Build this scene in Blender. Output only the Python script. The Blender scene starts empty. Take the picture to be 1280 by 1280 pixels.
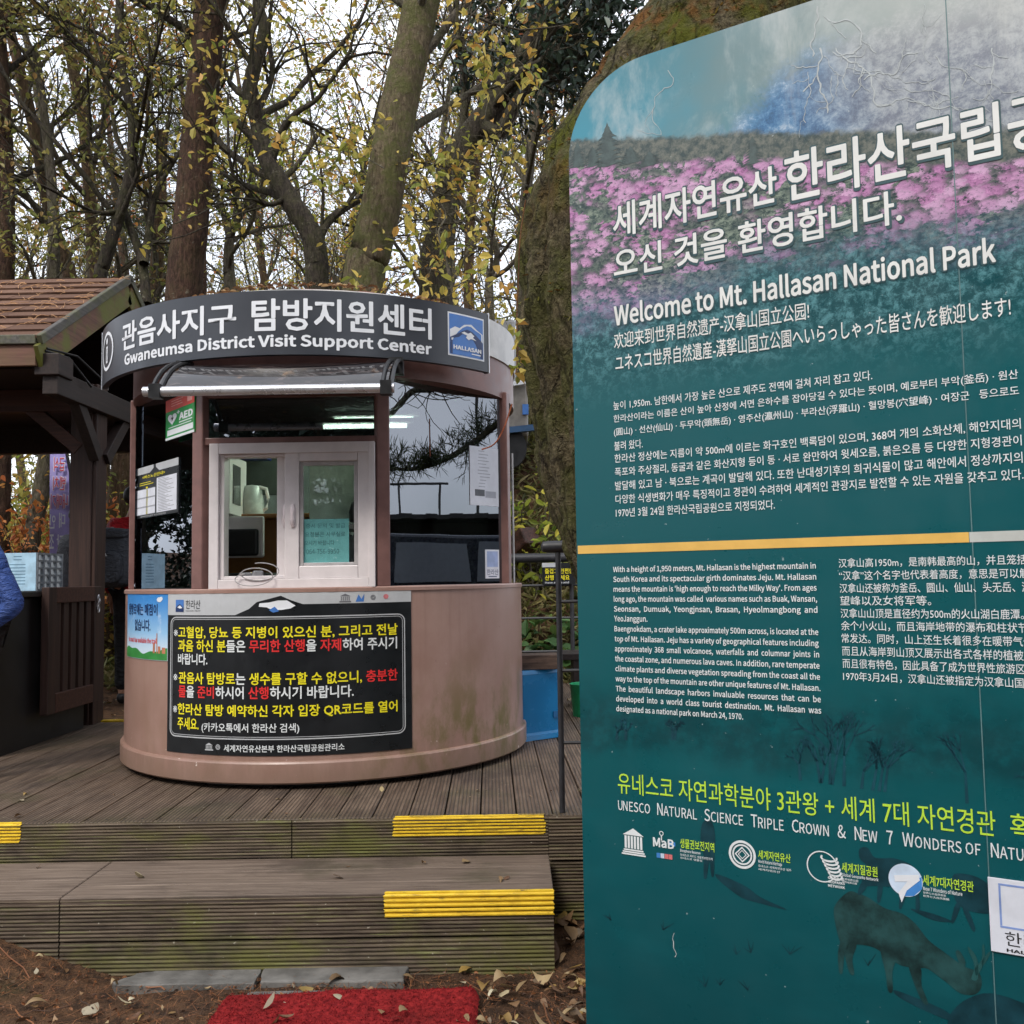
import bpy, math, random, os
import numpy as np
from mathutils import Vector, Matrix

SC = bpy.context.scene
COL = SC.collection
R = math.radians

# ------------------------------------------------------------------ camera
F_PX, EYE = 1180.0, 1.40
PITCH, ROLL = math.atan(82 / F_PX), 0.0157
c_f = np.array([0, math.cos(PITCH), math.sin(PITCH)])
c_u = np.array([0, -math.sin(PITCH), math.cos(PITCH)])
c_x = np.array([1.0, 0, 0])
CAM_R = math.cos(ROLL) * c_x - math.sin(ROLL) * c_u
CAM_U = math.sin(ROLL) * c_x + math.cos(ROLL) * c_u
CAM_P = np.array([0, 0, EYE])
cam = bpy.data.objects.new('camera', bpy.data.cameras.new('camera'))
COL.objects.link(cam)
cam.data.sensor_width = 36
cam.data.lens = 36 * F_PX / 1280
cam.data.clip_start = 0.05
cam.data.clip_end = 2000
mw = Matrix.Identity(4)
for i in range(3):
    mw[i][0], mw[i][1], mw[i][2], mw[i][3] = CAM_R[i], CAM_U[i], -c_f[i], CAM_P[i]
cam.matrix_world = mw
SC.camera = cam

# ------------------------------------------------------------------ sky, sun, exposure
SUN_EL, SUN_AZ = R(48), R(205)
w = bpy.data.worlds.new('World')
SC.world = w
w.use_nodes = True
wn, wl = w.node_tree.nodes, w.node_tree.links
wn.clear()
bg = wn.new('ShaderNodeBackground')
wo = wn.new('ShaderNodeOutputWorld')
sky = wn.new('ShaderNodeTexSky')
sky.sky_type = 'NISHITA'
sky.sun_disc = False
sky.sun_elevation = SUN_EL
sky.sun_rotation = SUN_AZ
sky.air_density = 1.0
sky.dust_density = 2.0
tc = wn.new('ShaderNodeTexCoord')
cn = wn.new('ShaderNodeTexNoise')
cn.inputs['Scale'].default_value = 3.2
cn.inputs['Detail'].default_value = 7
cn.inputs['Roughness'].default_value = 0.55
cr = wn.new('ShaderNodeMapRange')
cr.inputs['From Min'].default_value = 0.30
cr.inputs['From Max'].default_value = 0.62
cr.inputs['To Min'].default_value = 0.45
cr.inputs['To Max'].default_value = 0.97
cm = wn.new('ShaderNodeMixRGB')
cm.inputs['Color2'].default_value = (7.6, 7.9, 8.5, 1)      # bright overcast cloud
wl.new(tc.outputs['Generated'], cn.inputs['Vector'])
wl.new(cn.outputs['Fac'], cr.inputs['Value'])
wl.new(cr.outputs['Result'], cm.inputs['Fac'])
wl.new(sky.outputs['Color'], cm.inputs['Color1'])
wl.new(cm.outputs['Color'], bg.inputs['Color'])
wl.new(bg.outputs['Background'], wo.inputs['Surface'])
bg.inputs['Strength'].default_value = 0.13
sun = bpy.data.objects.new('sun', bpy.data.lights.new('sun', 'SUN'))
COL.objects.link(sun)
sun.data.energy = 1.3
sun.data.angle = R(14)
sun.data.color = (1.0, 0.95, 0.87)
# Nishita rotation is clockwise from +Y: direction to the sun
sd = Vector((math.sin(SUN_AZ) * math.cos(SUN_EL), math.cos(SUN_AZ) * math.cos(SUN_EL), math.sin(SUN_EL)))
sun.rotation_euler = sd.to_track_quat('Z', 'Y').to_euler()
sun.location = (0, 0, 30)
SC.view_settings.view_transform = 'Standard'
SC.view_settings.look = 'None'
SC.view_settings.gamma = 1
SC.view_settings.use_curve_mapping = False
SC.view_settings.exposure = 0.85
SC.cycles.max_bounces = 8
SC.cycles.transparent_max_bounces = 12
SC.cycles.use_denoising = True


# ------------------------------------------------------------------ helpers: where a pixel of the survey photo falls in the world
def ray(x, y):
    return c_f + CAM_R * (x - 640) / F_PX - CAM_U * (y - 640) / F_PX


def at(x, y, Y):
    d = ray(x, y)
    return CAM_P + d * Y / d[1]


def atz(x, y, z):
    d = ray(x, y)
    return CAM_P + d * (z - EYE) / d[2]


class Plane:
    def __init__(s, o, xd, n):
        s.o, s.x, s.n = np.array(o, float), np.array(xd, float), np.array(n, float)
        s.x /= np.linalg.norm(s.x)
        s.n /= np.linalg.norm(s.n)
        s.z = np.array([0, 0, 1.0])

    def uv(s, x, y):
        d = ray(x, y)
        p = CAM_P + d * (np.dot(s.o - CAM_P, s.n) / np.dot(d, s.n))
        return float(np.dot(p - s.o, s.x)), float(p[2] - s.o[2])

    def pts(s, u, v, off):
        u, v = np.asarray(u, float), np.asarray(v, float)
        return s.o + u[:, None] * s.x + v[:, None] * s.z + s.n * off


class Cyl:
    def __init__(s, c, rad):
        s.c, s.r = np.array(c, float), rad

    def uv(s, x, y):
        d = ray(x, y)
        a = d[0] ** 2 + d[1] ** 2
        b = -2 * (d[0] * s.c[0] + d[1] * s.c[1])
        c = s.c @ s.c - s.r ** 2
        t = (-b - math.sqrt(max(0, b * b - 4 * a * c))) / (2 * a)
        p = CAM_P + d * t
        return s.r * math.atan2(p[0] - s.c[0], -(p[1] - s.c[1])), float(p[2])

    def pts(s, u, v, off):
        u, v = np.asarray(u, float), np.asarray(v, float)
        ph = u / s.r
        rr = s.r + off
        return np.stack([s.c[0] + rr * np.sin(ph), s.c[1] - rr * np.cos(ph), v], 1)


# ------------------------------------------------------------------ helpers: node graphs
def S(r, g, b):
    f = lambda c: (c / 12.92 if c <= 0.04045 else ((c + 0.055) / 1.055) ** 2.4)
    return (f(r / 255), f(g / 255), f(b / 255), 1.0)


class V:
    def __init__(s, g, k):
        s.g, s.k = g, k

    def _m(s, op, o, rev=False):
        return s.g.math(op, o, s) if rev else s.g.math(op, s, o)
    __add__ = lambda s, o: s._m('ADD', o)
    __radd__ = __add__
    __mul__ = lambda s, o: s._m('MULTIPLY', o)
    __rmul__ = __mul__
    __sub__ = lambda s, o: s._m('SUBTRACT', o)
    __rsub__ = lambda s, o: s._m('SUBTRACT', o, True)
    __truediv__ = lambda s, o: s._m('DIVIDE', o)


class Gr:
    def __init__(s, name):
        s.mat = bpy.data.materials.new(name)
        s.mat.use_nodes = True
        s.t = s.mat.node_tree
        s.t.nodes.clear()
        s.o = s.new('ShaderNodeOutputMaterial')
        s.b = None

    def new(s, ty):
        return s.t.nodes.new(ty)

    def put(s, sock, v):
        if isinstance(v, V):
            s.t.links.new(v.k, sock)
        elif isinstance(v, (tuple, list)):
            n = len(sock.default_value)
            sock.default_value = tuple(v)[:n] if len(v) >= n else tuple(v) + (1.0,)
        else:
            try:
                sock.default_value = v
            except TypeError:
                sock.default_value = (v, v, v, 1)[:len(sock.default_value)]

    def math(s, op, a, b=0.0, clamp=False):
        n = s.new('ShaderNodeMath')
        n.operation = op
        n.use_clamp = clamp
        s.put(n.inputs[0], a)
        s.put(n.inputs[1], b)
        return V(s, n.outputs[0])

    def mx(s, a, b):
        return s.math('MAXIMUM', a, b)

    def mn(s, a, b):
        return s.math('MINIMUM', a, b)

    def coord(s, kind='Object'):
        n = s.new('ShaderNodeTexCoord')
        return V(s, n.outputs[kind])

    def wpos(s):
        n = s.new('ShaderNodeNewGeometry')
        return V(s, n.outputs['Position'])

    def xyz(s, v):
        n = s.new('ShaderNodeSeparateXYZ')
        s.put(n.inputs[0], v)
        return [V(s, o) for o in n.outputs]

    def vec(s, x, y, z=0.0):
        n = s.new('ShaderNodeCombineXYZ')
        for i, q in enumerate((x, y, z)):
            s.put(n.inputs[i], q)
        return V(s, n.outputs[0])

    def sc(s, v, k):
        n = s.new('ShaderNodeMapping')
        s.put(n.inputs['Vector'], v)
        n.inputs['Scale'].default_value = k
        return V(s, n.outputs[0])

    def noise(s, v, scale=5.0, detail=4.0, rough=0.55, dist=0.0):
        n = s.new('ShaderNodeTexNoise')
        s.put(n.inputs['Vector'], v)
        n.inputs['Scale'].default_value = scale
        n.inputs['Detail'].default_value = detail
        n.inputs['Roughness'].default_value = rough
        n.inputs['Distortion'].default_value = dist
        return V(s, n.outputs[0])

    def vor(s, v, scale=5.0, feat='F1', out='Distance'):
        n = s.new('ShaderNodeTexVoronoi')
        n.feature = feat
        s.put(n.inputs['Vector'], v)
        n.inputs['Scale'].default_value = scale
        return V(s, n.outputs[out])

    def ss(s, x, a, b, lo=0.0, hi=1.0):
        n = s.new('ShaderNodeMapRange')
        n.interpolation_type = 'SMOOTHSTEP'
        s.put(n.inputs['Value'], x)
        n.inputs['From Min'].default_value = a
        n.inputs['From Max'].default_value = b
        n.inputs['To Min'].default_value = lo
        n.inputs['To Max'].default_value = hi
        return V(s, n.outputs[0])

    def mix(s, f, a, b, blend='MIX'):
        n = s.new('ShaderNodeMixRGB')
        n.blend_type = blend
        s.put(n.inputs[0], f)
        s.put(n.inputs[1], a)
        s.put(n.inputs[2], b)
        return V(s, n.outputs[0])

    def ramp(s, f, stops):
        n = s.new('ShaderNodeValToRGB')
        e = n.color_ramp.elements
        while len(e) < len(stops):
            e.new(0.5)
        for q, (p, c) in zip(e, stops):
            q.position = p
            q.color = c
        s.put(n.inputs[0], f)
        return V(s, n.outputs[0])

    def island(s):
        n = s.new('ShaderNodeNewGeometry')
        return V(s, n.outputs['Random Per Island'])

    def orand(s):
        n = s.new('ShaderNodeObjectInfo')
        return V(s, n.outputs['Random'])

    def bump(s, h, strength=0.4, dist=0.02):
        n = s.new('ShaderNodeBump')
        s.put(n.inputs['Height'], h)
        n.inputs['Strength'].default_value = strength
        n.inputs['Distance'].default_value = dist
        return V(s, n.outputs[0])

    def out(s, col, rough=0.6, bump=None, metal=0.0, spec=0.5, coat=0.0, emit=None, estr=0.0):
        b = s.new('ShaderNodeBsdfPrincipled')
        s.put(b.inputs['Base Color'], col)
        s.put(b.inputs['Roughness'], rough)
        s.put(b.inputs['Metallic'], metal)
        s.put(b.inputs['Specular IOR Level'], spec)
        s.put(b.inputs['Coat Weight'], coat)
        if bump is not None:
            s.put(b.inputs['Normal'], bump)
        if emit is not None:
            s.put(b.inputs['Emission Color'], emit)
            s.put(b.inputs['Emission Strength'], estr)
        s.t.links.new(b.outputs[0], s.o.inputs['Surface'])
        return s.mat


def plain(name, col, rough=0.55, metal=0.0, spec=0.5, var=0.10, scale=14, bump=0.0, coat=0.0):
    g = Gr(name)
    p = g.coord()
    n = g.noise(p, scale, 5, 0.6)
    dark = tuple(c * (1 - var * 2) for c in col[:3]) + (1,)
    lite = tuple(min(1, c * (1 + var)) for c in col[:3]) + (1,)
    c = g.mix(g.ss(n, 0.3, 0.7), dark, lite)
    b = g.bump(g.noise(p, scale * 9, 3), bump, 0.004) if bump else None
    r = g.ss(n, 0.2, 0.8, max(0.03, rough - 0.08), min(1, rough + 0.08))
    return g.out(c, r, b, metal, spec, coat)


# ------------------------------------------------------------------ helpers: meshes
WL = {}      # world position of every root, so that parts may be built in world coordinates


def tag(o, label=None, cat=None, group=None, kind=None):
    if label:
        o['label'] = label
    if cat:
        o['category'] = cat
    if group:
        o['group'] = group
    if kind:
        o['kind'] = kind
    return o


def empty(name, loc, label, cat, group=None, rotz=0.0):
    o = bpy.data.objects.new(name, None)
    o.empty_display_size = 0.1
    COL.objects.link(o)
    o.location = loc
    o.rotation_euler = (0, 0, rotz)
    WL[o.name] = np.array(loc, float)
    return tag(o, label, cat, group)


class MB:
    def __init__(s):
        s.v, s.f, s.m, s.n, s.mi = [], [], [], 0, 0

    def add(s, verts, faces, mi=None):
        verts = np.asarray(verts, float).reshape(-1, 3)
        s.v.append(verts)
        b = s.n
        if isinstance(mi, (list, np.ndarray)):
            s.m.extend(int(q) for q in mi)
        else:
            s.m.extend([s.mi if mi is None else mi] * len(faces))
        if isinstance(faces, np.ndarray):
            s.f.extend((faces + b).tolist())
        else:
            s.f.extend([tuple(i + b for i in q) for q in faces])
        s.n += len(verts)
        return s

    def box(s, c, size, rz=0.0, rot=None):
        hx, hy, hz = (q / 2 for q in size)
        p = np.array([(x, y, z) for z in (-hz, hz) for y in (-hy, hy) for x in (-hx, hx)])
        m = rot if rot is not None else np.array(Matrix.Rotation(rz, 3, 'Z'))
        p = p @ np.asarray(m).T + np.array(c)
        return s.add(p, [(0, 2, 3, 1), (4, 5, 7, 6), (0, 1, 5, 4), (2, 6, 7, 3), (0, 4, 6, 2), (1, 3, 7, 5)])

    def beam(s, a, b, wd, ht):
        a, b = np.array(a, float), np.array(b, float)
        d = b - a
        L = np.linalg.norm(d)
        d /= L
        side = np.cross(d, (0, 0, 1.0))
        if np.linalg.norm(side) < 1e-4:
            side = np.array([1.0, 0, 0])
        side /= np.linalg.norm(side)
        up = np.cross(side, d)
        rot = np.stack([d, side, up], 1)
        return s.box((a + b) / 2, (L, wd, ht), rot=rot)

    def tube(s, pts, rad, sides=6, cap=True):
        pts = np.asarray(pts, float)
        k = len(pts)
        rad = np.full(k, rad, float) if np.isscalar(rad) else np.asarray(rad, float)
        tan = np.gradient(pts, axis=0)
        tan /= np.linalg.norm(tan, axis=1)[:, None] + 1e-9
        ref = np.array([0, 0, 1.0]) if abs(tan[0][2]) < 0.9 else np.array([1.0, 0, 0])
        a = np.cross(tan, ref)
        a /= np.linalg.norm(a, axis=1)[:, None] + 1e-9
        b = np.cross(tan, a)
        an = np.linspace(0, 2 * math.pi, sides, endpoint=False)
        ring = pts[:, None, :] + rad[:, None, None] * (np.cos(an)[None, :, None] * a[:, None, :] + np.sin(an)[None, :, None] * b[:, None, :])
        i = np.arange(k - 1)[:, None] * sides
        j = np.arange(sides)[None, :]
        j2 = (j + 1) % sides
        f = np.stack([i + j, i + j2, i + sides + j2, i + sides + j], -1).reshape(-1, 4)
        s.add(ring.reshape(-1, 3), f)
        if cap:
            b0 = s.n - k * sides
            s.f.append(tuple(range(b0 + sides - 1, b0 - 1, -1)))
            s.f.append(tuple(range(b0 + (k - 1) * sides, b0 + k * sides)))
            s.m.extend([s.mi] * 2)
        return s

    def prism(s, poly, frame, d0, d1):
        """poly in 2-D, frame(u, v, depth) -> xyz arrays, closed solid between two depths"""
        poly = np.asarray(poly, float)
        n = len(poly)
        a = frame(poly[:, 0], poly[:, 1], d0)
        b = frame(poly[:, 0], poly[:, 1], d1)
        fs = [tuple(range(n)), tuple(range(2 * n - 1, n - 1, -1))]
        fs += [(i, n + i, n + (i + 1) % n, (i + 1) % n) for i in range(n)]
        return s.add(np.concatenate([a, b]), fs)

    def lathe(s, prof, c=(0, 0, 0), seg=32, a0=0.0, a1=2 * math.pi):
        prof = np.asarray(prof, float)
        full = abs(a1 - a0 - 2 * math.pi) < 1e-6
        an = np.linspace(a0, a1, seg, endpoint=not full)
        k = len(prof)
        vs = np.stack([c[0] + np.sin(an)[:, None] * prof[None, :, 0], c[1] - np.cos(an)[:, None] * prof[None, :, 0],
                       c[2] + np.repeat(prof[None, :, 1], len(an), 0)], -1).reshape(-1, 3)
        fs = []
        m = len(an)
        for i in range(m if full else m - 1):
            i2 = (i + 1) % m
            for j in range(k - 1):
                fs.append((i * k + j, i2 * k + j, i2 * k + j + 1, i * k + j + 1))
        return s.add(vs, fs)

    def sheet(s, P):
        """P (a, b, 3) grid of points"""
        a, b = P.shape[:2]
        i = np.arange(a - 1)[:, None] * b
        j = np.arange(b - 1)[None, :]
        f = np.stack([i + j, i + b + j, i + b + j + 1, i + j + 1], -1).reshape(-1, 4)
        return s.add(P.reshape(-1, 3), f)

    def build(s, name, mats, parent=None, smooth=False, local=False, bevel=0.0, sharp=40, seg=2):
        me = bpy.data.meshes.new(name)
        v = np.concatenate(s.v) if s.v else np.zeros((0, 3))
        root = parent
        while root is not None and root.parent is not None:
            root = root.parent
        if root is not None and not local:
            v = v - WL[root.name]
        me.from_pydata(v.tolist(), [], s.f)
        if not isinstance(mats, (list, tuple)):
            mats = [mats]
        for q in mats:
            me.materials.append(q)
        me.polygons.foreach_set('material_index', np.array(s.m, dtype=np.int32))
        if smooth:
            me.polygons.foreach_set('use_smooth', np.ones(len(me.polygons), dtype=bool))
            if sharp:
                me.set_sharp_from_angle(angle=R(sharp))
        me.update()
        o = bpy.data.objects.new(name, me)
        COL.objects.link(o)
        if parent is not None:
            o.parent = parent
        else:
            WL[o.name] = np.zeros(3)
        if bevel:
            bm = o.modifiers.new('bevel', 'BEVEL')
            bm.width = bevel
            bm.segments = seg
            bm.limit_method = 'ANGLE'
            bm.angle_limit = R(40)
        return o


def copy_tree(o, parent=None):
    c = o.copy()
    COL.objects.link(c)
    if parent is not None:
        c.parent = parent
    for ch in list(o.children):
        copy_tree(ch, c)
    return c


# ------------------------------------------------------------------ helpers: lettering
try:        # the sans face that ships with Blender itself; the built-in font serves if it is not there
    FONT = bpy.data.fonts.load(os.path.join(bpy.utils.system_resource('DATAFILES'), 'fonts', 'Noto Sans CJK Regular.woff2'))
except Exception:
    FONT = None
_dummy = [bpy.data.materials.new('ink_slot') for _ in range(4)]
_gc = {}


def glyphs(body, bold=0.0, fmt=None, res=2, sp=1.0):
    key = (body, bold, tuple(fmt) if fmt else None, res, sp)
    if key in _gc:
        return _gc[key]
    c = bpy.data.curves.new('ink', 'FONT')
    c.body = body
    if FONT and max(map(ord, body)) < 0x2000:
        c.font = FONT
    c.resolution_u = res
    c.space_character = sp
    for q in _dummy:
        c.materials.append(q)
    if fmt:
        for i, k in enumerate(fmt):
            c.body_format[i].material_index = k
    o = bpy.data.objects.new('ink', c)
    COL.objects.link(o)
    bpy.context.view_layer.update()
    me = bpy.data.meshes.new_from_object(o.evaluated_get(bpy.context.evaluated_depsgraph_get()))
    n = len(me.vertices)
    co = np.zeros(n * 3)
    me.vertices.foreach_get('co', co)
    co = co.reshape(-1, 3)[:, :2].copy()
    fs = [tuple(p.vertices) for p in me.polygons]
    mi = [p.material_index for p in me.polygons]
    bpy.data.objects.remove(o)
    bpy.data.curves.remove(c)
    bpy.data.meshes.remove(me)
    _gc[key] = (co, fs, mi)
    return _gc[key]


def write(mb, surf, body, L, Rt, top, off=0.002, bold=0.0, fmt=None, mi=0, res=2, uv=None, sp=1.0, mirror=False):
    """body written between pixel L (left, bottom of the letters) and x = Rt (at y of Rt pixel); top = y of letter tops at the left end"""
    co, fs, ml = glyphs(body, 0.0, fmt, res, sp)
    if uv:
        u0, v0, u1, v1 = uv
    else:
        u0, v0 = surf.uv(*L)
        u1 = surf.uv(*Rt)[0]
        v1 = surf.uv(L[0], top)[1]
    bold = max(0.0, bold) * 0.60
    lo, hi = co.min(0) - bold, co.max(0) + bold
    # heavier strokes: the same outlines printed again a hair apart, each layer 0.02 mm above the last
    k = 0 if bold < 0.002 else (4 if bold < 0.009 else (8 if bold < 0.02 else 14))
    sh = [(0.0, 0.0)] + [(bold * math.cos(2 * math.pi * (i + 0.5) / k), bold * math.sin(2 * math.pi * (i + 0.5) / k)) for i in range(k)]
    for i, (dx, dy) in enumerate(sh):
        x = (co[:, 0] + dx - lo[0]) / (hi[0] - lo[0])
        if mirror:
            x = 1 - x
        y = (co[:, 1] + dy - lo[1]) / (hi[1] - lo[1])
        mb.add(surf.pts(u0 + x * (u1 - u0), v0 + y * (v1 - v0), off + i * 2e-5), fs, ml if fmt else mi)


def decal(mb, surf, poly, off=0.002, mi=0, px=True):
    q = np.array([surf.uv(*p) for p in poly]) if px else np.array(poly, float)
    mb.add(surf.pts(q[:, 0], q[:, 1], off), [tuple(range(len(q)))], mi)


def patch(mb, surf, u0, v0, u1, v1, off, mi=0, n=1):
    """rectangular print cut into n strips so that it follows a curved surface"""
    us = np.linspace(u0, u1, n + 1)
    a = surf.pts(us, np.full(n + 1, v0), off)
    b = surf.pts(us, np.full(n + 1, v1), off)
    mb.add(np.concatenate([a, b]), [(i, i + 1, n + 2 + i, n + 1 + i) for i in range(n)], mi)


def ring(mb, surf, cu, cv, ru, rv, wd, off, mi=0, n=28, a0=0, a1=2 * math.pi):
    an = np.linspace(a0, a1, n + 1)
    ko = (ru, rv)
    a = surf.pts(cu + np.cos(an) * ko[0], cv + np.sin(an) * ko[1], off)
    b = surf.pts(cu + np.cos(an) * (ko[0] - wd), cv + np.sin(an) * (ko[1] - wd), off)
    mb.add(np.concatenate([a, b]), [(i, i + 1, n + 2 + i, n + 1 + i) for i in range(n)], mi)


def disc(mb, surf, cu, cv, ru, rv, off, mi=0, n=24):
    an = np.linspace(0, 2 * math.pi, n, endpoint=False)
    mb.add(surf.pts(cu + np.cos(an) * ru, cv + np.sin(an) * rv, off), [tuple(range(n))], mi)


def slab(mb, surf, u0, v0, u1, v1, d0, d1, n=1):
    """solid plate on a plane or a cylinder"""
    us = np.linspace(u0, u1, n + 1)
    P = [surf.pts(us, np.full(n + 1, v), d) for d in (d0, d1) for v in (v0, v1)]
    k = n + 1
    f = []
    for i in range(n):
        f += [(i, k + i, k + i + 1, i + 1), (2 * k + i, 2 * k + i + 1, 3 * k + i + 1, 3 * k + i),
              (i, i + 1, 2 * k + i + 1, 2 * k + i), (k + i, 3 * k + i, 3 * k + i + 1, k + i + 1)]
    f += [(0, 2 * k, 3 * k, k), (n, k + n, 3 * k + n, 2 * k + n)]
    mb.add(np.concatenate(P), f)


def fbm(P, seed=0, octv=4, freq=1.0):
    """cheap value noise for displacing meshes, P (n, 3) -> (n,) in about -1..1"""
    out = np.zeros(len(P))
    amp, tot = 1.0, 0.0
    for o in range(octv):
        q = P * freq + seed * 17.3 + o * 5.1
        i = np.floor(q).astype(np.int64)
        fr = q - i
        fr = fr * fr * (3 - 2 * fr)
        acc = 0
        for dx in (0, 1):
            for dy in (0, 1):
                for dz in (0, 1):
                    h = (i[:, 0] + dx) * 374761393 + (i[:, 1] + dy) * 668265263 + (i[:, 2] + dz) * 2147483647 + seed * 974711
                    h = (h ^ (h >> 13)) * 1274126177
                    h = ((h ^ (h >> 16)) & 0xFFFF) / 32767.5 - 1
                    acc = acc + h * (fr[:, 0] if dx else 1 - fr[:, 0]) * (fr[:, 1] if dy else 1 - fr[:, 1]) * (fr[:, 2] if dz else 1 - fr[:, 2])
        out += amp * acc
        tot += amp
        amp *= 0.5
        freq *= 2.03
    return out / tot

# ================================================================== materials
def sm(a, b, x):
    t = np.clip((np.asarray(x, float) - a) / (b - a), 0, 1)
    return t * t * (3 - 2 * t)


def mat_ground():
    g = Gr('forest_soil')
    p = g.wpos()
    n1, n2 = g.noise(p, 0.9, 6, 0.6), g.noise(p, 16, 6, 0.7)
    n3 = g.noise(g.sc(p, (60, 22, 40)), 1.6, 4, 0.6, 1.5)
    c = g.mix(g.ss(n1, 0.35, 0.65), S(70, 52, 40), S(104, 76, 54))
    c = g.mix(g.ss(n2, 0.42, 0.66), c, S(52, 40, 32))
    c = g.mix(g.ss(n3, 0.55, 0.72) * 0.75, c, S(132, 92, 60))
    c = g.mix(g.ss(g.noise(p, 3.1, 4, 0.6), 0.55, 0.7) * 0.5, c, S(58, 60, 36))
    b = g.bump(n2 * 0.7 + n3 * 0.6, 0.9, 0.03)
    return g.out(c, 0.92, b, spec=0.2)


def mat_deck():
    g = Gr('grooved_deck_wood')
    p = g.coord()
    x, y, z = g.xyz(p)
    lx = (x + y * 0.025) * (1 / 0.15)
    fr = g.math('FRACT', lx * 9.0)
    groove = g.ss(g.math('ABSOLUTE', fr - 0.5), 0.24, 0.42)
    n = g.noise(g.sc(p, (22, 1.6, 8)), 2.2, 6, 0.65)
    big = g.noise(p, 1.3, 4, 0.6)
    r = g.island()
    c = g.mix(g.ss(n, 0.3, 0.7), S(70, 56, 46), S(120, 102, 86))
    c = g.mix(r * 0.45, c, S(86, 68, 54))
    c = g.mix(g.ss(g.noise(p, 2.3, 5, 0.65), 0.5, 0.72) * 0.6, c, S(68, 66, 40))
    c = g.mix(g.ss(big, 0.50, 0.70) * 0.6, c, S(52, 42, 36))
    c = g.mix(g.ss(y, 4.15, 4.0) * g.ss(n, 0.3, 0.6) * 0.5, c, S(60, 54, 36))
    sx = g.math('ABSOLUTE', g.math('FRACT', lx * 2.0) - 0.5)
    sy = g.math('ABSOLUTE', g.math('FRACT', (y - 4.02) * 1.25 + 0.5) - 0.5)
    c = g.mix(g.ss(g.mx(sx * 0.075, sy * 0.8), 0.0062, 0.0046), c, S(38, 34, 32))
    c = g.mix(groove * 0.62, c, S(36, 31, 27))
    c = g.mix(g.ss(g.noise(p, 70, 2, 0.5), 0.70, 0.76) * 0.5, c, S(170, 160, 140))
    b = g.bump(n * 0.3 - groove, 0.55, 0.006)
    return g.out(c, g.ss(big, 0.3, 0.7, 0.55, 0.78), b, spec=0.35)


def mat_riser(name='mossy_step_wood', axis=2):
    g = Gr(name)
    p = g.coord()
    x, y, z = g.xyz(p)
    n = g.noise(g.sc(p, (1.4, 9, 40)), 2.4, 6, 0.7)
    bl = g.noise(g.sc(p, (1.0, 1, 2.2)), 2.0, 5, 0.7)
    c = g.mix(g.ss(n, 0.3, 0.7), S(58, 48, 40), S(112, 98, 82))
    c = g.mix(g.ss(bl, 0.47, 0.70) * 0.75, c, S(96, 96, 42))
    c = g.mix(g.ss(g.noise(g.sc(p, (2, 3, 60)), 2, 5, 0.7), 0.54, 0.70) * 0.5, c, S(134, 138, 84))
    c = g.mix(g.ss(g.noise(p, 2.6, 4, 0.6), 0.56, 0.74) * 0.6, c, S(40, 35, 31))
    c = g.mix(g.ss(g.noise(p, 60, 2, 0.5), 0.72, 0.77) * 0.6, c, S(190, 184, 165))
    b = g.bump(n, 0.5, 0.004)
    return g.out(c, 0.72, b, spec=0.3)


def mat_tread():
    g = Gr('worn_tread_wood')
    p = g.coord()
    x, y, z = g.xyz(p)
    n = g.noise(g.sc(p, (1.2, 30, 10)), 2.2, 7, 0.7)
    fr = g.math('FRACT', y * 62)
    gr = g.ss(g.math('ABSOLUTE', fr - 0.5), 0.3, 0.45)
    worn = g.ss(g.noise(p, 1.7, 4, 0.6), 0.42, 0.6)
    c = g.mix(g.ss(n, 0.3, 0.72), S(82, 68, 58), S(128, 112, 98))
    c = g.mix(gr * worn * 0.6, c, S(46, 40, 36))
    c = g.mix(g.ss(g.noise(p, 2.2, 5, 0.6), 0.56, 0.75) * 0.6, c, S(62, 58, 38))
    c = g.mix(g.ss(g.noise(p, 3.0, 5, 0.6), 0.55, 0.7) * 0.5, c, S(56, 46, 38))
    return g.out(c, 0.66, g.bump(n * 0.6 - gr * worn * 0.7, 0.45, 0.005), spec=0.35)


def mat_yellow():
    g = Gr('chipped_yellow_paint')
    p = g.coord()
    n = g.noise(g.sc(p, (6, 6, 30)), 3, 6, 0.7)
    c = g.mix(g.ss(n, 0.3, 0.66), S(206, 166, 30), S(226, 190, 48))
    c = g.mix(g.ss(g.noise(g.sc(p, (5, 5, 60)), 2.5, 6, 0.75), 0.545, 0.66) * 0.85, c, S(112, 90, 40))
    c = g.mix(g.ss(g.noise(p, 7, 5, 0.7), 0.52, 0.7) * 0.45, c, S(150, 118, 36))
    return g.out(c, 0.5, g.bump(n, 0.3, 0.003))


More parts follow.
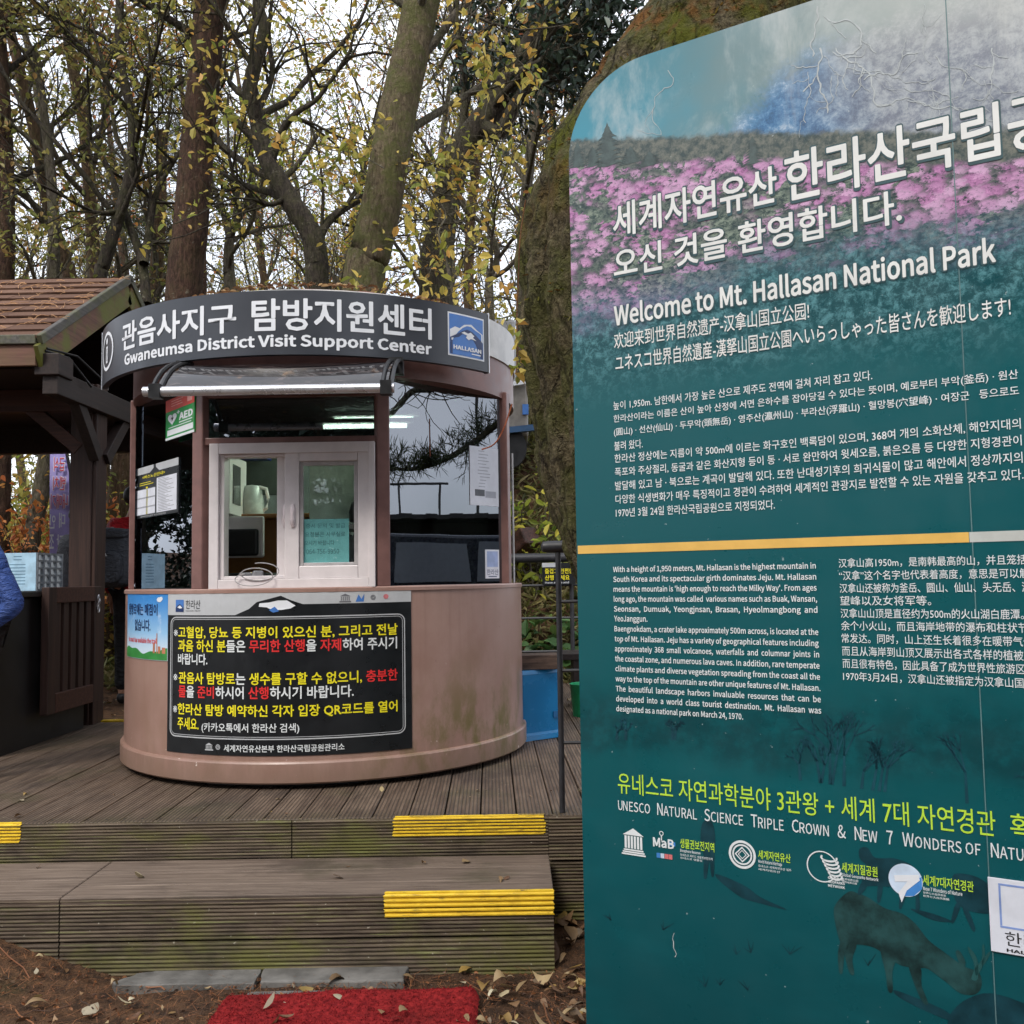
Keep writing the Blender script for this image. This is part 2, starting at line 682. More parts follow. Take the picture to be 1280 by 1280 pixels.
def mat_kiosk():
    g = Gr('dusty_pink_metal')
    p = g.coord()
    x, y, z = g.xyz(p)
    n = g.noise(p, 2.4, 6, 0.65)
    str_ = g.noise(g.sc(p, (14, 14, 0.9)), 1.5, 5, 0.65)
    low = g.ss(z, 0.75, 0.05)
    right = g.ss(x, 0.1, 1.0)
    c = g.mix(g.ss(n, 0.3, 0.7), S(147, 114, 102), S(161, 130, 118))
    c = g.mix(g.ss(str_, 0.46, 0.7) * 0.35, c, S(142, 112, 98))
    al = g.ss(g.noise(g.sc(p, (3, 3, 1.6)), 1.8, 6, 0.7), 0.42, 0.66) * low * (right * 1.0 + 0.16)
    c = g.mix(al, c, S(104, 94, 48))
    grime = g.ss(z + (g.noise(g.sc(p, (9, 9, 2)), 2.0, 5, 0.7) - 0.5) * 0.22, 0.20, 0.02)
    c = g.mix(grime * 0.55, c, S(112, 92, 76))
    drip = g.ss(g.noise(g.sc(p, (26, 26, 0.5)), 1.0, 4, 0.6), 0.56, 0.70) * g.ss(z, 0.3, 0.95)
    c = g.mix(drip * 0.30, c, S(128, 100, 86))
    c = g.mix(g.ss(g.noise(p, 26, 3, 0.6), 0.70, 0.78) * low, c, S(226, 214, 206))
    c = g.mix(g.ss(g.noise(p, 34, 3, 0.6), 0.72, 0.78) * 0.6, c, S(96, 78, 68))
    b = g.bump(g.noise(p, 260, 2, 0.5), 0.12, 0.002)
    return g.out(c, g.ss(n, 0.3, 0.7, 0.30, 0.46), b, spec=0.5)


def mat_glass(name, tint, refl, rough=0.0):
    """tinted reflective film on glass: part mirror, part dark see-through"""
    g = Gr(name)
    p = g.wpos()
    lw = g.new('ShaderNodeLayerWeight')
    lw.inputs['Blend'].default_value = 0.5
    tr = g.new('ShaderNodeBsdfTransparent')
    tr.inputs['Color'].default_value = tint
    gl = g.new('ShaderNodeBsdfGlossy')
    gl.inputs['Roughness'].default_value = rough
    gl.inputs['Color'].default_value = (0.86, 0.91, 1.0, 1)
    g.t.links.new(g.bump(g.noise(p, 2.2, 2, 0.5), 0.04, 0.01).k, gl.inputs['Normal'])
    ms = g.new('ShaderNodeMixShader')
    f = g.math('POWER', V(g, lw.outputs['Facing']), 5.0) * 0.85 + (refl + 0.03)
    g.put(ms.inputs[0], f)
    g.t.links.new(tr.outputs[0], ms.inputs[1])
    g.t.links.new(gl.outputs[0], ms.inputs[2])
    g.t.links.new(ms.outputs[0], g.o.inputs['Surface'])
    return g.mat


M = {}
M['ground'] = mat_ground()
M['deck'] = mat_deck()
M['riser'] = mat_riser()
M['tread'] = mat_tread()
M['yellow'] = mat_yellow()
M['pink'] = mat_kiosk()
M['post'] = plain('brown_pink_post', S(126, 92, 86), 0.42, var=0.08)
M['glass'] = mat_glass('tinted_window_film', (0.16, 0.165, 0.17, 1), 0.17)
M['clear'] = mat_glass('clear_sash_glass', (0.94, 0.975, 0.96, 1), 0.01)
M['fascia'] = plain('brushed_charcoal_panel', S(56, 59, 66), 0.34, spec=0.55, var=0.07, scale=3)
M['white'] = plain('white_lettering', S(226, 228, 232), 0.5, var=0.02)
M['ink_w'] = plain('white_print', S(222, 226, 226), 0.5, var=0.02)
M['upvc'] = plain('white_window_plastic', S(222, 214, 214), 0.35, var=0.03)
M['offwhite'] = plain('weathered_white_band', S(206, 204, 200), 0.5, var=0.10, scale=6)
M['black'] = plain('black_plastic', S(26, 26, 28), 0.4, var=0.1)
M['alu'] = plain('satin_aluminium', S(206, 206, 210), 0.3, metal=0.6, var=0.05)
M['ink_k'] = plain('black_print', S(24, 27, 30), 0.32, spec=0.5, var=0.05)
M['ink_g'] = plain('grey_print', S(186, 188, 190), 0.4, var=0.03)
M['ink_y'] = plain('yellow_print', S(236, 222, 36), 0.45, var=0.03)
M['ink_r'] = plain('red_print', S(222, 48, 48), 0.45, var=0.03)
M['ink_navy'] = plain('navy_print', S(30, 52, 98), 0.4, var=0.04)
M['ink_blue'] = plain('blue_print', S(70, 120, 190), 0.4, var=0.05)
M['paper'] = plain('white_paper', S(218, 220, 228), 0.6, var=0.04)
M['dirtroof'] = plain('litter_covered_roof', S(112, 66, 54), 0.8, var=0.3, scale=9, bump=0.4)
M['dark_wood'] = None


# ================================================================== ground, deck, steps
def gz(x, y):
    x, y = np.asarray(x, float), np.asarray(y, float)
    z = 0.34 * sm(4.6, 6.8, y)
    z = z + 0.19 * sm(-1.35, -2.1, x) * sm(2.75, 3.5, y) * (1 - sm(3.9, 4.6, y))
    bank = np.clip((y - 8.9) * 0.95, 0, 2.7)
    z = z + bank * sm(-2.4, -1.2, x) * (1 - sm(2.6, 4.2, x))
    z = z + np.clip(y - 11, 0, 40) * 0.10 * (1 - sm(2.6, 4.2, x)) * sm(11, 16, y)
    return z


xs = np.unique(np.concatenate([np.linspace(-300, -12, 14), np.linspace(-12, -2.8, 40), np.linspace(-2.8, 1.4, 150), np.linspace(1.4, 12, 40), np.linspace(12, 300, 14)]))
ys = np.unique(np.concatenate([np.linspace(-200, -4, 12), np.linspace(-4, 2.5, 14), np.linspace(2.5, 3.8, 52), np.linspace(3.8, 14, 64), np.linspace(14, 60, 30), np.linspace(60, 600, 12)]))
gx, gy = np.meshgrid(xs, ys, indexing='ij')
P = np.stack([gx, gy, gz(gx, gy)], -1)
nz = fbm(P.reshape(-1, 3) * np.array([1, 1, 0]), 3, 5, 2.2).reshape(gx.shape)
nz2 = fbm(P.reshape(-1, 3) * np.array([1, 1, 0]), 8, 3, 14).reshape(gx.shape)
P[..., 2] += nz * 0.05 * np.where(gy > 8.8, 3.0, 0.5) + nz2 * 0.008 - 0.012
tag(MB().sheet(P).build('ground', M['ground'], smooth=True, sharp=0), kind='structure')

DECK, TREAD, YF, YS = 0.42, 0.272, 3.975, 3.49
rng = random.Random(4)
mb = MB()
k = -34
while k * 0.15 < 2.1:
    x0 = k * 0.15 + 0.003
    x1 = x0 + 0.144
    y1 = 6.80 if x0 < -2.0 else 9.0
    d = rng.uniform(-0.002, 0.002)
    yA = YF + rng.uniform(-0.002, 0.003)
    # boards broken at a random joint
    cuts = [yA, yA + rng.uniform(1.5, 2.6), y1]
    for a, b in zip(cuts[:-1], cuts[1:]):
        b -= 0.003
        v = [(xx - 0.025 * (yy - YF), yy, zz + d) for zz in (DECK - 0.03, DECK) for yy in (a, b) for xx in (x0, x1)]
        mb.add(v, [(0, 2, 3, 1), (4, 5, 7, 6), (0, 1, 5, 4), (2, 6, 7, 3), (0, 4, 6, 2), (1, 3, 7, 5)])
    k += 1
deck = mb.build('deck', M['deck'], bevel=0.003, seg=1)
tag(deck, kind='structure')


def corrugated(x0, x1, z0, z1, y, ridges, off=0.0, lip=None, nx=2, amp=0.006, jag=0.0, seed=0):
    """grooved board face, ridges running along X"""
    zs, yy = [], []
    n = ridges * 4
    for i in range(n + 1):
        t = i / n
        zs.append(z0 + (z1 - z0) * t)
        ph = (i % 4)
        yy.append(y - off - (amp if ph in (1, 2) else 0.0))
    if lip:
        zs.append(z1 + 0.0005)
        yy.append(y - off + lip)
    zs, yy = np.array(zs), np.array(yy)
    X = np.linspace(x0, x1, nx)
    r_ = np.random.RandomState(seed)
    g = np.zeros((nx, len(zs), 3))
    g[..., 0] = X[:, None]
    if jag:
        g[0, :, 0] += r_.uniform(-jag, jag, len(zs))
        g[-1, :, 0] += r_.uniform(-jag, jag, len(zs))
    g[..., 1] = yy[None]
    g[..., 2] = zs[None]
    return g


mb = MB()
mb.sheet(corrugated(-5.1, -0.93, TREAD - 0.02, DECK - 0.004, YF - 0.002, 13, lip=0.03))
mb.sheet(corrugated(-0.925, 0.128, TREAD - 0.02, DECK - 0.004, YF - 0.002, 13, lip=0.03))
mb.sheet(corrugated(0.13, 2.05, 0.238, DECK - 0.004, YF - 0.002, 13, lip=0.03))
mb.sheet(corrugated(0.10, 2.05, 0.03, 0.232, YF + 0.004, 15, lip=0.03))
mb.sheet(corrugated(0.10, 2.05, -0.2, 0.024, YF + 0.004, 15, lip=0.03))
mb.box((-1.5, YF + 0.05, 0.16), (7.2, 0.03, 0.4))
fr = mb.build('riser_board', M['riser'], deck)
mb = MB()
mb.sheet(corrugated(-0.508, 0.115, 0.343, DECK + 0.0015, YF - 0.002, 6, off=0.003, lip=0.02, jag=0.006, seed=1))
mb.build('yellow_edge_strip', M['yellow'], deck)
mb = MB()
mb.sheet(corrugated(-5.0, -2.045, 0.341, DECK + 0.0015, YF - 0.002, 6, off=0.003, lip=0.02, jag=0.006, seed=2))
mb.build('yellow_edge_strip', M['yellow'], deck)
mb = MB()
mb.box((-3.3, 6.83, 0.415), (2.6, 0.05, 0.03))
mb.build('yellow_edge_strip', M['yellow'], deck)

st = empty('wooden_step', (-1.6, 3.7, 0), 'long low weathered wooden step below the deck edge, mossy grooved front', 'step')
mb = MB()
for a, b, y0, y1 in ((-3.8, -1.655, YS, 3.70), (-3.8, -1.655, 3.704, 3.93), (-1.65, 0.128, YS, 3.62), (-1.65, 0.128, 3.624, 3.78), (-1.65, 0.128, 3.784, 3.935)):
    mb.box(((a + b) / 2, (y0 + y1) / 2, TREAD - 0.014), (b - a, y1 - y0, 0.028))
mb.build('tread', M['tread'], st, bevel=0.003, seg=1)
mb = MB()
mb.sheet(corrugated(-1.65, 0.127, -0.05, 0.112, YS + 0.004, 11, lip=0.03))
mb.sheet(corrugated(-1.65, 0.127, 0.118, TREAD - 0.004, YS + 0.004, 11, lip=0.03))
mb.sheet(corrugated(-3.8, -1.655, -0.05, 0.112, YS + 0.004, 11, lip=0.03))
mb.sheet(corrugated(-3.8, -1.655, 0.118, TREAD - 0.004, YS + 0.004, 11, lip=0.03))
mb.box((0.120, 3.72, 0.10), (0.012, 0.42, 0.30))
mb.box((-1.8, 3.54, 0.08), (3.8, 0.02, 0.34))
mb.build('riser_board', M['riser'], st)
mb = MB()
mb.sheet(corrugated(-0.482, 0.1285, 0.187, TREAD + 0.0015, YS + 0.002, 5, off=0.004, lip=0.016, jag=0.004, seed=4))
mb.build('yellow_edge_strip', M['yellow'], st)

# stone slabs and the red mat in front of the step
M['stone'] = plain('grey_paving_stone', S(108, 105, 100), 0.7, var=0.25, scale=6, bump=0.5)


def slab_stone(poly, z, label):
    rs = np.random.RandomState(len(label))
    pts = []
    n = len(poly)
    for i in range(n):
        a, b = np.array(poly[i]), np.array(poly[(i + 1) % n])
        for t in np.linspace(0, 1, 7)[:-1]:
            pts.append(a + (b - a) * t + rs.uniform(-0.006, 0.006, 2))
    mb = MB()
    mb.prism(pts, lambda u, v, d: np.stack([u, v, np.full(len(u), d)], 1), z, z - 0.06)
    o = mb.build('paving_slab', M['stone'], bevel=0.006)
    tag(o, label, 'paving slab')


slab_stone([(-0.40, 3.375), (-0.39, 3.585), (-0.55, 3.605), (-0.92, 3.575), (-0.905, 3.375)], 0.016, 'rectangular grey stone slab below the middle of the wooden step')
slab_stone([(-0.915, 3.375), (-0.93, 3.55), (-1.22, 3.53), (-1.36, 3.47), (-1.42, 3.405), (-1.40, 3.372)], 0.014, 'rounded wedge shaped grey stone slab left of the rectangular slab')
slab_stone([(-0.45, 3.20), (-0.44, 3.325), (-0.92, 3.325), (-0.93, 3.20)], 0.006, 'dark stone slab half covered by the red mat')


def mat_red():
    g = Gr('red_coir_mat')
    p = g.coord()
    n = g.noise(p, 55, 5, 0.7)
    c = g.mix(g.ss(n, 0.3, 0.7), S(96, 20, 24), S(148, 40, 40))
    c = g.mix(g.ss(g.noise(p, 4, 4, 0.6), 0.5, 0.7) * 0.5, c, S(84, 28, 26))
    return g.out(c, 0.95, g.bump(n, 1.0, 0.01), spec=0.1)


M['red'] = mat_red()
rs = np.random.RandomState(5)
nx_, ny_ = 90, 60
uu, vv = np.meshgrid(np.linspace(0, 1, nx_), np.linspace(0, 1, ny_), indexing='ij')
# rounded rectangle by squeezing the ends
X = -0.995 + uu * 0.86
Y = 2.55 + vv * 0.735
edge = np.minimum(np.minimum(uu, 1 - uu) * 0.86, np.minimum(vv, 1 - vv) * 0.735)
cornr = 0.05
cx = np.clip(np.abs(uu - 0.5) * 0.86 - (0.43 - cornr), 0, None)
Y = np.where(vv > 0.5, Y - (cornr - np.sqrt(np.clip(cornr ** 2 - cx ** 2, 0, None))), Y + (cornr - np.sqrt(np.clip(cornr ** 2 - cx ** 2, 0, None))))
G3 = np.stack([X, Y, 0 * X], -1)
Z = 0.022 * sm(0, 0.02, edge) + 0.006 * fbm(G3.reshape(-1, 3), 4, 4, 9).reshape(X.shape) + gz(X, Y)
Z = Z + 0.012 * sm(0.75, 1.0, vv) * sm(0.2, 0.5, uu)
G3[..., 2] = Z
mb = MB().sheet(G3)
k = 9000
iu, iv = rs.randint(0, nx_, k), rs.randint(0, ny_, k)
b0 = G3[iu, iv] + np.c_[rs.uniform(-.006, .006, (k, 2)), np.zeros(k)]
an = rs.uniform(0, 6.28, k)
sd_ = np.stack([np.cos(an), np.sin(an), 0 * an], 1) * 0.0022
tip = b0 + np.c_[rs.normal(0, 0.006, (k, 2)), rs.uniform(0.003, 0.008, k)]
mb.add(np.stack([b0 - sd_, b0 + sd_, tip], 1).reshape(-1, 3), np.arange(k * 3).reshape(-1, 3))
tag(mb.build('door_mat', M['red'], smooth=True, sharp=0), 'red bristly mat lying on the soil before the step', 'mat')

# ================================================================== the round kiosk
KC = np.array([-1.089, 5.656])
kiosk = empty('ticket_kiosk', (KC[0], KC[1], DECK), 'round dusty pink visitor kiosk with dark windows and curved charcoal sign band', 'kiosk')
kc = (KC[0], KC[1], 0)
LW = Cyl(KC, 1.135)
MB().lathe([(1.05, 0.55), (1.135, 0.55), (1.135, 1.345)], kc, 96).build('lower_wall', M['pink'], kiosk, smooth=True)
MB().lathe([(0.9, 0.447), (1.146, 0.447), (1.154, 0.455), (1.154, 0.542), (1.149, 0.55), (1.12, 0.556)], kc, 96).build('plinth', M['pink'], kiosk, smooth=True, sharp=30)
MB().lathe([(1.05, 0.40), (1.05, 0.45)], kc, 48).build('base_ring', M['black'], kiosk, smooth=True)
MB().lathe([(1.13, 1.343), (1.142, 1.346), (1.142, 1.362), (1.136, 1.368), (0.86, 1.370)], kc, 96).build('ledge', M['pink'], kiosk, smooth=True, sharp=30)
RC = 1.112
ANG = [-76, -24, 24, 72, 120, 168, 216, 252]


def kp(deg, r, z=0.0):
    return np.array([KC[0] + r * math.sin(R(deg)), KC[1] - r * math.cos(R(deg)), z])


for a in ANG:
    wd = 0.066 if a in (-24, 24) else (0.046 if a < -70 else 0.055)
    mb = MB().box(kp(a, RC - 0.012, (1.366 + 2.45) / 2), (wd, 0.06, 2.45 - 1.366), rz=R(a))
    mb.build('post', M['post'], kiosk, bevel=0.006)
MB().lathe([(1.0, 2.412), (1.108, 2.412), (1.108, 2.66)], kc, 96).build('header', M['post'], kiosk, smooth=True, sharp=30)


def facet(a, b, r=RC):
    A, B = kp(a, r), kp(b, r)
    d = B - A
    n = np.array([d[1], -d[0], 0])
    n = n / np.linalg.norm(n)
    if np.dot(n[:2], A[:2] - KC) < 0:
        n = -n
    return Plane(A, d, n), float(np.linalg.norm(d))


facets = {}
for a, b in zip(ANG, ANG[1:] + [288]):
    pl, L = facet(a, b)
    facets[a] = (pl, L)
    if a == -24:
        continue
    mb = MB()
    slab(mb, pl, 0.02, 1.366, L - 0.02, 2.415, -0.016, -0.010)
    mb.build('window_pane', M['glass'], kiosk)
# front bay: transom, rail, header
pl, L = facets[-24]
mb = MB()
slab(mb, pl, 0.02, 2.11, L - 0.02, 2.318, -0.016, -0.010)
mb.build('window_pane', M['glass'], kiosk)
mb = MB()
slab(mb, pl, 0.02, 2.076, L - 0.02, 2.112, -0.05, 0.012)
slab(mb, pl, 0.02, 2.312, L - 0.02, 2.44, -0.05, 0.010)
mb.build('window_rail', M['post'], kiosk, bevel=0.003)
# white sliding window
FW = Plane((0, facets[-24][0].o[1] - 0.02, 0), (1, 0, 0), (0, -1, 0))


def rect_px(x0, y0, x1, y1):
    u0, v1 = FW.uv(x0, y0)
    u1, v0 = FW.uv(x1, y1)
    return u0, v0, u1, v1


def frame(mb, outer, wl_, wr_, wt_, wb_, d0, d1):
    u0, v0, u1, v1 = outer
    slab(mb, FW, u0, v0, u0 + wl_, v1, d0, d1)
    slab(mb, FW, u1 - wr_, v0, u1, v1, d0, d1)
    slab(mb, FW, u0 + wl_ + 5e-4, v0, u1 - wr_ - 5e-4, v0 + wb_, d0, d1 - 0.001)
    slab(mb, FW, u0 + wl_ + 5e-4, v1 - wt_, u1 - wr_ - 5e-4, v1, d0, d1 - 0.001)


fo = rect_px(264, 554, 470, 735)
fo = (fo[0], 1.366, fo[2], 2.078)
mb = MB()
frame(mb, fo, 0.045, 0.03, 0.052, 0.045, -0.07, 0.03)
frame(mb, (fo[0] + 0.046, fo[1] + 0.046, fo[2] - 0.031, fo[3] - 0.053), 0.022, 0.004, 0.012, 0.016, -0.07, 0.008)
wf = mb.build('window_frame', M['upvc'], kiosk, bevel=0.003)
sash_o = rect_px(357, 566, 463, 722)
mb = MB()
frame(mb, sash_o, 0.070, 0.056, 0.046, 0.062, -0.012, 0.022)
gi = (sash_o[0] + 0.071, sash_o[1] + 0.063, sash_o[2] - 0.057, sash_o[3] - 0.047)
sash = mb.build('sliding_sash', M['upvc'], kiosk, bevel=0.004)
mb = MB()
frame(mb, gi, 0.018, 0.02, 0.02, 0.014, -0.008, 0.010)
mb.build('glazing_bead', plain('grey_glazing_bead', S(176, 172, 172), 0.4), kiosk, bevel=0.002)
mb = MB()
slab(mb, FW, gi[0], gi[1], gi[2], gi[3], -0.004, 0.0)
mb.build('sash_pane', M['clear'], kiosk)
s2 = rect_px(345, 566, 455, 722)
mb = MB()
frame(mb, (s2[0], s2[1], s2[2] + 0.02, s2[3]), 0.045, 0.04, 0.03, 0.03, -0.052, -0.018)
mb.build('sliding_sash', M['upvc'], kiosk, bevel=0.004)
for hx, d in ((355.5, -0.014), (367.5, 0.024)):
    u, v = FW.uv(hx, 645)
    mb = MB()
    pth = [(u, v + t) for t in np.linspace(-0.055, 0.055, 9)]
    mb.tube([FW.pts([a], [b], d + 0.012 * math.sin(i / 8 * math.pi))[0] for i, (a, b) in enumerate(pth)], [0.008, 0.011, 0.012, 0.010, 0.009, 0.010, 0.012, 0.011, 0.008], 10)
    mb.build('handle', plain('ivory_handle', S(226, 212, 214), 0.3), sash, smooth=True)

# roof, white eave band, sign band
MB().lathe([(0.9, 2.62), (1.118, 2.62), (1.118, 2.825), (1.09, 2.835)], kc, 96).build('eave_band', M['offwhite'], kiosk, smooth=True, sharp=30)
mb = MB().lathe([(1.10, 2.83), (0.98, 2.868), (0.8, 2.905), (0.4, 2.95), (0.01, 2.97)], kc, 64)
mb.v[0] = mb.v[0] + np.c_[np.zeros((len(mb.v[0]), 2)), 0.016 * fbm(mb.v[0], 5, 3, 6)]
mb.build('roof', M['dirtroof'], kiosk, smooth=True, sharp=0)

SB = Cyl(KC, 1.27)
ua, ub = 1.27 * R(-64.5), 1.27 * R(50.4)
zb, zt = 2.466, 2.775
mb = MB()
slab(mb, SB, ua, zb, ub, zt, -0.03, 0.0, 72)
fas = mb.build('fascia_sign', M['fascia'], kiosk, smooth=True, sharp=30)
mb = MB()
slab(mb, SB, ua - 0.012, zb - 0.004, ua - 0.001, zt + 0.004, -0.034, 0.004)
slab(mb, SB, ub + 0.001, zb - 0.004, ub + 0.006, zt + 0.004, -0.034, 0.004)
mb.build('edge_trim', M['alu'], fas)
mb = MB()
for a in (-50, -20, 20, 45):
    mb.beam(kp(a, 1.10, 2.56), kp(a, 1.242, 2.56), 0.03, 0.03)
mb.build('sign_bracket', M['alu'], fas)
mb = MB()
# Korean title, two words, then the English line
z0 = 2.578
write(mb, SB, '관음사지구', None, None, None, 0.0025, 0.036, uv=(SB.uv(153, 434)[0], z0, SB.uv(295.5, 415)[0], 2.722))
write(mb, SB, '탐방지원센터', None, None, None, 0.0025, 0.036, uv=(SB.uv(314.5, 414)[0], z0, SB.uv(539.5, 421)[0], 2.735))
write(mb, SB, 'Gwaneumsa District Visit Support Center', None, None, None, 0.0025, 0.022, uv=(SB.uv(156, 456)[0], 2.487, SB.uv(539.5, 441)[0], 2.562))
iu = SB.uv(134.5, 436)[0]
ring(mb, SB, iu, 2.628, 0.118, 0.104, 0.018, 0.0025)
disc(mb, SB, iu - 0.004, 2.683, 0.019, 0.017, 0.0025)
write(mb, SB, 'ı', None, None, None, 0.0025, 0.03, uv=(iu - 0.022, 2.565, iu + 0.016, 2.655))
mb.build('lettering', M['white'], fas)
# mountain emblem
lu0, lu1 = SB.uv(559.5, 415)[0], SB.uv(604.5, 420)[0]
lz0, lz1 = 2.516, 2.738
mb = MB()
patch(mb, SB, lu0, lz0, lu1, lz1, 0.002, 0, 8)
patch(mb, SB, lu0 + 0.008, lz0 + 0.008, lu1 - 0.008, lz1 - 0.008, 0.003, 1, 8)
W_, H_ = lu1 - lu0, lz1 - lz0
L_ = lambda pts: [(lu0 + W_ * a, lz0 + H_ * b) for a, b in pts]
decal(mb, SB, L_([(0.05, 0.60), (0.18, 0.68), (0.30, 0.66), (0.42, 0.76), (0.62, 0.80), (0.78, 0.70), (0.95, 0.62), (0.95, 0.3), (0.05, 0.3)]), 0.0036, 0, px=False)
decal(mb, SB, L_([(0.05, 0.05), (0.95, 0.05), (0.95, 0.42), (0.88, 0.48), (0.76, 0.56), (0.64, 0.63), (0.5, 0.66), (0.38, 0.61), (0.2, 0.5), (0.05, 0.42)]), 0.0042, 2, px=False)
decal(mb, SB, L_([(0.34, 0.56), (0.42, 0.60), (0.52, 0.57), (0.60, 0.61), (0.70, 0.54), (0.66, 0.50), (0.76, 0.44), (0.60, 0.46), (0.54, 0.42), (0.46, 0.47), (0.50, 0.52)]), 0.0048, 0, px=False)
write(mb, SB, 'HALLASAN', None, None, None, 0.0048, 0.03, mi=0, uv=(lu0 + W_ * 0.13, lz0 + H_ * 0.16, lu0 + W_ * 0.9, lz0 + H_ * 0.26))
patch(mb, SB, lu0 + W_ * 0.62, lz0 + H_ * 0.10, lu0 + W_ * 0.88, lz0 + H_ * 0.125, 0.0048, 0, 2)
mb.build('mountain_emblem', [M['white'], M['ink_blue'], M['ink_navy']], fas)

# awning
aw0, aw1 = -1.575, -0.545
prof = np.array([(4.53, 2.452), (4.47, 2.442), (4.40, 2.424), (4.33, 2.396), (4.26, 2.358), (4.20, 2.310), (4.155, 2.262)])


def mat_awning():
    g = Gr('smoked_polycarbonate')
    p = g.coord()
    n = g.noise(g.sc(p, (3, 14, 14)), 2.2, 5, 0.65, 1.2)
    c = g.mix(g.ss(n, 0.50, 0.72), S(26, 22, 23), S(84, 74, 72))
    c = g.mix(g.ss(g.noise(p, 9, 4, 0.6), 0.58, 0.70) * 0.6, c, S(122, 90, 58))
    return g.out(c, g.ss(n, 0.3, 0.7, 0.03, 0.10), g.bump(g.noise(p, 9, 2), 0.06, 0.004), spec=0.7)


mb = MB()
xsN = np.linspace(aw0, aw1, 20)
for off in (0.0, 0.006):
    mb.sheet(np.stack([np.repeat(xsN[:, None], len(prof), 1), np.repeat(prof[None, :, 0] , 20, 0), np.repeat(prof[None, :, 1] - off, 20, 0)], -1))
awn = mb.build('awning', mat_awning(), kiosk, smooth=True, sharp=0)
mb = MB()
mb.tube([(aw0 - 0.055, 4.15, 2.25), (aw1 + 0.03, 4.15, 2.25)], 0.022, 14)
mb.build('front_bar', M['alu'], awn, smooth=True)
for xb in (aw0 + 0.0, aw1 - 0.005):
    mb = MB()
    for q in (-0.018, 0.022):
        pr = np.c_[np.full(len(prof), xb + q), prof[:, 0], prof[:, 1] + 0.006]
        mb.tube(pr, 0.010, 6)
    mb.box((xb, 4.15, 2.25), (0.05, 0.055, 0.062))
    mb.box((xb, 4.52, 2.43), (0.07, 0.06, 0.08))
    mb.build('bracket', M['black'], awn, smooth=True)
# white downpipe on the right, ceiling, floor, back partition
mb = MB().tube([kp(79, 1.115, 1.37), kp(79, 1.115, 2.12)], 0.006, 8)
mb.build('downpipe', M['offwhite'], kiosk, smooth=True)
MB().lathe([(0.0, 2.43), (1.09, 2.43)], kc, 40).build('ceiling', plain('grey_ceiling', S(150, 150, 150), 0.8), kiosk)
MB().lathe([(0.0, 0.56), (1.05, 0.56)], kc, 40).build('floor', plain('vinyl_floor', S(90, 82, 74), 0.6), kiosk)
mb = MB().box((KC[0], KC[1] + 0.92, 1.4), (1.1, 0.02, 2.05))
mb.box((KC[0] + 0.72, KC[1] + 0.55, 1.4), (0.9, 0.02, 2.05), rz=R(-60))
mb.box((KC[0] - 0.72, KC[1] + 0.55, 1.4), (0.9, 0.02, 2.05), rz=R(60))
mb.build('back_partition', plain('grey_partition', S(120, 122, 124), 0.8), kiosk)

# ------------------------------------------------------------------ things inside the kiosk
gl = Gr('fluorescent_tube')
gl.out(S(230, 255, 235), 0.4, emit=S(225, 255, 228), estr=42.0)
for i, (y, z, lb) in enumerate(((5.40, 2.285, 'glowing fluorescent tube behind the transom glass, the nearer and lower one'), (5.75, 2.385, 'glowing fluorescent tube inside the kiosk, the farther one near the ceiling'))):
    t = empty('fluorescent_lamp', (-0.84, y, z), lb, 'lamp', 'tube lamps in the kiosk')
    MB().tube([(-1.08, y, z), (-0.60, y, z)], 0.013, 10).build('tube', gl.mat, t, smooth=True)
    MB().box((-0.84, y, z + 0.03), (0.56, 0.06, 0.025)).build('housing', M['upvc'], t, bevel=0.004)

wcab = empty('wooden_cabinet', (-1.35, 5.75, 0.56), 'tall orange brown wooden cabinet inside the kiosk under the kettle', 'cabinet')
mw_ = plain('orange_laminate', S(150, 96, 50), 0.45, var=0.12, scale=5)
MB().box((-1.42, 5.80, 1.165), (0.62, 0.36, 1.20)).build('carcass', mw_, wcab, bevel=0.004)
MB().box((-1.42, 5.60, 1.776), (0.66, 0.42, 0.022)).build('top', mw_, wcab, bevel=0.004)

kt = empty('electric_kettle', tuple(at(315, 640, 5.55)), 'pale grey electric kettle standing on the cabinet inside the open window', 'kettle')
kx, ky = WL[kt.name][0], 5.55
MB().lathe([(0.0, 0.012), (0.070, 0.012), (0.073, 0.03), (0.066, 0.10), (0.054, 0.165), (0.046, 0.178), (0.0, 0.186)], (kx, ky, 1.785), 28).build('jug', plain('pearl_grey_plastic', S(196, 200, 198), 0.25), kt, smooth=True)
MB().lathe([(0.0, 0.0), (0.078, 0.0), (0.078, 0.010), (0.0, 0.011)], (kx, ky, 1.785), 28).build('base', M['upvc'], kt, smooth=True)
MB().tube([(kx + 0.045, ky - 0.01, 1.955), (kx + 0.085, ky - 0.01, 1.945), (kx + 0.098, ky - 0.01, 1.89), (kx + 0.088, ky - 0.01, 1.83), (kx + 0.066, ky - 0.01, 1.815)], 0.011, 8).build('handle', M['upvc'], kt, smooth=True)
MB().beam((kx - 0.05, ky, 1.95), (kx - 0.085, ky, 1.96), 0.03, 0.025).build('spout', M['upvc'], kt, bevel=0.006)

